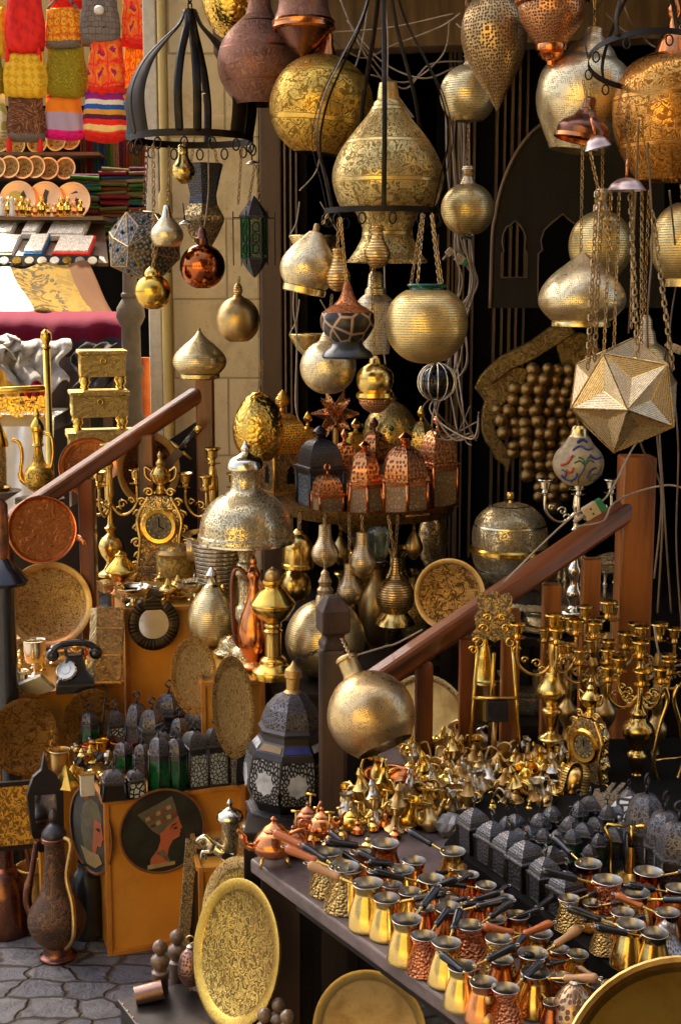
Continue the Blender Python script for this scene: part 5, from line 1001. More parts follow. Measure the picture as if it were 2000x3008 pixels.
# brass trinkets left of the lanterns
rs = random.Random(3)
for i, (px_, yb, r_, mt, lb) in enumerate(((178, 2262, 32, m_brass_old, 'brass cup with a rolled rim behind the vanity mirror'), (262, 2230, 24, m_copper, 'little copper pot among the trinkets on the low crate'), (300, 2215, 22, m_gold, 'tiny bright brass pot among the trinkets on the low crate'))):
    T_('small_pot', lb, px_, yb, BZ, None, 'pot', [('body', mt, [(r_*.7, 0), (r_*.8, r_*.3), (r_*.85, r_*1.6), (r_, r_*1.8), (r_*.85, r_*1.75), (r_*.7, r_*.3), (0, r_*.25)])])
P = on(195, 2310, BZ); s = sc(P); o = root('pyramid', 'small polished brass pyramid at the left of the low crate', 'ornament', P, (0, 0, .5)); MB().lathe([(44*s, 0), (1*s, 66*s)], 4, None, False).build('body', m_gold, o)
P = on(258, 2335, BZ); s = sc(P); o = root('card_box', 'little cream box at the left front corner of the low crate', 'box', P, (0, 0, .3)); MB().box((0, 0, 32*s), (40*s, 24*s, 64*s)).build('box', m_paper, o, 1*s); MB().box((0, 0, 66*s), (42*s, 26*s, 5*s)).build('lid', m_gold, o)
o, s = T_('leaf_bowl', 'copper boat shaped bowl full of trinkets among the dark lanterns', 372, 2205, BZ, None, 'bowl', [('bowl', m_copper, [(20, 0), (44, 14), (56, 34), (52, 34), (36, 14), (0, 8)])])
for k in range(12): 
    pass
for i in range(14):
    px_, yb = rs.uniform(215, 330), rs.uniform(2190, 2300); P = on(px_, yb, BZ); s = sc(P)
    if i == 0:
        t0 = root('brass_trinket', 'tiny brass or iron trinket in the heap left of the dark lanterns', 'trinket', P, (0, 0, 0), 'trinkets heaped left of the dark lanterns')
        MB().lathe([(16*s, 0), (6*s, 6*s), (5*s, 16*s), (14*s, 24*s), (15*s, 34*s), (7*s, 42*s), (9*s, 46*s), (2*s, 54*s)], 14).build('body', m_brass, t0); MB().tube(spline([(10*s, 0, 36*s), (24*s, 0, 34*s), (20*s, 0, 20*s), (8*s, 0, 14*s)], 4), 2.5*s, 5).build('handle', m_brass_old, t0)
    else: dup(t0, P, (rs.uniform(-.9, .9), rs.uniform(-.9, .9), rs.uniform(0, 6)), rs.uniform(.6, 1.1), mats={'body': [m_gold, m_iron_grey, m_brass, m_tin][i % 4]})
for i in range(26):
    if i < 15: px_, yb, zz_ = rs.uniform(405, 690), rs.uniform(1700, 1775), AZ
    else: px_, yb, zz_ = rs.uniform(10, 290), rs.uniform(1925, 2030), LZ
    dup(t0, on(px_, yb, zz_), (0, 0, rs.uniform(0, 6)), rs.uniform(.7, 1.2), 'tiny brass or silver trinket filling the gaps on the ochre crates', 'trinkets filling the gaps on the crates', mats={'body': [m_gold, m_silver, m_brass, m_tin, m_copper][i % 5]})
# two black plates with painted profiles
m_pl = plain('black painted plate', (.013, .015, .012), .35, .5, 12, .1, (.035, .04, .03), coat=.2)
m_plr = plain('russet plate rim', (.24, .075, .02), .4, .3, 20, .1)
def painted(o, shapes, R, sy=1.0):
    for i, (nm, pts, mt) in enumerate(shapes):
        MB().prism([(x * R, R * sy + z * R * sy) for x, z in pts], .0012, Matrix.Translation((0, .05 * R - .0016 - .0009 * (i % 6), 0))).build(nm, mt, o)
m_skin = plain('painted terracotta skin', (.50, .13, .05), .5, .3, 20, .1, (.36, .09, .035)); m_hat = plain('painted olive headdress', (.15, .125, .06), .5, .4, 30, .1); m_ybar = plain('painted straw bar', (.42, .30, .12), .5, .3, 30, .1); m_red = plain('painted brick red', (.30, .05, .025), .5, .3, 30, .1); m_ink = plain('painted black line', (.01, .01, .012), .5)
qz = at(478, 2442, 3.385)
pl = plate('painted_plate', 'round black plate painted with a red skinned profile in a tall banded headdress', 478, 2442, 3.385, 129, radians(19.7), radians(3), m_plr, m_pl, cat='plate', sy=1.0, rimw=.05, depth=.05); R = 129 * sc(qz)
hat = [(-.55, .44), (.25, .78), (.31, .60), (.38, .30), (.18, .14), (.02, -.02), (-.06, -.10), (-.22, .02)]
painted(pl, [('headdress', hat, m_hat), ('face', [(.38, .30), (.41, .18), (.47, .02), (.42, 0), (.43, -.07), (.40, -.10), (.41, -.17), (.30, -.22), (.24, -.24), (.14, -.42), (.10, -.60), (.16, -.72), (.02, -.78), (-.30, -.78), (-.28, -.62), (-.12, -.44), (-.04, -.22), (-.05, -.06), (.10, .05), (.22, .16)], m_skin),
  ('collar', [(-.17, -.5), (.02, -.44), (.10, -.62), (.16, -.72), (.06, -.70), (-.04, -.58)], m_hat), ('plinth', [(-.37, -.86), (.27, -.82), (.27, -.74), (-.36, -.76)], m_ybar),
  ('brow', [(.16, .0), (.24, .10), (.39, .17), (.24, .13)], m_ink), ('eye', [(.24, .03), (.31, .06), (.36, .03), (.30, .02)], m_ink), ('headband', [(.05, .02), (.38, .30), (.385, .25), (.08, -.02)], m_ybar)]
  + [('tile', [(x, z), (x + .1, z + .035), (x + .12, z - .05), (x + .02, z - .085)], m_red if k % 2 else m_ybar) for k, (x, z) in enumerate([(-.38 + .12 * i, .34 + .055 * i) for i in range(5)] + [(-.26 + .12 * i, .17 + .055 * i) for i in range(5)])], R)
pl = plate('painted_plate', 'black plate painted with a wigged profile, turned sideways on the crate end', 266, 2440, 3.44, 131, radians(-52), radians(2), m_plr, m_pl, cat='plate', rimw=.05, depth=.05); R = 131 * sc(at(266, 2440, 3.44))
painted(pl, [('wig', [(-.4, .5), (-.1, .74), (.3, .66), (.46, .40), (.40, .1), (.2, .1), (.06, -.1), (.1, -.5), (-.3, -.6), (-.5, -.2), (-.52, .2)], m_hat), ('face', [(.14, .30), (.44, .28), (.50, .08), (.56, -.02), (.48, -.12), (.46, -.24), (.28, -.28), (.20, -.5), (.04, -.5), (.08, -.1)], m_skin), ('collar', [(-.5, -.5), (.0, -.52), (.34, -.46), (.5, -.62), (.2, -.82), (-.2, -.84)], m_ybar), ('plume', [(-.3, .62), (-.1, .7), (-.2, .88), (-.4, .8)], m_red), ('eye', [(.22, .12), (.36, .16), (.44, .12), (.36, .08)], m_ink)], R)
# vessels on the paving
o, s = T_('dallah', 'tall chased copper ewer with long neck and curved spout on the paving', 172, 2812, 0, None, 'ewer', [('foot', m_copper_dark, [(54, 0), (54, 8), (44, 16), (40, 36)]), ('body', metal('chased worn copper', (.10, .075, .055), .42, 'oengr', 55, bump=1.0, patina=.6, dark=(.26, .13, .07), depth=.004), [(40, 36), (68, 62), (84, 98), (80, 130), (60, 165), (43, 192), (35, 235), (29, 290), (29, 322)]), ('collar', m_copper_dark, [(29, 322), (38, 326), (38, 336), (32, 340)]), ('lid', m_iron_grey, [(36, 340), (34, 352), (18, 370), (10, 376), (14, 390), (12, 402), (4, 414)])], Y=None)
MB().tube(spline([(28*s, -14*s, 340*s), (48*s, -22*s, 325*s), (36*s, -30*s, 240*s), (54*s, -52*s, 170*s), (56*s, -66*s, 90*s), (30*s, -40*s, 44*s)], 6), 7*s, 6).build('handle', m_brass_old, o)
MB().tube(spline([(-60*s, 20*s, 90*s), (-84*s, 30*s, 150*s), (-66*s, 30*s, 240*s), (-50*s, 20*s, 320*s)], 6), [12*s]*10 + [8*s]*9, 8).build('spout', m_copper_dark, o)
o, s = T_('water_jug', 'stout dark copper can with a cylindrical neck cut by the left edge', 22, 2735, 0, None, 'jug', [('body', m_copper_dark, [(70, 0), (74, 12), (72, 90), (66, 130), (46, 168), (26, 184)]), ('neck', m_copper_dark, [(26, 184), (26, 290), (30, 296), (30, 306)]), ('lid', m_iron_grey, [(34, 306), (32, 320), (14, 334), (6, 340), (10, 362), (4, 384)])])
MB().tube(spline([(60*s, 0, 90*s), (70*s, 0, 160*s), (54*s, 0, 260*s), (34*s, 0, 270*s)], 5), 8*s, 8).build('spout', m_copper_dark, o)
o, s = T_('mortar', 'bronze mortar with a flared rim and a wooden pestle', 110, 2722, 0, None, 'mortar', [('body', m_bronze, [(36, 0), (40, 8), (36, 30), (44, 150), (54, 168), (56, 174), (46, 172), (38, 140), (0, 40)])])
MB().lathe([(10*s, 0), (12*s, 80*s), (9*s, 150*s), (14*s, 165*s), (15*s, 190*s), (4*s, 204*s)], 12, Matrix.Translation((0, 0, 60*s)) @ Matrix.Rotation(.35, 4, 'Y')).build('pestle', m_tanwood, o)
o, s = T_('kettle', 'sooty black can with a strap handle behind the tall ewer', 262, 2745, 0, None, 'kettle', [('body', m_paint_black, [(46, 0), (50, 10), (46, 150), (28, 190), (26, 210)])])
MB().tube(spline([(24*s, 0, 200*s), (54*s, -10*s, 210*s), (62*s, -16*s, 150*s), (48*s, -8*s, 120*s)], 5), 5*s, 6).build('handle', m_tin, o)
# mirror frame, little crate, statuette
P = at(538, 2790, 3.25); s = sc(P); o = root('standing_mirror', 'tall openwork brass mirror frame with a black panel leaning on the small crate', 'frame', P, (radians(-6), radians(6), radians(12))); hh = 330
MB().box((48*s, .01, 165*s), (80*s, .01, 300*s)).build('panel', m_black, o)
for nm, c_, z_ in (('side_bar', (0, 0, 165), (34, 12, 330)), ('side_bar', (100, 0, 165), (26, 12, 330)), ('top_bar', (50, 0, 318), (74, 11, 34))): MB().box([q * s for q in c_], [q * s for q in z_]).build(nm, metal('pale openwork frame', (.62, .52, .28), .4, 'ofili', 95, hole=.6, bump=.7, dark=(.03, .025, .01)), o, 1.5*s)
cC = at(582, 2548, 3.2); crate('small ochre crate carrying the silver horseman cup', cC, radians(10), .22, .3)
SP = m_silver_engr
P = on(668, 2560, cC.z); s = sc(P); o = root('horseman_cup', 'silver lidded cup with a rearing horse on the small ochre crate', 'figurine', P)
MB().lathe([(46*s, 0), (44*s, 8*s), (20*s, 16*s), (14*s, 40*s), (22*s, 60*s), (26*s, 150*s), (30*s, 160*s)], 20, Matrix.Translation((10*s, 0, 0))).build('cup', m_silver_fili, o)
MB().lathe([(38*s, 160*s), (40*s, 168*s), (34*s, 182*s), (14*s, 194*s), (6*s, 198*s), (9*s, 212*s), (3*s, 224*s)], 20, Matrix.Translation((10*s, 0, 0))).build('lid', m_silver, o)
def skinned(name, pts, edges, rad, mat, par, sub=2):
    import bmesh
    bm = bmesh.new(); sk_ = bm.verts.layers.skin.verify(); vs = [bm.verts.new(p) for p in pts]
    for a, b_ in edges: bm.edges.new((vs[a], vs[b_]))
    for i, (q, r) in enumerate(zip(vs, rad)): q[sk_].radius = (r, r); q[sk_].use_root = i == 0
    me = bpy.data.meshes.new(name); bm.to_mesh(me); bm.free(); me.materials.append(mat); h = bpy.data.objects.new(name, me); COL.objects.link(h); h.parent = par
    h.modifiers.new('k', 'SKIN'); q = h.modifiers.new('u', 'SUBSURF'); q.levels = q.render_levels = sub; return h
hp = [(0, 0, 70), (-28, 0, 92), (-44, 0, 118), (-58, 0, 112), (-72, 0, 98), (24, 4, 52), (30, 10, 26), (22, 10, 2), (24, -6, 50), (34, -12, 26), (28, -12, 2), (-30, 8, 70), (-48, 10, 62), (-44, 10, 40), (-30, -8, 72), (-54, -10, 74), (-58, -10, 50), (38, 0, 60), (50, 0, 36)]
skinned('horse', [(x*s - 16*s, y*s - 20*s, z*s) for x, y, z in hp], [(0,1),(1,2),(2,3),(3,4),(0,5),(5,6),(6,7),(0,8),(8,9),(9,10),(1,11),(11,12),(12,13),(1,14),(14,15),(15,16),(5,17),(17,18)], [q*s for q in (19, 16, 10, 9, 5.5, 13, 6, 4, 13, 6, 4, 7, 5, 4, 7, 5, 4, 5, 3)], m_silver, o)
o, s = T_('filigree_box', 'silver filigree trinket box behind the horseman cup', 735, 2500, cC.z, None, 'box', [('body', m_silver_fili, [(40, 0), (46, 6), (46, 50), (40, 60)], 4), ('lid', m_silver_fili, [(42, 60), (34, 76), (8, 88)], 4)])
# gold trays and the riveted chest at the bottom
plate('gold_tray', 'big embossed yellow brass tray turned sideways at the bottom, nearer one', 690, 2800, 2.72, 214, radians(-53), radians(17), metal('gold tray rim', (.66, .44, .09), .2, 'oengr', 160, bump=.25, patina=.25, gm=.25), m_tray_gold, rimw=.17, depth=.06)
plate('gold_tray', 'embossed brass tray peeping out behind the big yellow tray', 700, 2700, 2.98, 180, radians(-50), radians(14), m_tray_pale, m_tray_gold, rimw=.2, depth=.04)
P = at(560, 3060, 2.62); s = sc(P); o = root('metal_chest', 'grey riveted metal chest at the bottom edge', 'chest', (P.x, P.y, 0), (0, 0, radians(28))); zt = at(560, 2990, 2.75).z
MB().box((.03, .12, zt / 2), (.19, .26, zt)).build('body', m_iron_grey, o, .004); MB().box((.03, .12, zt + .004), (.2, .27, .012)).build('lid', m_iron_grey, o, .003)
rv = MB()
for k in range(0):
    for y_ in (-.005, .245): rv.ball((-.055 + k * .021, y_, zt + .011), .0028, 6)
for k in range(9): MB().ball((-.055 + k * .021, -.005, zt + .011), .0028, 6).build('stud', m_brass, o)
for k in range(8): MB().ball((-.066, .0 + k * .032, zt + .011), .0028, 6).build('stud', m_brass, o)
for i, (px_, yb, Y_, lb) in enumerate(((472, 2870, 2.85, 'brown turned ball finial post left of the pair at the bottom'), (522, 2840, 2.92, 'brown turned ball finial post right of the pair at the bottom'), (590, 2862, 3.0, 'brown ball finial half hidden by the gold tray'), (820, 3040, 2.6, 'ball finial post under the table, tallest of three'), (778, 3070, 2.5, 'ball finial post under the table, leftmost of its cluster'), (845, 3075, 2.45, 'ball finial post under the table, lowest of its cluster'))):
    P = at(px_, yb, Y_); s = sc(P); o = root('ball_finial', lb, 'finial', (P.x, P.y, 0), group='turned ball finials'); Zb = Matrix.Translation((0, 0, P.z))
    MB().lathe([(24*s, -P.z), (22*s, 0), (25*s, 4*s), (26*s, 18*s), (18*s, 24*s)], 20, Zb).build('post', m_knobwood, o); MB().lathe(smoothprof([(16*s, 22*s), (27*s, 46*s), (26*s, 62*s), (12*s, 74*s)]), 20, Zb).build('bulb', m_knobwood, o); MB().ball((0, 0, P.z + 94*s), 22*s, 18).build('ball', m_knobwood, o)
P = at(425, 2920, 2.8); s = sc(P); o = root('metal_drum', 'short pinkish metal cylinder beside the ball finials', 'cylinder', (P.x, P.y, 0), (0, 0, .2)); MB().lathe([(0, -.02), (28*s, -.02), (28*s, .04), (0, .04)], 24, Matrix.Translation((0, 0, P.z)) @ Matrix.Rotation(radians(80), 4, 'Y')).build('drum', metal('pinkish grey tin', (.42, .27, .22), .42, bump=.4, patina=.6), o); MB().box((0, .01, P.z / 2 - 15*s), (.03, .03, P.z - 34*s)).build('stand', m_iron, o)
o, s = T_('pierced_lamp', 'small rosy pierced ball lamp on a wire beside the gold tray', 562, 2890, None, None, 'lamp', [('body', metal('rosy pierced copper', (.42, .24, .19), .4, 'holes', 110, hole=.7, bump=.7, patina=.4), [(20, 0), (36, 24), (38, 50), (30, 80), (16, 96), (10, 100)]), ('cap', m_tin, [(10, 100), (12, 106), (4, 112)])], Y=2.85)
MB().ring((0, 0, 124*s), 11*s, 2.2*s, 14, 5, 'y').build('ring', m_brass_old, o); MB().tube([(0, 0, 0), (-4*s, 0, -120*s)], 2*s, 5).build('wire', m_brass_old, o)
# ------------------------------------------------------------- the coffee pot table
Z1 = .62; Z2 = .655
A_, B_ = on(735, 2522, Z1), on(1420, 3020, Z1); ed = (B_ - A_).normalized()
pts = [A_, A_ + ed * 1.35, V((1.5, 1.5, Z1)), V((1.5, 3.25, Z1)), V((.09, 3.25, Z1)), V((.09, 2.78, Z1))]
o = root('display_table', 'low greyish table crowded with copper coffee pots and small dark lanterns', 'table', (pts[1].x, pts[1].y, 0)); L = o.location
def slab(poly, z0, z1, nm, mat, bev=.004):
    b = MB(); n = len(poly); b.v = [V((p.x - L.x, p.y - L.y, z0)) for p in poly] + [V((p.x - L.x, p.y - L.y, z1)) for p in poly]
    b.face(list(range(n))[::-1]); b.face(list(range(n, 2 * n)))
    for i in range(n): j = (i + 1) % n; b.face([i, j, j + n, i + n])
    return b.build(nm, mat, o, bev)
slab(pts, Z1 - .028, Z1, 'table_top', m_table)
nrm_ = V((ed.y, -ed.x, 0)); nrm_ = nrm_ if nrm_.x > 0 else -nrm_
ins = nrm_ * .13
for t, w_ in ((.10, .05), (.62, .05), (1.2, .05)):
    q = A_ + ed * t + ins; MB().box((q.x - L.x, q.y - L.y, (Z1 - .03) / 2), (w_, w_, Z1 - .03)).build('leg', m_darkwood, o)
q0, q1 = A_ + ed * .02 + nrm_ * .10, A_ + ed * 1.3 + nrm_ * .10
MB().beam(V((q0.x - L.x, q0.y - L.y, Z1 - .075)), V((q1.x - L.x, q1.y - L.y, Z1 - .075)), .018, .09).build('apron', m_darkwood, o)
cb = root('cabinet', 'dark brown panelled cabinet in the shade under the table corner', 'cabinet', at(800, 3000, 2.85)); cb.location.z = 0
MB().box((.09, .14, .27), (.3, .26, .54)).build('body', m_darkwood, cb, .004)
MB().box((.02, .006, .28), (.085, .012, .42)).build('door', m_jamb, cb, .003); MB().box((.14, .006, .28), (.1, .012, .42)).build('door', m_darkwood, cb, .003); MB().box((.06, -.005, .52), (.16, .012, .03)).build('moulding', m_jamb, cb, .003)
e1, e2 = on(1305, 2476, Z2), on(1800, 2842, Z2); E = (e2 - e1).normalized()
P4 = [e1, e1 + E * 1.0, V((1.45, 1.65, Z2)), V((1.45, 3.2, Z2)), e1 + V((.25, .62, 0))]
ol = o; bo = root('riser_board', 'black raised board on the table carrying the small dark lanterns', 'board', (e1.x, e1.y, Z1 + .001)); o = bo; L = bo.location.copy(); slab([p for p in P4], 0, Z2 - Z1 - .001, 'board', m_dark, .002)
MB().beam(e1 - L + V((0, 0, -.002 - Z1)) + V((0, 0, 0)) + V((0, 0, Z1 - L.z - (Z2 - L.z) + Z2 - Z1)), e1 + E * 1.0 - L + V((0, 0, -.002 - Z1)) + V((0, 0, Z1 - L.z - (Z2 - L.z) + Z2 - Z1)), .005, .006).build('edge_strip', m_iron_grey, bo)
# cezves
m_cz = {'b': metal('coffee pot brass', (.80, .58, .20), .16, bump=.15, patina=.4), 'c': metal('coffee pot copper', (.80, .33, .13), .16, bump=.15, patina=.4, pcol=(.4, .14, .05)), 'e': metal('embossed pot copper', (.76, .28, .12), .2, 'hammer', 4.5, bump=.9, depth=.1, patina=.25), 'B': metal('tarnished pot brass', (.66, .42, .11), .24, bump=.25, patina=.7), 'C': metal('tarnished pot copper', (.56, .20, .08), .26, bump=.3, patina=.8, pcol=(.2, .07, .03)), 'D': metal('dark copper pot', (.42, .15, .07), .24, bump=.25, patina=.6, pcol=(.16, .06, .03)), 'g': metal('embossed pot brass', (.80, .56, .2), .22, 'hammer', 4.5, bump=.9, depth=.1, patina=.25)}
m_inside = metal('tinned pot inside', (.44, .41, .35), .36, bump=.2, patina=.4, pcol=(.3, .28, .25))
cz = root('cezve', 'coffee pot', 'coffee pot', (0, 0, -50), group='coffee pots with long handles on the table')
bp = smoothprof([(1.30, 0), (1.36, .10), (1.32, .5), (1.20, 1.2), (1.0, 1.95), (.86, 2.45), (.82, 2.62)], 3) + [(.86, 2.66), (.84, 2.72)] + [(.90, 3.0), (.98, 3.34), (1.02, 3.42)]
ZM = Matrix.Diagonal((1, 1, .86, 1)); spw = lambda a, z: 1 + (.10 * max(0, cos(a - pi / 2)) ** 14 * max(0, (z - 2.7)) if z > 2.7 else 0)
MB().lathe([(0, 0)] + bp, 30, ZM, wob=spw).build('body', m_cz['b'], cz)
MB().lathe([(1.02, 3.42), (.99, 3.45), (.95, 3.36), (.84, 2.9), (.76, 2.6), (1.0, 1.6), (1.1, .4), (0, .3)], 30, ZM, wob=spw).build('inside', m_inside, cz)
HM = Matrix.Translation((.92, 0, 2.68)) @ Matrix.Rotation(radians(77), 4, 'Y')
fe = MB().lathe([(.16, -.1), (.16, .1), (.10, .16), (.10, .9), (.14, .95), (.14, 1.1)], 10, HM).build('ferrule', m_brass, cz)
MB().lathe(smoothprof([(.12, 1.05), (.26, 1.2), (.25, 1.8), (.30, 2.6), (.33, 3.1), (.26, 3.35), (.08, 3.45)], 3), 12, HM).build('handle', m_handle, cz)
MB().ring((0, 0, 3.6), .16, .035, 12, 5, 'x', 1, HM).build('hook', m_tin, cz)
# (rim x, rim y, rim half width, kind, handle direction, handle colour, surface, label)
K, O, T = m_handle, m_orange, m_tanwood
CZ = [
 (1050, 2545, 42, 'b', 140, K, 1, 'brass pot at the left end of the front row, handle sticking up to the left'),
 (1108, 2588, 43, 'b', 165, T, 1, 'brass pot second in the front row with a pale wooden handle'),
 (1162, 2632, 43, 'b', 8, K, 1, 'largest shiny brass pot of the front row, black handle to the right'),
 (1222, 2692, 42, 'b', 60, K, 1, 'plain brass pot beside the largest one in the front row'),
 (1272, 2742, 38, 'e', 50, K, 1, 'embossed copper pot in the front row between two brass pots'),
 (1338, 2762, 45, 'b', 60, K, 1, 'wide brass pot to the right of the embossed copper pot'),
 (1386, 2830, 40, 'b', 20, K, 1, 'small fluted brass pot near the table edge'),
 (1446, 2876, 42, 'c', 140, K, 1, 'reddish copper pot near the bottom edge, short handle to the left'),
 (1512, 2896, 42, 'e', 60, K, 1, 'bright embossed copper pot at the bottom of the table'),
 (1132, 2478, 42, 'c', 200, K, 1, 'copper pot with wide tinned mouth at the back beside the teapots'),
 (1214, 2528, 41, 'c', 200, K, 1, 'copper pot behind the largest brass pot'),
 (1266, 2582, 43, 'b', 165, K, 1, 'brass pot with dark inside in the second row, handle to the left'),
 (1110, 2555, 34, 'c', 130, K, 1, 'small copper pot wedged behind the first brass pots'),
 (1152, 2600, 36, 'c', 110, K, 1, 'copper pot just behind the second brass pot'),
 (1206, 2620, 36, 'b', 30, K, 1, 'brass pot just behind the largest brass pot'),
 (1322, 2648, 38, 'c', 20, K, 1, 'copper pot in the third row with handle to the right'),
 (1246, 2668, 36, 'c', 15, K, 1, 'copper pot half hidden behind the plain brass pot'),
 (1318, 2666, 42, 'c', 350, K, 1, 'copper pot behind the wide brass pot'),
 (1382, 2718, 46, 'c', 25, K, 1, 'broad copper pot in the middle of the front table part'),
 (1404, 2654, 34, 'c', 40, K, 1, 'small copper pot near the lantern board edge'),
 (1464, 2758, 42, 'g', 30, O, 1, 'embossed brass pot with a reddish handle in the middle'),
 (1582, 2742, 46, 'b', 195, O, 1, 'brass pot against the lantern board with an orange handle'),
 (1566, 2802, 48, 'b', 40, T, 1, 'wide mouthed brass pot right of the middle'),
 (1570, 2856, 45, 'b', 330, T, 1, 'brass pot with pale turned handle near the bottom'),
 (1694, 2802, 38, 'b', 210, K, 1, 'brass pot standing by the front corner of the lantern board'),
 (1712, 2878, 30, 'b', 280, K, 1, 'small brass pot with an upright black handle near the corner'),
 (1622, 2944, 30, 'c', 120, K, 1, 'small copper pot behind the bronze censer'),
 (1790, 2890, 30, 'c', 150, T, 1, 'small dark copper pot beside the silver pierced lamp'),
 (1330, 2500, 38, 'b', 150, K, 1, 'brass pot at the back corner of the lantern board'),
 (1376, 2570, 36, 'c', 225, K, 1, 'copper pot along the lantern board, third from its back corner'),
 (1344, 2545, 30, 'b', 215, K, 1, 'brass pot along the lantern board, second from its back corner'),
 (1480, 2640, 34, 'b', 200, K, 1, 'brass pot in shade along the middle of the lantern board'),
 (1728, 2536, 46, 'c', 120, K, 2, 'tall copper pot on the raised board left of the brass balance'),
 (1782, 2586, 47, 'c', 190, K, 2, 'tall bright copper pot in front of the brass balance'),
 (1902, 2562, 46, 'c', 10, K, 2, 'copper pot right of the brass balance, black handle to the right'),
 (1866, 2622, 50, 'b', 330, K, 2, 'broad brass pot on the raised board with handle pointing forward right'),
 (1672, 2640, 33, 'g', 5, K, 2, 'spirally embossed small brass pot on the edge of the raised board'),
 (1736, 2652, 32, 'b', 340, K, 2, 'small brass pot second on the edge of the raised board'),
 (1772, 2716, 34, 'g', 5, K, 2, 'pale embossed brass pot third on the edge of the raised board'),
 (1850, 2716, 44, 'b', 170, K, 2, 'dark brass pot in shade on the raised board behind the silver lamp'),
 (1425, 2600, 36, 'c', 205, K, 1, 'copper pot against the lantern board behind the broad copper pot'),
 (1452, 2700, 36, 'c', 20, K, 1, 'copper pot right of the broad copper pot'),
 (1520, 2690, 38, 'c', 30, K, 1, 'copper pot close under the edge of the lantern board'),
 (1642, 2790, 38, 'c', 200, K, 1, 'copper pot between the two brass pots by the board corner'),
 (1650, 2870, 36, 'b', 100, K, 1, 'brass pot behind the bronze censer'),
 (1470, 2820, 38, 'c', 60, K, 1, 'copper pot in the gap behind the bottom row'),
 (1290, 2610, 34, 'c', 45, K, 1, 'copper pot in the gap of the second row'),
 (1180, 2555, 36, 'b', 160, K, 1, 'brass pot between the back row and the front row'),
 (1060, 2500, 36, 'c', 130, K, 1, 'copper pot next to the orange handles'),
 (1830, 2680, 40, 'c', 200, K, 2, 'copper pot behind the dark brass pot on the raised board'),
 (1920, 2740, 42, 'b', 170, K, 2, 'brass pot just behind the silvery onion lamp'),
 (1990, 2610, 44, 'c', 190, K, 2, 'copper pot cut by the right edge of the picture'),
 (1960, 2680, 40, 'c', 160, O, 2, 'copper pot with an orange handle by the right edge'),
]
for ci, (x_, y_, hw, k, an, hm, lev, lb) in enumerate(CZ):
    if ci > 2 and k in 'bc': k = {'b': 'bBb', 'c': 'CcD'}[k][ci % 3]
    if ci in (8, 13, 18, 33, 44): k = 'e'
    hw *= (1.04 if ci < 9 else .95) + .07 * sin(ci * 2.3)
    zs = Z1 if lev == 1 else Z2 + .001
    s = sc(on(x_, y_, zs + .1)); h = hw * s * 2.95; P = on(x_, y_, zs + h); P.z = zs + .001
    if ci < 9: P = P - nrm_ * .018
    dup(cz, P, (.02 * sin(ci * 3.1), .02 * sin(ci * 1.7), radians(an + 14 * sin(ci * 5.3))), hw * s, lb, mats={'body': m_cz[k], 'handle': hm})
def purge(o):
    for c in list(kids(o)): bpy.data.objects.remove(c)
    bpy.data.objects.remove(o)
# small dark lanterns on the raised board
ln = lantern('small_lantern', 'small dark lantern', V((0, 0, -50)), 4, 1.0, 1.35, 2.35, 3.0, m_iron_grey, m_small_fili, m_small_perf, 0, 1.0, 'small dark iron lanterns packed on the raised board', True, True)
lab = 'small dark pierced iron lantern with ring packed among its twins on the black board'
al = atan2(E.y, E.x); nE = V((-E.y, E.x, 0)); nE = nE if nE.x > 0 else -nE
rs = random.Random(11)
ln2 = lantern('small_lantern', 'small dark lantern', V((0, 0, -50)), 6, .85, 1.5, 2.5, 3.3, m_iron_grey, m_small_fili, m_glass_dkgreen, 0, .8, 'small dark iron lanterns packed on the raised board', True, True)
ln3 = lantern('small_lantern', 'small dark lantern', V((0, 0, -50)), 8, .9, 1.1, 2.2, 2.9, m_iron_grey, m_small_fili, m_small_perf, 0, .95, 'small dark iron lanterns packed on the raised board', True, True)
for r_ in range(10):
    for k in range(12):
        if r_ == 0 and k > 5: continue
        if r_ >= 1 and k > 10 - r_ * .5: continue
        st_p = .062 if r_ == 0 else .052
        p = e1 + E * (.05 + st_p * k + (.026 if r_ % 2 else 0) + rs.uniform(-.006, .006)) + nE * (.038 + (.05 if r_ == 1 else .052) * r_ - (.0 if r_ < 2 else .008 * r_)); p.z = Z2 + .001
        qx, qy = px(p)
        if r_ and (qx > 1870 or (qx > 1640 and qy > 2585) or (qx > 1800 and qy > 2540)): continue
        big = rs.uniform(.94, 1.04) if r_ == 0 else rs.uniform(.58, .86)
        dup((ln if r_ == 0 else [ln, ln2, ln3, ln2][rs.randrange(4)]), p, (rs.uniform(-.03, .03), rs.uniform(-.03, .03), al + rs.uniform(-.14, .14) if r_ == 0 else rs.uniform(0, 6)), .035 * big, lab)
for px_, yb, hw, yt, lb in ((1890, 2560, 60, 2320, 'leftmost of the three large pierced iron domes at the right edge'), (1945, 2600, 58, 2370, 'middle of the three large pierced iron domes at the right edge'), (1985, 2640, 62, 2400, 'large pierced iron lantern dome cut by the right edge')):
    P = on(px_, yb, Z2 + .001); s = sc(P) / .92; h = yb - yt
    lantern('dome_lantern', lb, P, 6, hw * s, h * .5 * s, h * .92 * s, h * 1.15 * s, m_iron_grey, m_iron_fili, m_iron_perf, rs.uniform(0, 1), 1.0)
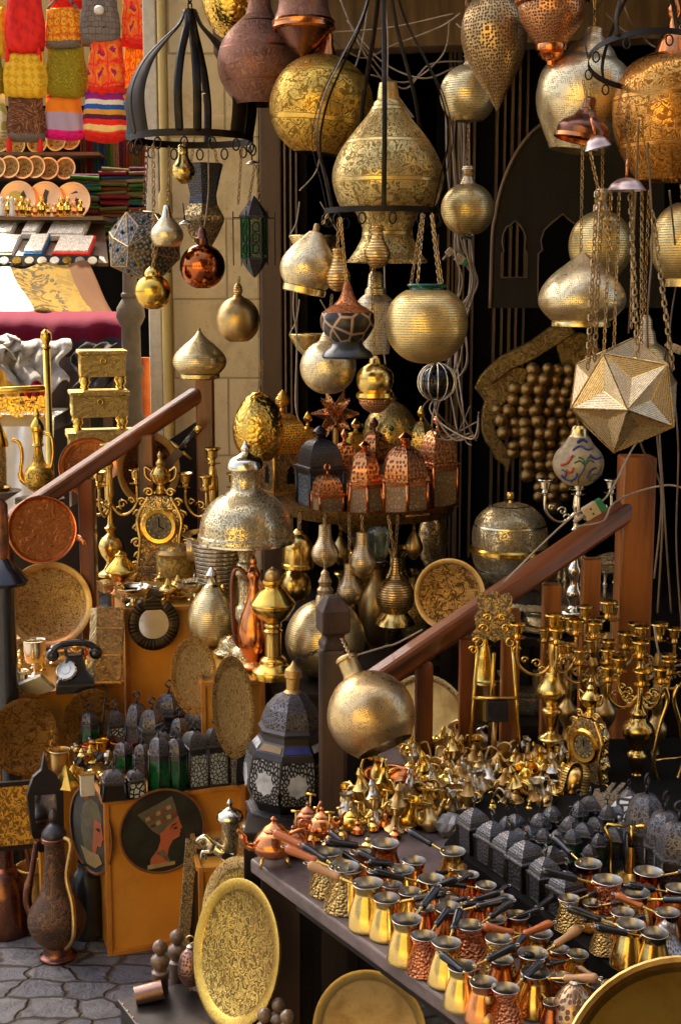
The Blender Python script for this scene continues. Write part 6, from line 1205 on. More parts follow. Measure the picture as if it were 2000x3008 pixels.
# teapots, T-handled pots and lamps at the back of the table
def teapot(name, lb, px_, yb, k, mat, rz, z=Z1 + .001, legs=True):
    P = on(px_, yb, z); s = sc(P) * k; o = root(name, lb, 'teapot', P, (0, 0, rz)); h0 = 22 * s if legs else 0
    MB().lathe([(0, h0)] + smoothprof([(24*s, h0), (54*s, h0 + 18*s), (62*s, h0 + 44*s), (46*s, h0 + 74*s), (30*s, h0 + 86*s)]) + [(34*s, h0 + 88*s), (26*s, h0 + 98*s), (10*s, h0 + 106*s), (6*s, h0 + 112*s), (9*s, h0 + 120*s), (2*s, h0 + 128*s)], 28).build('body', mat, o)
    MB().tube(spline([(50*s, 0, h0 + 36*s), (84*s, 0, h0 + 48*s), (92*s, 0, h0 + 80*s), (108*s, 0, h0 + 92*s)], 5), [15*s]*4 + [11*s]*6 + [7*s]*6, 8).build('spout', mat, o)
    MB().tube(spline([(-48*s, 0, h0 + 70*s), (-90*s, 0, h0 + 80*s), (-92*s, 0, h0 + 36*s), (-54*s, 0, h0 + 26*s)], 5), 6*s, 6).build('handle', mat, o)
    if legs:
        for a in (0.5, 2.6, 4.7): MB().tube([(40*s*cos(a), 40*s*sin(a), h0 + 10*s), (50*s*cos(a), 50*s*sin(a), 0)], 5*s, 6).build('leg', m_brass, o)
    return o
teapot('teapot', 'squat copper teapot on legs at the back left corner of the table', 805, 2540, 1.0, m_copper, radians(190)); teapot('teapot', 'copper teapot lying behind the orange handle near the newel post', 945, 2470, .7, m_copper, radians(20)); teapot('teapot', 'small round copper teapot in front of the octagonal lantern', 862, 2515, .75, m_cz['C'], radians(150), legs=False); teapot('teapot', 'dark copper teapot between the octagonal lantern and the newel post', 905, 2455, .7, m_cz['D'], radians(60)); teapot('teapot', 'small brass teapot with pointed lid before the newel post', 1030, 2440, .55, m_gold, radians(10), legs=False)
for px_, py_, an, lb, mt in ((1010, 2560, 155, 'long orange turned handle pot at the left corner of the table', m_orange), (965, 2515, 152, 'second orange handled pot among the copper teapots', m_orange)):
    P = on(px_, py_, Z1 + .07); P.z = Z1 + .001; s = .027
    dup(cz, P, (0, 0, radians(an)), s, lb, mats={'body': m_cz['g'], 'handle': mt})
purge(cz); purge(ln); purge(ln2); purge(ln3)
t0 = None
for i, (px_, yb) in enumerate(((870, 2490), (925, 2470), (965, 2500), (1002, 2465), (1050, 2450), (1095, 2440), (1130, 2430), (1200, 2440), (1240, 2400), (905, 2440), (1160, 2465), (1080, 2500))):
    P = on(px_, yb, Z1 + .001); s = sc(P); Lb = 'small brass burner with a tall thin T-bar beside the copper teapots'
    if not t0:
        t0 = root('burner', Lb, 'burner', P, group='T-barred brass burners near the newel post')
        MB().lathe([(0, 0), (18*s, 0), (24*s, 8*s), (20*s, 22*s), (8*s, 30*s), (10*s, 40*s), (4*s, 46*s)], 16).build('cup', m_brass, t0); MB().tube([(0, 0, 40*s), (0, 0, 112*s)], 2.8*s, 6).build('rod', m_brass, t0); MB().tube([(-14*s, 0, 112*s), (14*s, 0, 112*s)], 4*s, 6).build('crossbar', m_gold, t0)
    else: dup(t0, P, (rs.uniform(-.1, .1), rs.uniform(-.1, .1), rs.uniform(-.5, .5)), rs.uniform(.8, 1.1), mats={'cup': m_brass if i % 2 else m_copper})
for i, (px_, yb, k, an, mt, lb) in enumerate(((1180, 2400, .6, 30, m_brass_old, 'dull brass teapot with round body beside the copper bowl'), (1235, 2425, .75, 20, m_brass, 'brass teapot with pointed lid and long spout right of the copper bowl'), (1100, 2410, .5, 200, m_brass, 'tiny brass teapot behind the burners near the newel post'))):
    teapot('brass_teapot', lb, px_, yb, k, mt, radians(an), legs=False)
o, s = T_('copper_bowl', 'shallow copper bowl with an upright wire handle left of the genie lamps', 1142, 2335, Z1 + .001, None, 'bowl', [('bowl', m_copper, [(30, 0), (56, 12), (70, 40), (76, 62), (80, 64), (70, 60), (50, 16), (0, 8)])])
MB().tube(spline([(72*s, 10*s, 60*s), (62*s, 20*s, 120*s), (52*s, 20*s, 138*s), (10*s, 30*s, 140*s)], 5), 4*s, 6).build('handle', m_brass, o)
g0_ = None; GL = 'small brass genie lamp in the crowded heap behind the dark lanterns'
spots = [(1545, 2335, 1.15, 20, m_gold, 'large shiny gold genie lamp on a foot left of the gold mask')]
for i in range(15): spots.append((rs.uniform(1190, 1560), rs.uniform(2270, 2430), rs.uniform(.55, .85), rs.uniform(-60, 240), [m_brass, m_brass_old, m_tin, m_gold][i % 4], None))
for px_, yb, k, an, mt, lb in spots:
    P = on(px_, yb, Z1 + .001); s = sc(P)
    if not g0_:
        g0_ = root('genie_lamp', lb, 'oil lamp', P, (0, 0, radians(an)))
        MB().lathe(smoothprof([(26*s, 0), (22*s, 6*s), (8*s, 14*s), (10*s, 22*s), (44*s, 34*s), (48*s, 46*s), (30*s, 60*s)], 3) + [(20*s, 64*s), (16*s, 78*s), (8*s, 84*s), (9*s, 92*s), (2*s, 104*s)], 24).build('body', mt, g0_)
        MB().tube(spline([(40*s, 0, 42*s), (80*s, 0, 46*s), (112*s, 0, 66*s), (124*s, 0, 84*s)], 5), [15*s]*5 + [10*s]*5 + [8*s]*6, 8).build('spout', mt, g0_); MB().tube(spline([(-42*s, 0, 46*s), (-70*s, 0, 70*s), (-80*s, 0, 44*s), (-60*s, 0, 30*s), (-40*s, 0, 38*s)], 5), 5*s, 6).build('handle', mt, g0_); S0 = s
    else: dup(g0_, P, (0, 0, radians(an)), k * s / S0, GL, 'genie lamps heaped behind the dark lanterns', mats={'body': mt, 'spout': mt, 'handle': mt})
c0_ = None
for i in range(16):
    px_, yb = rs.uniform(1150, 1640), rs.uniform(2255, 2400); P = on(px_, yb, Z1 + .001); s = sc(P)
    if not c0_:
        c0_ = root('brass_figure', 'small brass bell or cup standing in the heap of genie lamps', 'trinket', P, group='brass bells and cups heaped behind the table')
        MB().lathe([(20*s, 0), (22*s, 6*s), (10*s, 16*s), (6*s, 34*s), (16*s, 44*s), (20*s, 62*s), (12*s, 70*s), (6*s, 84*s), (8*s, 92*s), (2*s, 104*s)], 16).build('body', m_brass, c0_)
        rb = MB()
        for sg in (-1, 1): rb.ring((sg * 18*s, 0, 56*s), 12*s, 3*s, 12, 5, 'y')
        rb.build('ear', m_brass, c0_)
    else: dup(c0_, P, (rs.uniform(-.3, .3), rs.uniform(-.3, .3), rs.uniform(0, 6)), rs.uniform(.6, 1.1), mats={'body': [m_brass, m_brass_old, m_copper, m_gold, m_tin][i % 5]})
h0_ = None
for i in range(84):
    px_, yb = rs.uniform(1010, 1680), rs.uniform(2190, 2450)
    if (px_ < 1150 and yb < 2300) or (px_ > 1420 and yb > 2425): continue
    P = on(px_, yb, Z1 + .001); s = sc(P)
    if not h0_:
        h0_ = root('brass_pot', 'little brass jug with a loop handle in the heap before the easel', 'jug', P, group='little brass jugs heaped before the easel')
        MB().lathe(smoothprof([(20*s, 0), (30*s, 14*s), (34*s, 34*s), (20*s, 60*s), (16*s, 80*s), (24*s, 92*s)], 3) + [(20*s, 90*s), (12*s, 70*s)], 18).build('body', m_brass, h0_)
        MB().tube(spline([(18*s, 0, 84*s), (44*s, 0, 84*s), (46*s, 0, 40*s), (30*s, 0, 24*s)], 4), 4.5*s, 6).build('handle', m_gold, h0_); MB().tube([(-26*s, 0, 40*s), (-52*s, 0, 76*s)], [9*s, 5*s], 8).build('spout', m_brass, h0_)
    else:
        a_, b_ = m_brass, [m_brass_old, m_brass, m_gold, m_bronze, m_tin][i % 5]
        if i % 3: dup(h0_, P, (rs.uniform(-.5, .5), rs.uniform(-.5, .5), rs.uniform(0, 6)), rs.uniform(.6, 1.15), mats={'body': b_, 'handle': b_, 'spout': b_})
        else: dup(c0_, P, (rs.uniform(-.3, .3), rs.uniform(-.3, .3), rs.uniform(0, 6)), rs.uniform(.8, 1.5), mats={'body': b_})
# candelabra, clock, easel, mask
P = on(1614, 2290, Z1 + .001); s = sc(P) / .95
candelabrum('tall brass candelabrum on a square plinth beside the easel', P, s, [(30, 40), (16, 60), (12, 100), (36, 118), (28, 128), (10, 140), (16, 160), (28, 200), (14, 214), (38, 240), (42, 262), (26, 288), (20, 310), (12, 320), (14, 380), (9, 410)], [(radians(a), R_, 330, 400) for a, R_ in ((180, 98), (30, 80), (270, 60))], m_brass, m_gold, 420, base=(34, 44))
P = on(1866, 2318, Z1 + .001); s = sc(P) / .95
candelabrum('five armed brass candelabrum near the tall right post', P, s, [(44, 18), (26, 28), (12, 50), (22, 70), (28, 100), (18, 116), (30, 140), (44, 166), (40, 186), (22, 206), (24, 222), (10, 250), (8, 330), (20, 340), (10, 352), (9, 370)], [(radians(a), R_, 270, 316) for a, R_ in ((190, 100), (10, 95), (250, 80), (300, 70), (120, 70))], m_brass, m_gold, 372, rot=.2, base=(46, 18))
P = on(1726, 2330, Z1 + .001); s = sc(P) / .95
clock('ornate brass clock turned half sideways between the two right candelabra', P, s * .95, radians(-48), m_dial)
P = on(1760, 2330, Z1 + .001); s = sc(P) / .95
candelabrum('crowded brass candelabrum partly hidden behind the sideways clock', P + V((0, .12, 0)), s, [(40, 0), (20, 20), (10, 60), (24, 110), (12, 180), (10, 300), (16, 330), (8, 350)], [(radians(a), R_, 300, 340) for a, R_ in ((170, 90), (40, 70), (230, 75), (300, 60))], m_brass_old, m_brass, 400)
for px_, yb, dy, k, lb, rot_ in ((1950, 2300, .1, 1.0, 'dull brass candelabrum cut by the right edge behind the five armed one', .5), (1810, 2280, .16, 1.05, 'dull brass candelabrum in shade between the clock and the tall post', .9), (1690, 2250, .14, .9, 'dull brass candelabrum in shade just right of the square plinth one', .2)):
    P = on(px_, yb, Z1 + .001) + V((0, dy, 0)); s = sc(P) / .95 * k
    candelabrum(lb, P, s, [(40, 0), (20, 20), (10, 60), (26, 90), (30, 120), (12, 150), (16, 190), (10, 260), (14, 300), (8, 330)], [(radians(a), R_, z_, z_ + 46) for a, R_, z_ in ((190, 86, 290), (20, 90, 290), (250, 70, 250), (310, 76, 260), (100, 60, 300))], m_brass_old, m_brass, 360, rot=rot_)
P = on(1958, 2330, Z1 + .001); s = sc(P) / .95; o = root('brass_lyre', 'tall brass lyre shaped stand at the right edge beside the candelabra', 'stand', P, (0, 0, .3))
for sg in (-1, 1): MB().tube(spline([(sg*16*s, 0, 0), (sg*46*s, 0, 90*s), (sg*34*s, 0, 190*s), (sg*10*s, 0, 270*s), (sg*22*s, 0, 310*s)], 6), 6*s, 8).build('arm', m_brass, o)
MB().tube([(-40*s, 0, 100*s), (40*s, 0, 100*s)], 4*s, 6).build('crossbar', m_gold, o); MB().lathe([(34*s, 0), (30*s, 8*s), (10*s, 16*s)], 20).build('base', m_brass, o)
P = on(1448, 2262, Z1 + .001); s = sc(P) / .95; o = root('easel', 'slender brass easel with an ornate openwork crest', 'easel', P, (radians(-4), 0, 0))
for nm, a, b_ in (('leg', (-72, 0, 0), (-46, 0, 350)), ('leg', (78, 0, 0), (50, 0, 350)), ('leg', (0, 130, 0), (0, 10, 330))): MB().tube([[q * s for q in a], [q * s for q in b_]], 5*s, 8).build(nm, m_gold, o)
MB().tube([(-58*s, -6*s, 205*s), (64*s, -6*s, 205*s)], 5*s, 8).build('crossbar', m_gold, o)
MB().prism([(x*s, z*s) for x, z in ((-52, 350), (-66, 380), (-50, 400), (-56, 430), (-44, 450), (-50, 480), (-40, 500), (-16, 492), (0, 508), (16, 492), (40, 500), (50, 480), (44, 450), (56, 430), (50, 400), (66, 380), (52, 350), (20, 372), (0, 360), (-20, 372))], 8*s).build('crest', m_brass_fine, o)
sc_ = MB()
for sg in (-1, 1):
    for cx, cz_, r in ((44, 360, 18), (30, 400, 14), (60, 340, 12), (20, 430, 12)): sc_.tube([(sg*(cx + r*cos(t)*(1 - t/11))*s, -5*s, (cz_ + r*sin(t)*(1 - t/11))*s) for t in [i*.55 for i in range(15)]], 3.4*s, 5)
sc_.build('scrollwork', m_gold, o); MB().box((8*s, -10*s, 170*s), (62*s, 20*s, 60*s)).build('rest', m_black, o, 4*s); MB().tube([(4*s, 0, 140*s), (0, 0, 30*s)], 7*s, 6).build('stem', m_bronze, o)
P = on(1668, 2372, Z1 + .001); s = sc(P) / .95; o = root('gold_mask', 'gold bust of a face in a striped headcloth leaning back', 'bust', P, (radians(-14), radians(10), radians(-16)))
prof_f = smoothprof([(18*s, 0), (32*s, 8*s), (24*s, 24*s), (30*s, 44*s), (38*s, 70*s), (36*s, 96*s), (20*s, 112*s), (2*s, 116*s)])
mgs = metal('gold head', (.86, .55, .16), .3, bump=.3, patina=.35)
MB().lathe(prof_f, 28, Matrix.Diagonal((.82, .8, 1, 1))).ball((0, -30*s, 62*s), 5*s, 8, 1.8).ball((-12*s, -25*s, 76*s), 5*s, 8, .6).ball((12*s, -25*s, 76*s), 5*s, 8, .6).ball((0, -27*s, 44*s), 7*s, 8, .45).ball((0, -24*s, 28*s), 6*s, 8, 1.2).build('face', mgs, o)
MB().lathe(smoothprof([(44*s, 2*s), (50*s, 30*s), (44*s, 70*s), (42*s, 100*s), (24*s, 122*s), (2*s, 126*s)]), 28, Matrix.Translation((0, 8*s, 0)) @ Matrix.Rotation(radians(-60), 4, 'Z'), True, 0, 1, 38, radians(300)).build('headcloth', metal('ribbed gold', (.84, .52, .14), .3, 'ribs', 160, bump=.8, patina=.3), o)
# hand shaped plates, brass balance, silver lamps, big dishes
for i, (px_, yb, rz, lb) in enumerate(((1752, 2385, radians(30), 'silver hand shaped plate with chased fingers behind the dark lanterns'),)):
    P = on(px_, yb, Z2 + .02); s = sc(P); o = root('hand_plate', lb, 'plate', P, (radians(-74), 0, rz - 1.2)); b = MB()
    b.prism([(x*s, z*s) for x, z in ((-40, 0), (40, 0), (48, 60), (62, 80), (70, 110), (56, 112), (40, 92), (36, 100), (34, 150), (22, 152), (18, 104), (12, 104), (10, 166), (-4, 166), (-6, 104), (-12, 104), (-18, 156), (-30, 154), (-28, 100), (-36, 92), (-50, 112), (-62, 104), (-52, 70))], 6*s); b.build('plate', metal('dull silver plate', (.46, .40, .30), .4, 'oengr', 120, bump=.6, patina=.5), o, 1.5*s)
P = on(1838, 2425, Z2 + .02); s = sc(P); o = root('star_plate', 'silver tile with a cut star pattern lying by the hand plate', 'plate', P, (radians(-60), 0, -.4)); MB().lathe([(0, 0), (58*s, 0), (60*s, 5*s), (0, 6*s)], 8, Matrix.Translation((0, 0, 50*s)) @ Matrix.Rotation(pi/2, 4, 'X'), False).build('plate', mosaic('star cut silver', (.75, .72, .66), (.05, .045, .04), 40, .06, .3, 'Object'), o)
P = on(1850, 2580, Z2 + .001); s = sc(P) / .92; o = root('brass_balance', 'brass spirit burner with two bent wire arms among the copper pots', 'burner', P); MB().lathe([(50*s, 0), (52*s, 6*s), (20*s, 20*s), (16*s, 40*s), (12*s, 70*s), (8*s, 90*s)], 24).build('base', m_brass, o)
MB().tube([(0, 0, 80*s), (0, 0, 150*s)], 5*s, 8).build('stem', m_gold, o)
for sg in (-1, 1): MB().tube([(sg*10*s, 0, 146*s), (sg*66*s, 0, 156*s), (sg*74*s, 0, 146*s), (sg*58*s, 0, 112*s), (sg*56*s, 0, 4*s)], 5*s, 8).build('arm', m_gold, o)
P = on(1905, 2865, Z1 + .001); s = sc(P) / .9; o = root('pierced_lamp', 'large silvery pierced onion lamp lying behind the big brass dish', 'lamp', P, (0, radians(18), 0)); MB().lathe(smoothprof([(60*s, 0), (92*s, 20*s), (98*s, 50*s), (70*s, 92*s), (34*s, 124*s), (20*s, 150*s), (12*s, 160*s)]), 40).build('body', metal('pierced dull silver', (.42, .38, .34), .34, 'holes', 120, hole=.7, bump=.7, patina=.4), o)
o, s = T_('censer', 'pierced bronze dome censer in front of the copper pots', 1682, 3010, Z1 + .001, None, 'censer', [('body', metal('pierced rosy bronze', (.50, .33, .19), .36, 'holes', 85, hole=.7, bump=.7, patina=.4), [(62, 0), (70, 14), (68, 40), (50, 78), (26, 104), (14, 112)]), ('cap', m_tin, [(14, 112), (14, 118), (4, 122)])])
o, s = T_('brass_finial', 'small worn brass cap finial at the bottom edge by the table corner', 1434, 3010, Z1 + .001, None, 'finial', [('body', m_brass_old, [(34, 0), (34, 20), (24, 38), (10, 48), (10, 58), (17, 64), (16, 78), (12, 84), (2, 86)])])
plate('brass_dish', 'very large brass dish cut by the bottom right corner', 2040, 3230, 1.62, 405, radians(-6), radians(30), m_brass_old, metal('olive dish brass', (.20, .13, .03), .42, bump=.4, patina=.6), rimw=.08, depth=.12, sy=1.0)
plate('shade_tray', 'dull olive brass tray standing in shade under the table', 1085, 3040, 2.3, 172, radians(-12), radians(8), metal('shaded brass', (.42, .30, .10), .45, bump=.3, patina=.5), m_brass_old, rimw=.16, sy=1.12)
P = on(1320, 2450, Z1 + .001); s = sc(P); o = root('plastic_wrap', 'crumpled clear plastic bag at the back corner of the lantern board', 'plastic bag', P); b = MB(); rs2 = random.Random(5)
b.lathe([(28*s, 0), (40*s, 20*s), (36*s, 44*s), (20*s, 60*s), (0, 64*s)], 14, None, False, wob=lambda a, z: 1 + .35 * sin(a * 5 + z * 900) * .6 + .1 * sin(a * 11)); b.build('bag', glass('cloudy plastic', (.62, .62, .6), .2, .5), o)
# big octagonal lantern, tilted globe on the newel post
P = at(838, 2478, 3.02); s = sc(P); zz = lambda y: (2478 - y) * s / .955
o = root('octagonal_lantern', 'large black octagonal lantern with white and blue panes beside the newel post', 'lantern', P, (radians(0), radians(3), radians(14)))
MB().lathe([(60*s, 0), (76*s, zz(2462)), (104*s, zz(2430)), (118*s, zz(2390)), (124*s, zz(2378)), (124*s, zz(2366)), (100*s, zz(2360))], 8, None, False, pi/8).build('base', m_iron_perf, o)
MB().lathe([(98*s, zz(2362)), (134*s, zz(2290)), (134*s, zz(2255)), (126*s, zz(2205)), (116*s, zz(2190))], 8, None, False, pi/8).build('body', metal('black lantern iron', (.05, .046, .044), .42, bump=.4, patina=.4), o)
MB().lathe([(116*s, zz(2192)), (92*s, zz(2166)), (92*s, zz(2150)), (96*s, zz(2148)), (98*s, zz(2138)), (90*s, zz(2130)), (86*s, zz(2126))], 8, None, False, pi/8).build('shoulder', m_iron_grey, o)
MB().lathe([(90*s, zz(2128)), (86*s, zz(2110)), (74*s, zz(2080)), (50*s, zz(2052)), (24*s, zz(2038))], 8, None, False, pi/8).build('dome', m_iron_fili, o)
MB().lathe([(26*s, zz(2040)), (18*s, zz(2032)), (20*s, zz(2000)), (26*s, zz(1996)), (24*s, zz(1976)), (10*s, zz(1964)), (3*s, zz(1950))], 20).build('finial', m_bronze, o)
mlat = mosaic('white pane with iron lattice border', (.60, .60, .62), (.03, .028, .025), 60, .08)
m_lat8 = mosaic('black lattice over pale glass', (.34, .34, .33), (.02, .018, .016), 10, .18)
for k in range(8):
    a = 2*pi*k/8; ca, sa = cos(a), sin(a); ap = .924
    def pt(u, y, rr): return V((rr*ap*s*ca - u*s*sa, rr*ap*s*sa + u*s*ca, zz(y)))
    pb = MB(); pts_ = []
    for i in range(16): t = 2*pi*i/16; r_ = 1 if i % 2 == 0 else .8; pts_.append(pt(32*r_*cos(t), 2270 + 36*r_*sin(t), 137.0))
    i0 = len(pb.v); pb.v += pts_; pb.face(list(range(i0, i0 + 16))[::-1]); pb.build('star_pane', m_glass_milk, o)
    g = MB(); g.sheet([[pt(-36, 2186, 114), pt(36, 2186, 114)], [pt(-31, 2170, 99), pt(31, 2170, 99)]], False); g.build('upper_pane', [m_glass_blue, m_glass_milk, m_mos_grey][k % 3], o)
    g = MB(); g.sheet([[pt(-42, 2330, 119.6), pt(42, 2330, 119.6)], [pt(-48, 2291, 135.2), pt(48, 2291, 135.2)], [pt(-48, 2255, 135.4), pt(48, 2255, 135.4)], [pt(-44, 2207, 127.4), pt(44, 2207, 127.4)]], False); g.build('lattice_pane', m_lat8, o)
MB().chain((0, 0, zz(1950)), at(915, 1895, 2.9) - P, 18*s, 2.2*s).build('chain', m_iron, o)
lamp('globe_lamp', 'large etched brass globe lamp hanging tilted from the newel post, dark mouth to the right', 1072, 2.78, [('neck', m_brass_old, [(1918, 30), (1924, 34), (1930, 34), (1934, 30), (1970, 30), (1982, 36)]), ('body', metal('etched pierced brass', (.72, .53, .26), .3, 'dots', 230, hole=.6, bump=.4, patina=.5), [(1982, 38), (1996, 70), (2030, 106), (2075, 127), (2120, 128), (2165, 112), (2196, 88), (2200, 84)])], roll=radians(-26), pitch=radians(-26), chain=[(1030, 1932, 1003, 1875, 2.88)])
MB()
# painted lamp with candelabrum stand on the round table
P = at(1690, 1580, 3.6); P = V((P.x, P.y, RZ + .001)); s = sc(P)
candelabrum('silver candelabrum with curled arms behind the painted palm lamp', P, s, [(40, 0), (36, 8), (14, 24), (26, 60), (14, 90), (22, 130), (10, 160), (8, 240), (14, 250), (8, 260), (8, 300), (12, 320), (8, 350)], [(radians(a), R_, 300, 350) for a, R_ in ((180, 92), (0, 100), (270, 30))], m_silver, m_silver, 360)
palm = lamp('painted_lamp', 'cream gourd lamp painted with a palm tree and blue scrolls under the star lamp', 1696, 3.0, [('neck', m_pale, [(1250, 14), (1258, 22), (1275, 24), (1282, 30)]), ('body', plain('cream pierced shell', (.42, .33, .18), .4, .5, 40, .4, (.24, .17, .08)), [(1282, 30), (1305, 44), (1330, 66), (1360, 75), (1390, 68), (1412, 48), (1424, 30)])], chain=[(1696, 1252, 1700, 1060)])
s = sc(at(1696, 1340, 3.0)); m_pblue = plain('painted blue', (.03, .05, .22), .4); m_pgreen = plain('painted green', (.03, .12, .06), .4); m_pred = plain('painted red', (.38, .03, .02), .4)
bz = at(1696, 1424, 3.0).z
def onl(x, y):   # point on the painted lamp's shell, in its local space
    z = at(1696, y, 3.0).z - bz; pr = [(1282, 30), (1305, 44), (1330, 66), (1360, 75), (1390, 68), (1412, 48), (1424, 30)]; r = 30
    for (y0, r0), (y1, r1) in zip(pr, pr[1:]):
        if y0 <= y <= y1: r = r0 + (r1 - r0) * (y - y0) / (y1 - y0)
    r = (r + 1.8) * s; X = (x - 1696) * s; return V((X, -sqrt(max(0, r * r - X * X)), z))
for nm, pts_, r_, mt in (('trunk', [(1690, 1414), (1686, 1395), (1696, 1375), (1702, 1358)], 4, m_pblue), ('frond', [(1702, 1358), (1688, 1346), (1672, 1352)], 3, m_pgreen), ('frond', [(1702, 1358), (1716, 1344), (1730, 1352)], 3, m_pgreen), ('frond', [(1702, 1358), (1696, 1340), (1684, 1336)], 3, m_pgreen), ('frond', [(1702, 1358), (1710, 1338), (1722, 1336)], 3, m_pgreen), ('scroll', [(1720, 1404), (1726, 1386), (1744, 1384), (1752, 1366)], 4, m_pgreen), ('scroll', [(1734, 1408), (1744, 1396), (1758, 1388)], 4, m_pblue), ('scroll', [(1636, 1360), (1654, 1352), (1668, 1330)], 4, m_pred), ('scroll', [(1640, 1390), (1660, 1404), (1676, 1396), (1680, 1380)], 5, m_pblue), ('scroll', [(1716, 1330), (1734, 1342), (1756, 1340)], 5, m_pblue), ('scroll', [(1684, 1296), (1700, 1288), (1714, 1296)], 5, m_pblue), ('scroll', [(1712, 1396), (1718, 1374), (1736, 1366)], 5, m_pblue), ('scroll', [(1650, 1374), (1664, 1380), (1670, 1366)], 4, m_pred), ('scroll', [(1646, 1398), (1652, 1382), (1640, 1374)], 4, m_pblue), ('scroll', [(1670, 1318), (1690, 1306), (1712, 1316), (1730, 1312)], 4, m_pblue), ('frond', [(1668, 1412), (1672, 1398)], 3, m_pgreen)):
    MB().tube([onl(p.x, p.y) for p in spline([V((x, y, 0)) for x, y in pts_], 4)], r_ * s, 5, flat=.5).build(nm, mt, palm)
# ------------------------------------------------------------- the far stall in the sun
def cloth(name, kind, cols, scale=6.0, rough=.85, wv=.03):
    if name in MATS: return MATS[name]
    t = NT(name); uv = t.vec('UV', scale); c = [lin(q) for q in cols]; nz = t.noise(uv, 1.5, 3, .5)
    if kind == 'diamond':
        mp = t.n('ShaderNodeMapping', {0: uv, 2: (0, 0, radians(45))}).outputs[0]; ck = t.n('ShaderNodeTexChecker', {'Vector': mp, 'Scale': 1.0}).outputs[1]
        out = t.mix(ck, c[0], c[1]); out = t.mix(t.step(nz, .55, .6), out, c[2])
    elif kind == 'motif':
        sx = t.n('ShaderNodeSeparateXYZ', {0: t.n('ShaderNodeVectorMath', {0: uv, 1: t.n('ShaderNodeTexNoise', {'Vector': uv, 'Scale': 2.0}).outputs[1]}, operation='ADD').outputs[0]})
        a = [t.math('ABSOLUTE', t.math('SUBTRACT', t.math('FRACT', sx.outputs[i]), .5)) for i in (0, 1)]; dm = t.math('ADD', a[0], a[1]); sq = t.math('MAXIMUM', a[0], a[1])
        out = t.mix(t.step(dm, .40, .44), c[2], c[0]); out = t.mix(t.step(dm, .2, .24), c[3], out); out = t.mix(t.step(sq, .43, .46), out, c[1]); out = t.mix(t.step(nz, .62, .66), out, c[1])
    elif kind == 'ruche':
        br = t.n('ShaderNodeTexBrick', {'Vector': t.n('ShaderNodeVectorMath', {0: uv, 1: t.math('MULTIPLY', nz, .5)}, operation='ADD').outputs[0], 'Color1': c[0], 'Color2': c[1], 'Mortar': c[3], 'Scale': 1.0, 'Mortar Size': .05, 'Mortar Smooth': .8, 'Brick Width': 1.2, 'Row Height': .8}); out = br.outputs[0]
    elif kind == 'blotch':
        v = t.vor(uv, 1, 'F1', out=1, dims='2D'); h = t.n('ShaderNodeSeparateColor', {0: v}).outputs[0]
        out = t.mix(t.math('GREATER_THAN', h, .4), c[0], c[1]); out = t.mix(t.math('GREATER_THAN', h, .72), out, c[2]); e = t.vor(uv, 1, 'DISTANCE_TO_EDGE', dims='2D'); out = t.mix(t.step(e, .1, .04), out, c[-1])
    elif kind == 'stripe':
        sx = t.n('ShaderNodeSeparateXYZ', {0: t.vec('UV', 1)}); r = t.n('ShaderNodeValToRGB', {0: t.math('ADD', sx.outputs[1], t.math('MULTIPLY', t.math('SUBTRACT', nz, .5), wv))}); r.color_ramp.interpolation = 'CONSTANT'
        for i, q in enumerate(c):
            if i < 2: r.color_ramp.elements[i].position = i / len(c); r.color_ramp.elements[i].color = q
            else: el = r.color_ramp.elements.new(i / len(c)); el.color = q
        out = r.outputs[0]
    elif kind == 'swirl':
        w_ = t.noise(uv, .8, 2, 3.0); out = t.mix(t.step(t.math('ABSOLUTE', t.math('SINE', t.math('MULTIPLY', w_, 30.0))), .35, .55), c[0], c[1])
    elif kind == 'brocade':
        sx = t.n('ShaderNodeSeparateXYZ', {0: t.vec('UV', 1)}); u = t.math('ADD', sx.outputs[0], t.math('MULTIPLY', nz, .015)); sw = t.step(t.noise(uv, 1.2, 3, 2.5), .5, .54)
        out = t.mix(t.step(t.math('ADD', u, t.math('MULTIPLY', sx.outputs[1], .12)), .40, .42), c[0], t.mix(sw, c[1], c[2])); out = t.mix(t.step(u, .66, .67), out, t.mix(t.math('MULTIPLY', sw, .4), c[1], c[2])); out = t.mix(t.step(u, .82, .83), out, c[3])
    else: out = t.mix(t.step(nz, .4, .65), c[0], c[1])
    t.link(out, t.b.inputs['Base Color']); t.b.inputs['Roughness'].default_value = rough; t.b.inputs['Specular IOR Level'].default_value = .08
    t.link(t.bump(t.noise(t.vec('Object', 1), 60, 4), .4, .004), t.b.inputs['Normal']); MATS[name] = t.m; return t.m
FY = 8.4
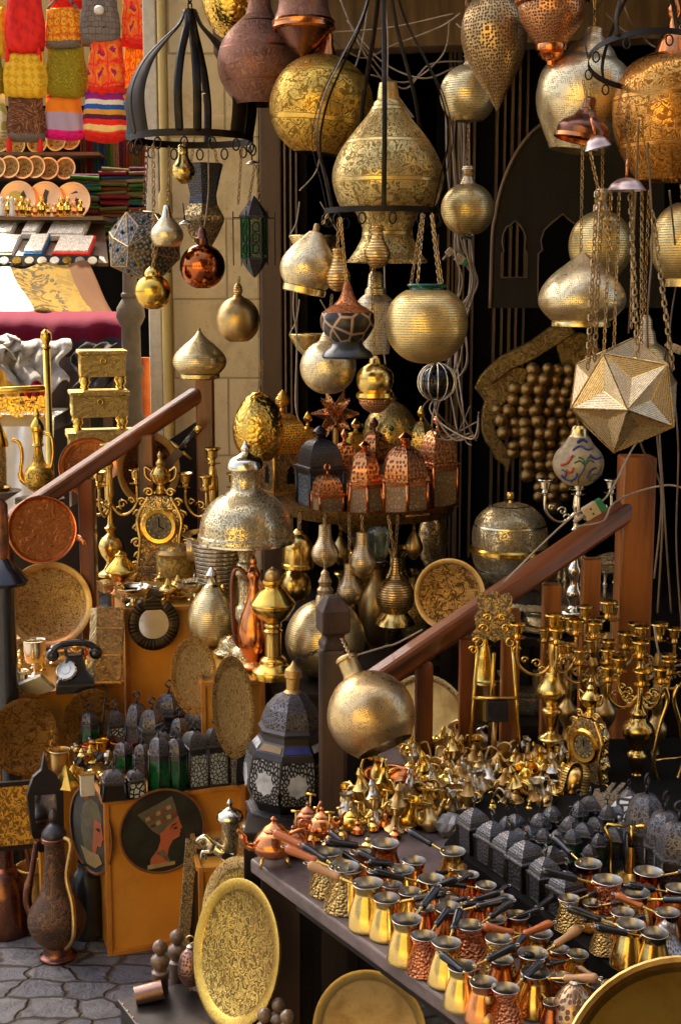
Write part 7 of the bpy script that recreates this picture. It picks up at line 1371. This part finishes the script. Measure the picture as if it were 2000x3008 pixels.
def bag(label, x0, y0, x1, y1, mat, trim=None, Y=FY, seed=0, strap=True):
    r_ = random.Random(seed + x0 * 7 + y0); a, b_ = at(x0, y1, Y), at(x1, y0, Y); Wd, H = b_.x - a.x, b_.z - a.z
    o = root('shoulder_bag', label, 'bag', ((a.x + b_.x) / 2, Y, a.z), (0, 0, r_.uniform(-.15, .15)), 'cloth bags hung in rows above the far stall'); N = 12; g = []; t_ = Wd * .26
    for i in range(N + 1):
        v_ = i / N; row = []
        for j in range(N + 1):
            u_ = j / N * 2 - 1; ww = Wd / 2 * (.90 + .12 * sin(pi * min(1, v_ * 1.3)) - .05 * v_)
            d = t_ * (max(0, 1 - abs(u_) ** 5) ** .5) * (.75 + .35 * (1 - v_)) * (max(0, 1 - abs(2 * v_ - 1) ** 8) ** .4)
            sag = -.06 * H * (1 - u_ * u_) * (1 - v_) if i < 4 else 0
            row.append((u_ * ww, -d + .006 * sin(u_ * 9 + v_ * 5 + seed), v_ * H + sag + .012 * H * sin(u_ * 3 + seed)))
        g.append(row)
    MB().sheet(g).build('body', mat, o); MB().sheet([[(p[0], .01, p[2]) for p in row[::-1]] for row in g]).build('back', mat, o)
    if trim:
        for k in ((0, 1),):
            MB().sheet([[(p[0] * 1.01, p[1] - .006, p[2]) for p in row] for row in g[0:3]]).build('trim', trim, o)
    if strap: MB().tube(spline([(-Wd * .4, -.01, H * .96), (-Wd * .1, 0, H * 1.25), (Wd * .1, 0, H * 1.25), (Wd * .4, -.01, H * .96)], 4), .008, 5).build('strap', trim or mat, o)
    return o
RED, ORG, YEL, OLV, BRN, GRY, MAG, LIL = (.75, .03, .02), (.80, .22, .02), (.80, .46, .03), (.38, .30, .03), (.30, .13, .06), (.16, .13, .12), (.80, .02, .25), (.42, .32, .45)
c_red = cloth('glossy red cloth', 'plain', [RED, (.55, .02, .02)], 4, .5); c_or = cloth('orange stitched cloth', 'motif', [ORG, (.50, .12, .02), YEL, (.62, .18, .02)], 5); c_gr = cloth('grey ruched cloth', 'ruche', [GRY, (.2, .17, .15), (.13, .11, .1), (.04, .03, .03)], 7)
c_rp = cloth('red patchwork cloth', 'motif', [(.78, .12, .03), RED, ORG, (.35, .02, .10)], 2.6); c_yd = cloth('yellow diamond cloth', 'diamond', [YEL, (.62, .33, .02), (.72, .5, .06)], 8); c_ol = cloth('olive looped cloth', 'swirl', [OLV, (.20, .15, .01)], 4)
c_br = cloth('brown swirl cloth', 'swirl', [BRN, (.11, .045, .025)], 1.6); c_lil = cloth('orange and lilac banded cloth', 'stripe', [MAG, LIL, LIL, ORG, ORG], 8); c_st = cloth('many striped cloth', 'stripe', [RED, (.8, .1, .03), (.8, .55, .2), RED, (.1, .02, .05), (.65, .3, .05), (.02, .10, .4), (.7, .65, .55), (.3, .02, .2), (.05, .05, .3)], 8)
c_wf = cloth('white floral cloth', 'blotch', [(.75, .68, .5), (.7, .64, .48), (.4, .4, .1), (.72, .66, .5)], 5); c_mag = cloth('magenta cloth', 'plain', [MAG, (.6, .01, .18)], 4); c_bl = cloth('blue cloth', 'plain', [(.04, .16, .45), (.1, .3, .5)], 5)
for i, (lb, x0, y0, x1, y1, mt, tr) in enumerate((
 ('glossy red tasselled bag, second from the left in the top row', 18, -20, 130, 150, c_red, None), ('orange embroidered bag in the top row', 132, 22, 242, 140, c_or, c_gr), ('grey ruched bag with a white button', 238, -10, 352, 126, c_gr, c_gr), ('red bag with an orange patchwork front beside the wall', 356, -10, 458, 136, c_rp, c_red),
 ('yellow diamond quilted bag in the middle row', 10, 155, 140, 285, c_yd, c_yd), ('olive looped bag with pearl edging', 134, 140, 256, 284, c_ol, c_ol), ('red and orange patchwork bag in the middle row', 260, 112, 366, 280, c_rp, c_red), ('plain orange cloth bag behind the patchwork bags', 360, 128, 452, 290, c_or, c_or),
 ('brown bag with dark swirls in the bottom row', 22, 284, 134, 412, c_br, c_gr), ('orange and lilac bag with a pink base', 132, 284, 246, 406, c_lil, c_mag), ('bag with many woven stripes and a red base', 246, 266, 370, 412, c_st, c_red),
 ('yellow patterned bag at the left edge of the top row', -70, 20, 26, 165, c_yd, c_yd), ('mustard bag at the left edge of the middle row', -90, 165, 12, 275, c_ol, c_ol), ('white floral bag at the left edge of the bottom row', -80, 276, 22, 405, c_wf, c_wf), ('scarlet bag mostly above the top edge', 148, -95, 250, 22, c_red, None), ('magenta pouch beside the wall at the top', 430, -60, 462, 44, c_mag, None), ('blue cloth bag peeping out by the striped bag', 356, 300, 396, 404, c_bl, None))):
    b = bag(lb, x0, y0, x1, y1, mt, tr, FY + (.15 if i in (7, 16, 14) else (.05 if i % 2 else 0)), i)
    if i == 2: MB().ball((0, -.07, .17), .03, 12, .9).build('button', m_white, b)
    if i in (0, 8):
        for dx in (-.1, .08): MB().lathe([(.004, .02), (.012, 0), (.018, -.05), (.014, -.07)], 8, Matrix.Translation((dx, -.03, -.0))).build('tassel', c_red, b)
# rear of the stall
st_ = root('market_stall', 'dark back wall and shelves of the far stall behind the bags', 'stall', (-2.0, 9.0, 0))
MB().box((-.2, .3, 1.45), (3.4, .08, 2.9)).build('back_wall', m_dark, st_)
for yy in (455, 522, 635): p = at(120, yy, 8.75); MB().box((p.x + 2.0, -.2, p.z), (.75, .26, .02)).build('shelf', m_jamb, st_)
for yy in (-60, 128, 268): p = at(180, yy, FY + .1); MB().box((p.x + 2.0, FY + .1 - 9.0, p.z), (1.1, .03, .03)).build('rail', m_jamb, st_)
p = at(130, 636, 8.15); MB().box((p.x + 2.0, -.85, p.z - .02), (.75, .4, .02)).build('shelf', m_jamb, st_); p = at(345, 694, 8.6); MB().box((p.x + 2.0, -.4, p.z - .012), (.6, .3, .02)).build('shelf', m_jamb, st_)
q0, q1 = at(120, 752, 7.57), at(120, 636, 8.12); MB().beam(V((q0.x + 2, q0.y - 9, q0.z - .045)), V((q1.x + 2, q1.y - 9, q1.z - .045)), .72, .02).build('slope', m_jamb, st_); MB().box((q0.x + 2, -.95, .6), (.7, .5, 1.2)).build('counter', m_darkwood, st_)
pp = at(232, 700, 8.5); MB().box((pp.x + 2, -.45, 1.55), (.03, .03, 1.7)).build('post', m_batten, st_)
# hanging scarves and folded stacks
SC = [cloth('scarf ' + n, 'plain', [c, tuple(q * .55 for q in c)], 14) for n, c in (('rust', (.22, .06, .02)), ('brown', (.16, .08, .04)), ('teal', (.03, .10, .12)), ('green', (.05, .13, .03)), ('plum', (.12, .03, .06)), ('olive', (.13, .11, .04)), ('wine', (.20, .02, .03)), ('blue', (.03, .06, .16)), ('sand', (.28, .20, .12)))]
for i in range(12):
    a, b_ = at(236 + i * 19, 395, 8.9), at(236 + i * 19 + 20, 540, 8.9); H = a.z - b_.z; Wd = b_.x - a.x
    o = root('hanging_scarf', 'long narrow scarf hanging in a row behind the striped bag', 'scarf', V((a.x, 8.9, b_.z)), group='scarves hanging at the back of the far stall')
    MB().sheet([[(Wd * j / 6, -.02 * sin(j * 1.9), H * k / 4) for j in range(7)] for k in range(5)]).build('scarf', SC[(i * 5 + 1) % 9], o)
f0 = None
for c_ in range(3):
    for k in range(17):
        p = at(262 + c_ * 82, 690 - k * (11.5 if c_ else 10.4), 8.6); p.y = 8.6 + .02 * ((k * 7) % 3)
        if not f0:
            f0 = root('folded_scarf', 'folded woollen scarf in the tall stacks behind the dark faceted lamp', 'scarf', p, group='folded scarves stacked in the far stall')
            MB().sheet([[(-.085 + .17 * j / 8, -.13 - .012 * sin(pi * k_ / 6) + .004 * sin(j * 2.2), .023 * k_ / 6) for j in range(9)] for k_ in range(7)]).box((0, -.02, .0115), (.17, .21, .021)).build('cloth', SC[0], f0)
        else: dup(f0, p, (rs.uniform(-.05, .05), rs.uniform(-.08, .08), rs.uniform(-.1, .1)), rs.uniform(.94, 1.04), mats={'cloth': SC[rs.randrange(9)]})
# plates on the racks
def far_plates(lst, Y, r, mats_, lab_, grp):
    for i, (x, y) in enumerate(lst): plate('display_plate', lab_, x, y, Y, r, rs.uniform(-.25, -.05), radians(8), mats_[0], mats_[1], 'plate', grp, rimw=.16, n=36)
far_plates([(0, 415), (45, 425), (110, 418), (165, 412), (205, 408)], 8.7, 32, (m_bronze, m_tray_brown), 'small dull plate on the upper rack below the bags', 'dull plates on the upper rack of the far stall')
far_plates([(-12, 492), (28, 490), (68, 492), (104, 490), (142, 494), (192, 494)], 8.62, 33, (m_copplate, m_tray_brown), 'small dark centred copper plate on the middle rack of the far stall', 'small copper plates on the middle rack')
m_fig = plain('dark painted figures', (.10, .05, .015), .6)
for x, y, lb in ((52, 588, 'bright orange copper plate with a yellow disc, left of three'), (132, 590, 'bright orange copper plate with a seated figure, middle of three'), (212, 592, 'bright orange copper plate with small figures, right of three')):
    o = plate('figure_plate', lb, x, y, 8.3, 58, radians(-12), radians(10), m_copplate, m_copplate, 'plate', rimw=.12, n=40); R = 58 * sc(at(x, y, 8.3)); M_ = lambda pts: [(px_ * R, R + pz * R) for px_, pz in pts]
    shapes = [[(.0, -.5), (.25, -.5), (.3, 0), (.45, .2), (.3, .5), (.15, .3), (.1, 0)]] if x < 100 else ([[(-.3, -.5), (.3, -.5), (.3, -.3), (.1, -.2), (.12, .2), (.2, .5), (0, .6), (-.1, .3), (-.15, -.2), (-.3, -.3)]] if x < 180 else [[(-.5, -.1), (-.2, 0), (-.25, .3), (-.4, .2)], [(0, -.4), (.3, -.3), (.4, .1), (.2, .2), (.1, -.1)], [(-.1, .4), (.3, .45), (.2, .55)]])
    for q in shapes: MB().prism(M_(q), .003, Matrix.Translation((0, -.004 + .045 * R, 0))).build('figure', m_fig, o)
    if x < 100: MB().lathe([(0, .002), (.38 * R, .002)], 24, Matrix.Translation((-.15 * R, .0, 1.1 * R)) @ Matrix.Rotation(pi / 2, 4, 'X')).build('sun_disc', plain('yellow painted disc', (.75, .5, .04), .5), o)
v0 = None
for i in range(13):
    p = at(10 + i * 19, 634, 8.12)
    if not v0:
        v0 = root('tiny_vase', 'tiny brass vase in a line in front of the orange copper plates', 'vase', p, group='tiny brass vases lined up in the far stall'); MB().lathe([(.02, 0), (.014, .01), (.03, .03), (.03, .05), (.012, .07), (.016, .09), (.004, .1)], 14).build('body', m_gold, v0)
    else: dup(v0, p, scale=rs.uniform(.7, 1.15), mats={'body': [m_gold, m_brass, m_copplate][i % 3]})
for x, lb in ((8, 'slim white carved statuette at the left edge of the vases'), (38, 'slim grey white statuette before the yellow disc plate')):
    o, s = T_('statuette', lb, x, 634, None, None, 'figurine', [('body', m_white, [(10, 0), (9, 8), (6, 24), (8, 36), (5, 42), (7, 50), (2, 56)])], Y=8.0)
# jewel cases on the slope
pearl = mosaic('pearl strings', (.85, .82, .74), (.45, .38, .28), 60, .05, .4, 'Object')
for i, (x0, x1, y0, y1, fm, lb) in enumerate(((-30, 60, 642, 690, m_white, 'white jewel case at the far left of the upper row'), (62, 132, 640, 688, m_white, 'narrow white jewel case in the upper row'), (134, 268, 644, 694, m_white, 'wide white jewel case in the upper row by the scarves'), (-30, 66, 690, 748, m_white, 'white jewel case at the far left of the lower row'), (68, 150, 688, 746, c_bl, 'blue rimmed jewel case in the lower row'), (152, 284, 694, 746, c_red, 'wide red rimmed jewel case in the lower row'))):
    a, b_ = at(x0, y1, 7.6 if i > 2 else 7.85), at(x1, y0, 7.85 if i > 2 else 8.1); cx = (a.x + b_.x) / 2; Wd = b_.x - a.x; D = math.hypot(b_.y - a.y, b_.z - a.z); th = atan2(b_.z - a.z, b_.y - a.y)
    o = root('jewel_case', lb, 'jewel case', (cx, a.y, a.z), (th, 0, 0)); MB().box((0, D / 2, -.012), (Wd * .98, D, .03)).build('case', fm, o, .003); MB().box((0, D / 2, .006), (Wd * .9, D * .84, .012)).build('jewels', pearl, o)
p = at(140, 768, 7.55); o = root('coin_board', 'black board with a row of framed pale medallions', 'board', p, (radians(-40), 0, 0)); Wd = 300 * sc(p); MB().box((0, .0, 0), (Wd, .012, .075)).build('board', m_black, o)
for i in range(8):
    x_ = (-126 + i * 37) * sc(p); MB().lathe([(0, .006), (.024, .006), (.026, 0)], 20, Matrix.Translation((x_, -.006, 0)) @ Matrix.Rotation(pi / 2, 4, 'X')).build('medallion', [m_white, m_paper, m_tin, m_gold][(i * 3) % 4], o)
# draped cloths over the table
br = cloth('gold brocade', 'brocade', [(.60, .57, .48), (.17, .10, .008), (.05, .028, .006), (.085, .032, .009)], 6)  # white first colour paints the sun-blown left part of the cloth
o = root('market_table', 'draped table of the far stall under the brocade and scarves', 'table', (-1.85, 7.0, 0)); z_t = at(180, 925, 6.75).z
MB().box((0, .1, z_t - .12), (1.5, .9, .04)).build('table_top', m_jamb, o)
for dx in (-.7, .6):
    for dy in (-.25, .45): MB().box((dx, dy, (z_t - .14) / 2), (.05, .05, z_t - .14)).build('leg', m_jamb, o)
q = [at(-60, 785, 7.5), at(258, 784, 7.5), at(352, 938, 6.75), at(-60, 932, 6.75)]
g = []
for i in range(13):
    row = []
    for j in range(25):
        u_, v_ = j / 24, i / 12; p = q[3].lerp(q[2], u_).lerp(q[0].lerp(q[1], u_), v_); p.z += .012 * sin(u_ * 17 + v_ * 4) + .02 * sin(v_ * 5 + u_ * 3); row.append(p)
    g.append(row)
L0 = q[3].copy(); o = root('brocade_cloth', 'gold brocade cloth, whitened at left as sun glare, with a brown end over the sunlit table', 'cloth', L0); MB().sheet([[p - L0 for p in r] for r in g]).build('cloth', br, o, solid=.008)
L0 = at(-60, 1180, 6.6); a, b_ = at(-60, 925, 6.66), at(372, 925, 6.66); g = []; zb = L0.z - .1
for i in range(11):
    row = []
    for j in range(41):
        u_, v_ = j / 40, i / 10; p = a.lerp(b_, u_); f_ = .025 + min(1, v_ * 3) * (.02 * sin(u_ * 11 + v_ * 7) + .012 * sin(u_ * 23 - v_ * 9)) + .035 * sin(u_ * 26 + 1.2 * sin(v_ * 2)) * (.1 + v_) + .02 * v_ * sin(u_ * 51); row.append(V((p.x, p.y - f_ - .10 * v_ + (.12 if i == 0 else 0), p.z + (.012 if i == 0 else 0) - (p.z - zb) * v_ - .06 * sin(u_ * 5) * v_)))
    g.append(row)
o = root('draped_shawl', 'crimson and grey striped shawl hanging over the front of the sunlit table', 'shawl', L0); MB().sheet([[p - L0 for p in r] for r in g[::-1]]).build('shawl', cloth('crimson and grey shawl', 'stripe', [(.10, .09, .095), (.10, .09, .095), (.11, .10, .105), (.10, .09, .095), (.12, .105, .11), (.03, .026, .03), (.085, .004, .016), (.10, .006, .024)], 3, wv=.16), o, solid=.006)
for x0, x1, y0, y1, Y_, c_, lb in ((20, 200, 1000, 1130, 6.42, (.34, .32, .31), 'crumpled pale grey scarf added as a sun-whitened patch on the crimson shawl'), (225, 330, 1010, 1150, 6.45, (.045, .042, .05), 'dark charcoal scarf hanging beside the crumpled pale scarf'), (-60, 60, 985, 1040, 6.4, (.42, .38, .36), 'whitish scarf at the left edge of the sunlit table')):  # pale scarf added to supply the shawl's white sunlit patch
    a, b_ = at(x0, y0, Y_), at(x1, y1, Y_); Wd, H = b_.x - a.x, a.z - b_.z; o = root('thrown_scarf', lb, 'scarf', V((a.x, Y_, b_.z))); MB().sheet([[(Wd * j / 20 + .03 * sin(k * .9 + x0), -.03 * sin(j * .9 + k * .5) - .12 * (1 - k / 9) ** 2 + .05 * (k == 9), H * k / 9 + .03 * sin(j * .7 + x0) * (1 - k / 12)) for j in range(21)] for k in range(10)]).build('scarf', cloth('scarf cloth %d' % x0, 'plain', [c_, tuple(q * .7 for q in c_)], 5), o, solid=.004)
for i, (x0, x1, mt, lb) in enumerate(((-60, 62, cloth('pale gold satin', 'plain', [(.70, .45, .10), (.55, .3, .05)], 3, .5), 'golden satin cloth hanging at the left edge below the shawl'), (70, 150, cloth('red banded cloth', 'diamond', [(.6, .03, .03), (.5, .02, .1), (.16, .13, .13)], 4), 'red banded cloth hanging below the shawl by the brass post'))):
    a, b_ = at(x0, 1050, 6.45), at(x1, 1150, 6.45); H = a.z - b_.z + .12; Wd = b_.x - a.x; o = root('hanging_cloth', lb, 'cloth', V((a.x, 6.45, b_.z - .12))); MB().sheet([[(Wd * j / 16, -.03 * sin(j * 1.3), H * k / 6) for j in range(17)] for k in range(7)]).build('cloth', mt, o, solid=.005)
a, b_ = at(-60, 1225, 6.2), at(168, 1470, 6.2); Wd, H = b_.x - a.x, a.z - b_.z + .25; o = root('white_sheet', 'bright white sheet hanging over a low stand behind the brass rack', 'cloth', V((a.x, 6.2, a.z - H))); MB().sheet([[(Wd * j / 20, -.02 * sin(j * 1.1) - .25 * (1 - k / 8), H * k / 8) for j in range(21)] for k in range(9)] + [[(Wd * j / 20, .35, H + .01) for j in range(21)]]).build('cloth', plain('white cotton', (.78, .76, .70), .9, .1, 8, .2), o, solid=.006)
MB().box((Wd / 2, .15, (a.z - H) / 2 - .0 + (H / 2) - .02 - (a.z - H)), (Wd * .9, .3, a.z - .04 - 0)).build('stand', m_jamb, o) if False else None
# stacked brass chests
def chest(lb, corner, w_, d_, h_, al_, leg, lidm=m_chest):
    s = sc(corner); o = root('brass_chest', lb, 'chest', (corner.x, corner.y, corner.z - (h_ + leg) * s), (0, 0, al_)); W_, D_, H_, G_ = w_*s, d_*s, h_*s, leg*s
    MB().box((W_/2, D_/2, G_ + H_*.42), (W_, D_, H_*.84)).build('body', m_chest, o, .004); MB().box((W_/2, D_/2, G_ + H_*.92), (W_ + 12*s, D_ + 12*s, H_*.16)).build('lid', lidm, o, .004); MB().ring((W_/2, -.004, G_ + H_*.6), 8*s, 2.4*s, 12, 5, 'y').build('hasp', m_gold, o)
    if leg:
        for x_ in (.1, .9):
            for y_ in (.12, .88): MB().lathe([(6*s, 0), (11*s, G_*.12), (8*s, G_*.3), (15*s, G_*.6), (12*s, G_*.85), (16*s, G_)], 14, Matrix.Translation((W_*x_, D_*y_, 0))).build('leg', m_gold, o)
    return o
CH = 5.75
chest('embossed brass chest on turned feet, topmost of the stack of three', at(236, 1030, CH), 132, 110, 78, radians(14), 40)
chest('wider embossed brass chest in the middle of the stack', at(212, 1152, CH), 164, 125, 76, radians(14), 40)
cc_ = chest('large brass chest at the bottom of the stack behind the handrail', at(205, 1272, CH), 200, 135, 120, radians(14), 0)
o = root('chest_stand', 'plain brown stand under the stack of brass chests', 'stand', (cc_.location.x + .13, CH + .12, 0), (0, 0, radians(14))); MB().box((0, 0, cc_.location.z - .03), (.34, .26, .05)).build('top', m_jamb, o)
for dx in (-.13, .13): MB().box((dx, 0, (cc_.location.z - .05) / 2), (.05, .2, cc_.location.z - .05)).build('leg', m_jamb, o)
# brass rack and ewer at the left
RY = 5.3; p = at(150, 1410, RY); s = sc(p); o = root('brass_rack', 'brass tube rack with an openwork skirt and ball topped post', 'rack', (p.x, p.y, 0)); zt = at(150, 1012, RY).z
MB().tube([(0, 0, 0), (0, 0, zt)], 11*s, 12).build('post', m_gold, o); MB().lathe([(12*s, 0), (14*s, 6*s), (8*s, 12*s), (17*s, 30*s), (15*s, 46*s), (3*s, 56*s)], 16, Matrix.Translation((0, 0, zt - 12*s))).build('knob', m_gold, o)
zb = at(150, 1140, RY).z; MB().tube([(0, 0, zb), (-240*s, 0, zb - 12*s)], 10*s, 10).build('bar', m_gold, o)
MB().prism([(-240*s, -30*s)] + [(-(240 - k * 12)*s, (-72 - 14 * abs(sin(k * .62)))*s) for k in range(20)] + [(-8*s, -22*s)], 4*s, Matrix.Translation((0, 0, zb))).build('skirt', metal('openwork brass skirt', GLD, .28, 'ofili', 45, hole=.3, bump=.6, alpha=True), o)
MB().box((-120*s, .02, zb - 96*s), (240*s, .012, 34*s)).build('board', plain('cream board', (.62, .42, .16), .6, .2), o)
o, s = T_('coffee_ewer', 'tall yellow brass ewer with a curved spout against the white sheet', 118, 1462, None, None, 'ewer', [('foot', m_gold, [(24, 0), (22, 6), (12, 12), (16, 18)]), ('body', m_gold_engr, [(16, 18), (38, 34), (44, 62), (36, 86), (20, 104), (14, 130), (12, 150)]), ('neck', m_gold, [(12, 150), (18, 156), (14, 164), (17, 196), (22, 200)]), ('lid', m_gold, [(22, 200), (20, 214), (10, 232), (5, 238), (8, 246), (3, 262)])], Y=5.05)
MB().tube(spline([(-34*s, 0, 40*s), (-54*s, 0, 62*s), (-48*s, 0, 120*s), (-54*s, 0, 160*s), (-74*s, 0, 172*s)], 6), [9*s]*8 + [6*s]*17, 8).build('spout', m_gold, o); MB().tube(spline([(18*s, 0, 190*s), (40*s, 0, 180*s), (44*s, 0, 130*s), (34*s, 0, 84*s)], 6), 5*s, 6).build('handle', m_gold, o)
p = o.location; o2 = root('plant_stand', 'slender stand under the tall yellow brass ewer', 'stand', (p.x, p.y, 0)); MB().lathe([(.1, 0), (.1, .02), (.02, .06), (.02, p.z - .05), (.09, p.z - .02), (.09, p.z - .001), (0, p.z - .001)], 24).build('stand', m_jamb, o2)
o, s = T_('brass_lantern', 'tall orange brass lantern cut by the left edge beside the ewer', 0, 1440, None, None, 'lantern', [('base', m_gold, [(30, 0), (34, 10), (22, 16)]), ('body', m_brass_fine, [(22, 16), (24, 100), (22, 130)], 6), ('dome', m_gold, [(30, 130), (28, 150), (14, 190), (6, 210), (2, 230)])], Y=5.0)
p = o.location; o2 = root('plant_stand', 'slender stand under the orange brass lantern at the left edge', 'stand', (p.x, p.y, 0)); MB().lathe([(.1, 0), (.02, .05), (.02, p.z - .04), (.08, p.z - .001), (0, p.z - .001)], 24).build('stand', m_jamb, o2)
P = at(12, 1715, 3.75); s = sc(P); o = root('lamp_stand', 'dark lacquered wooden post with a bell shaped black cap cut by the left edge', 'post', (P.x, P.y, 0)); MB().lathe([(.03, 0), (.03, P.z), (72*s, P.z), (74*s, P.z + 10*s), (56*s, P.z + 34*s), (30*s, P.z + 62*s), (14*s, P.z + 76*s)], 32).build('cap', m_black, o); MB().lathe([(14*s, P.z + 76*s), (20*s, P.z + 100*s), (20*s, P.z + 235*s), (10*s, P.z + 250*s)], 20).build('post', m_rail, o)
# stone column
P = at(393, 1290, 6.4); s = sc(P); zc = lambda y: at(393, y, 6.4).z; o = root('stone_column', 'weathered grey stone column with ring mouldings and an onion bulge', 'column', (P.x, P.y, 0))
MB().lathe([(r * s, zc(y) if y < 1400 else 0) for r, y in ((34, 1500), (30, 1290), (32, 1240), (36, 1228), (30, 1216), (28, 1200), (28, 1100), (34, 1092), (34, 1080), (28, 1072), (27, 960), (32, 952), (42, 930), (40, 905), (28, 885), (22, 876), (26, 872), (26, 864), (21, 858), (20, 800), (20, 700))], 28).build('shaft', m_stonecol, o)
o = root('orange_roll', 'narrow upright orange cloth roll between the column and the drain pipe', 'cloth', V((at(428, 1100, 6.9).x, 6.9, 0))); zt = at(428, 1050, 6.9).z; MB().lathe([(.03, 0), (.03, zt - .02), (.022, zt), (0, zt)], 14).build('roll', cloth('orange cotton', 'plain', [(.7, .18, .05), (.5, .1, .03)], 4), o)
# ------------------------------------------------------------- flex and wires
CL = 'dusty electric flex looped among the hanging lamps'
def cord(pts, Y, r=2.4, mat=None, lb=CL, grp='loose electric flex by the doorway', nm='electric_cord', dY=.1):
    P_ = [at(x, y, Y + dY * sin(i * 1.7 + x)) for i, (x, y) in enumerate(pts)]; o = root(nm, lb, 'cord', P_[-1].copy(), group=grp); s = sc(P_[0]); MB().tube([p - P_[-1] for p in spline(P_, 8)], r * s, 6).build('flex', mat or m_cord, o); return o
for i in range(12):
    x0 = 1318 + rs.uniform(-12, 60); k = rs.uniform(-30, 30)
    cord([(x0, 330), (x0 + rs.uniform(-14, 14), 520), (1362 + k, 720), (1385 + rs.uniform(-40, 30), 830), (1350 + k, 930)], 3.75, 2.6, m_cord if i % 3 else m_cordd)
for i in range(9):
    x0 = 1345 + rs.uniform(-20, 20); cord([(x0, 940), (1330 + rs.uniform(-25, 40), 1080), (1300 + rs.uniform(-60, 60), 1200), (1330 + rs.uniform(-60, 70), 1290), (1380 + rs.uniform(-30, 30), 1180 + rs.uniform(0, 140))], 3.8, 2.4, m_cord if i % 3 else m_cordd)
for pts_ in ([(1060, 130), (1180, 260), (1260, 190), (1360, 180)], [(960, 100), (1060, 170), (1160, 130), (1290, 80), (1350, 40)], [(1020, 60), (1120, 180), (1240, 230), (1330, 200)], [(1090, 220), (1200, 240), (1300, 160), (1320, 60)], [(1000, 0), (1060, 140), (1130, 245), (1210, 345)], [(1340, 70), (1400, 110), (1430, 60)], [(1780, 40), (1850, 100), (1960, 110), (2010, 60)], [(1760, 90), (1860, 95), (1930, 140), (2000, 120)], [(1820, -20), (1850, 60), (1900, 130)], [(1010, 300), (1060, 140), (1080, 20)]):
    cord(pts_, 3.9, 2.6, m_cordd if pts_[0][0] > 1500 else m_cord, 'thin flex strung across under the dark ceiling', 'flex strung under the ceiling')
for pts_ in ([(1900, 420), (1915, 700), (1900, 980), (1930, 1300), (1945, 1500), (1930, 1800)], [(1965, 560), (1985, 800), (1965, 1000), (1990, 1300), (1985, 1600), (2005, 1900)], [(1850, 1100), (1880, 1300), (1940, 1440), (1920, 1700)], [(1960, 1000), (1935, 1200), (1950, 1500), (1970, 1800)], [(1875, 350), (1860, 700), (1845, 980)]): cord(pts_, 3.0, 3, m_cordd, 'cord hanging loosely along the right edge beside the tall post', 'cords along the right edge')
for pts_ in ([(870, 760), (862, 900), (872, 1000), (868, 1180), (880, 1240)], [(1125, 700), (1130, 860), (1118, 950), (1132, 1070)], [(880, 560), (930, 500), (945, 400)]): cord(pts_, 3.7, 2.2, m_cord, 'single white flex hanging between the centre lamps', 'flex between the centre lamps', dY=.02)
# flex and sockets along the near handrail
def rcord(pts, lb): 
    P_ = [at(x, y, Y) for x, y, Y in pts]; o = root('electric_cord', lb, 'cord', P_[0].copy()); MB().tube([p - P_[0] for p in spline(P_, 8)], 3.2 * sc(P_[0]), 6).build('flex', m_cord, o)
rcord([(1480, 1710, 3.05), (1600, 1590, 3.08), (1690, 1510, 3.1), (1780, 1460, 3.12), (1850, 1330, 3.25), (1870, 1300, 3.3)], 'cream flex running up the near handrail to the socket')
rcord([(1700, 1545, 3.1), (1770, 1530, 3.12), (1800, 1480, 3.16), (1870, 1445, 3.3), (1960, 1425, 3.3), (2020, 1440, 3.3)], 'cream flex crossing the tall right post')
rcord([(1048, 1925, 2.85), (1130, 1900, 2.92), (1165, 1890, 2.95), (1240, 1850, 3.0)], 'cream flex from the tilted globe lamp to the near handrail')
rcord([(1920, 1840, 3.0), (1945, 1950, 3.0), (2010, 1950, 3.0)], 'short pinkish flex at the right edge above the candelabrum')
for x, y, Y_, rz, lb, big in ((1735, 1500, 3.06, -.55, 'cream double socket block with green tape on the near handrail', 1.0), (1350, 760, 3.7, .6, 'cream plug with green tape hanging in the flex by the doorway', .6), (1320, 740, 3.7, -.8, 'plain cream plug hanging in the flex by the doorway', .5), (1985, 1025, 2.95, .4, 'cream socket with green tape at the right edge by the star lamp', .6)):
    P = at(x, y, Y_); s = sc(P) * big; o = root('socket', lb, 'socket', P, (0, rz, 0)); MB().box((0, 0, 0), (46*s, 30*s, 40*s)).build('block', m_plug, o, 3*s)
    for dz in (-8, 8): MB().lathe([(0, 0), (3.4*s, 0), (3.4*s, 1*s)], 8, Matrix.Translation((0, -15.4*s, dz*s)) @ Matrix.Rotation(pi/2, 4, 'X')).build('pin_hole', m_ink, o)
    if 'green' in lb: MB().box((32*s, 0, 0), (19*s, 32*s, 38*s)).build('tape', m_green, o, 2*s)
    MB().tube([(-23*s, 0, 0), (-60*s, 0, -4*s)], 7*s, 8).build('lead', m_cord, o)
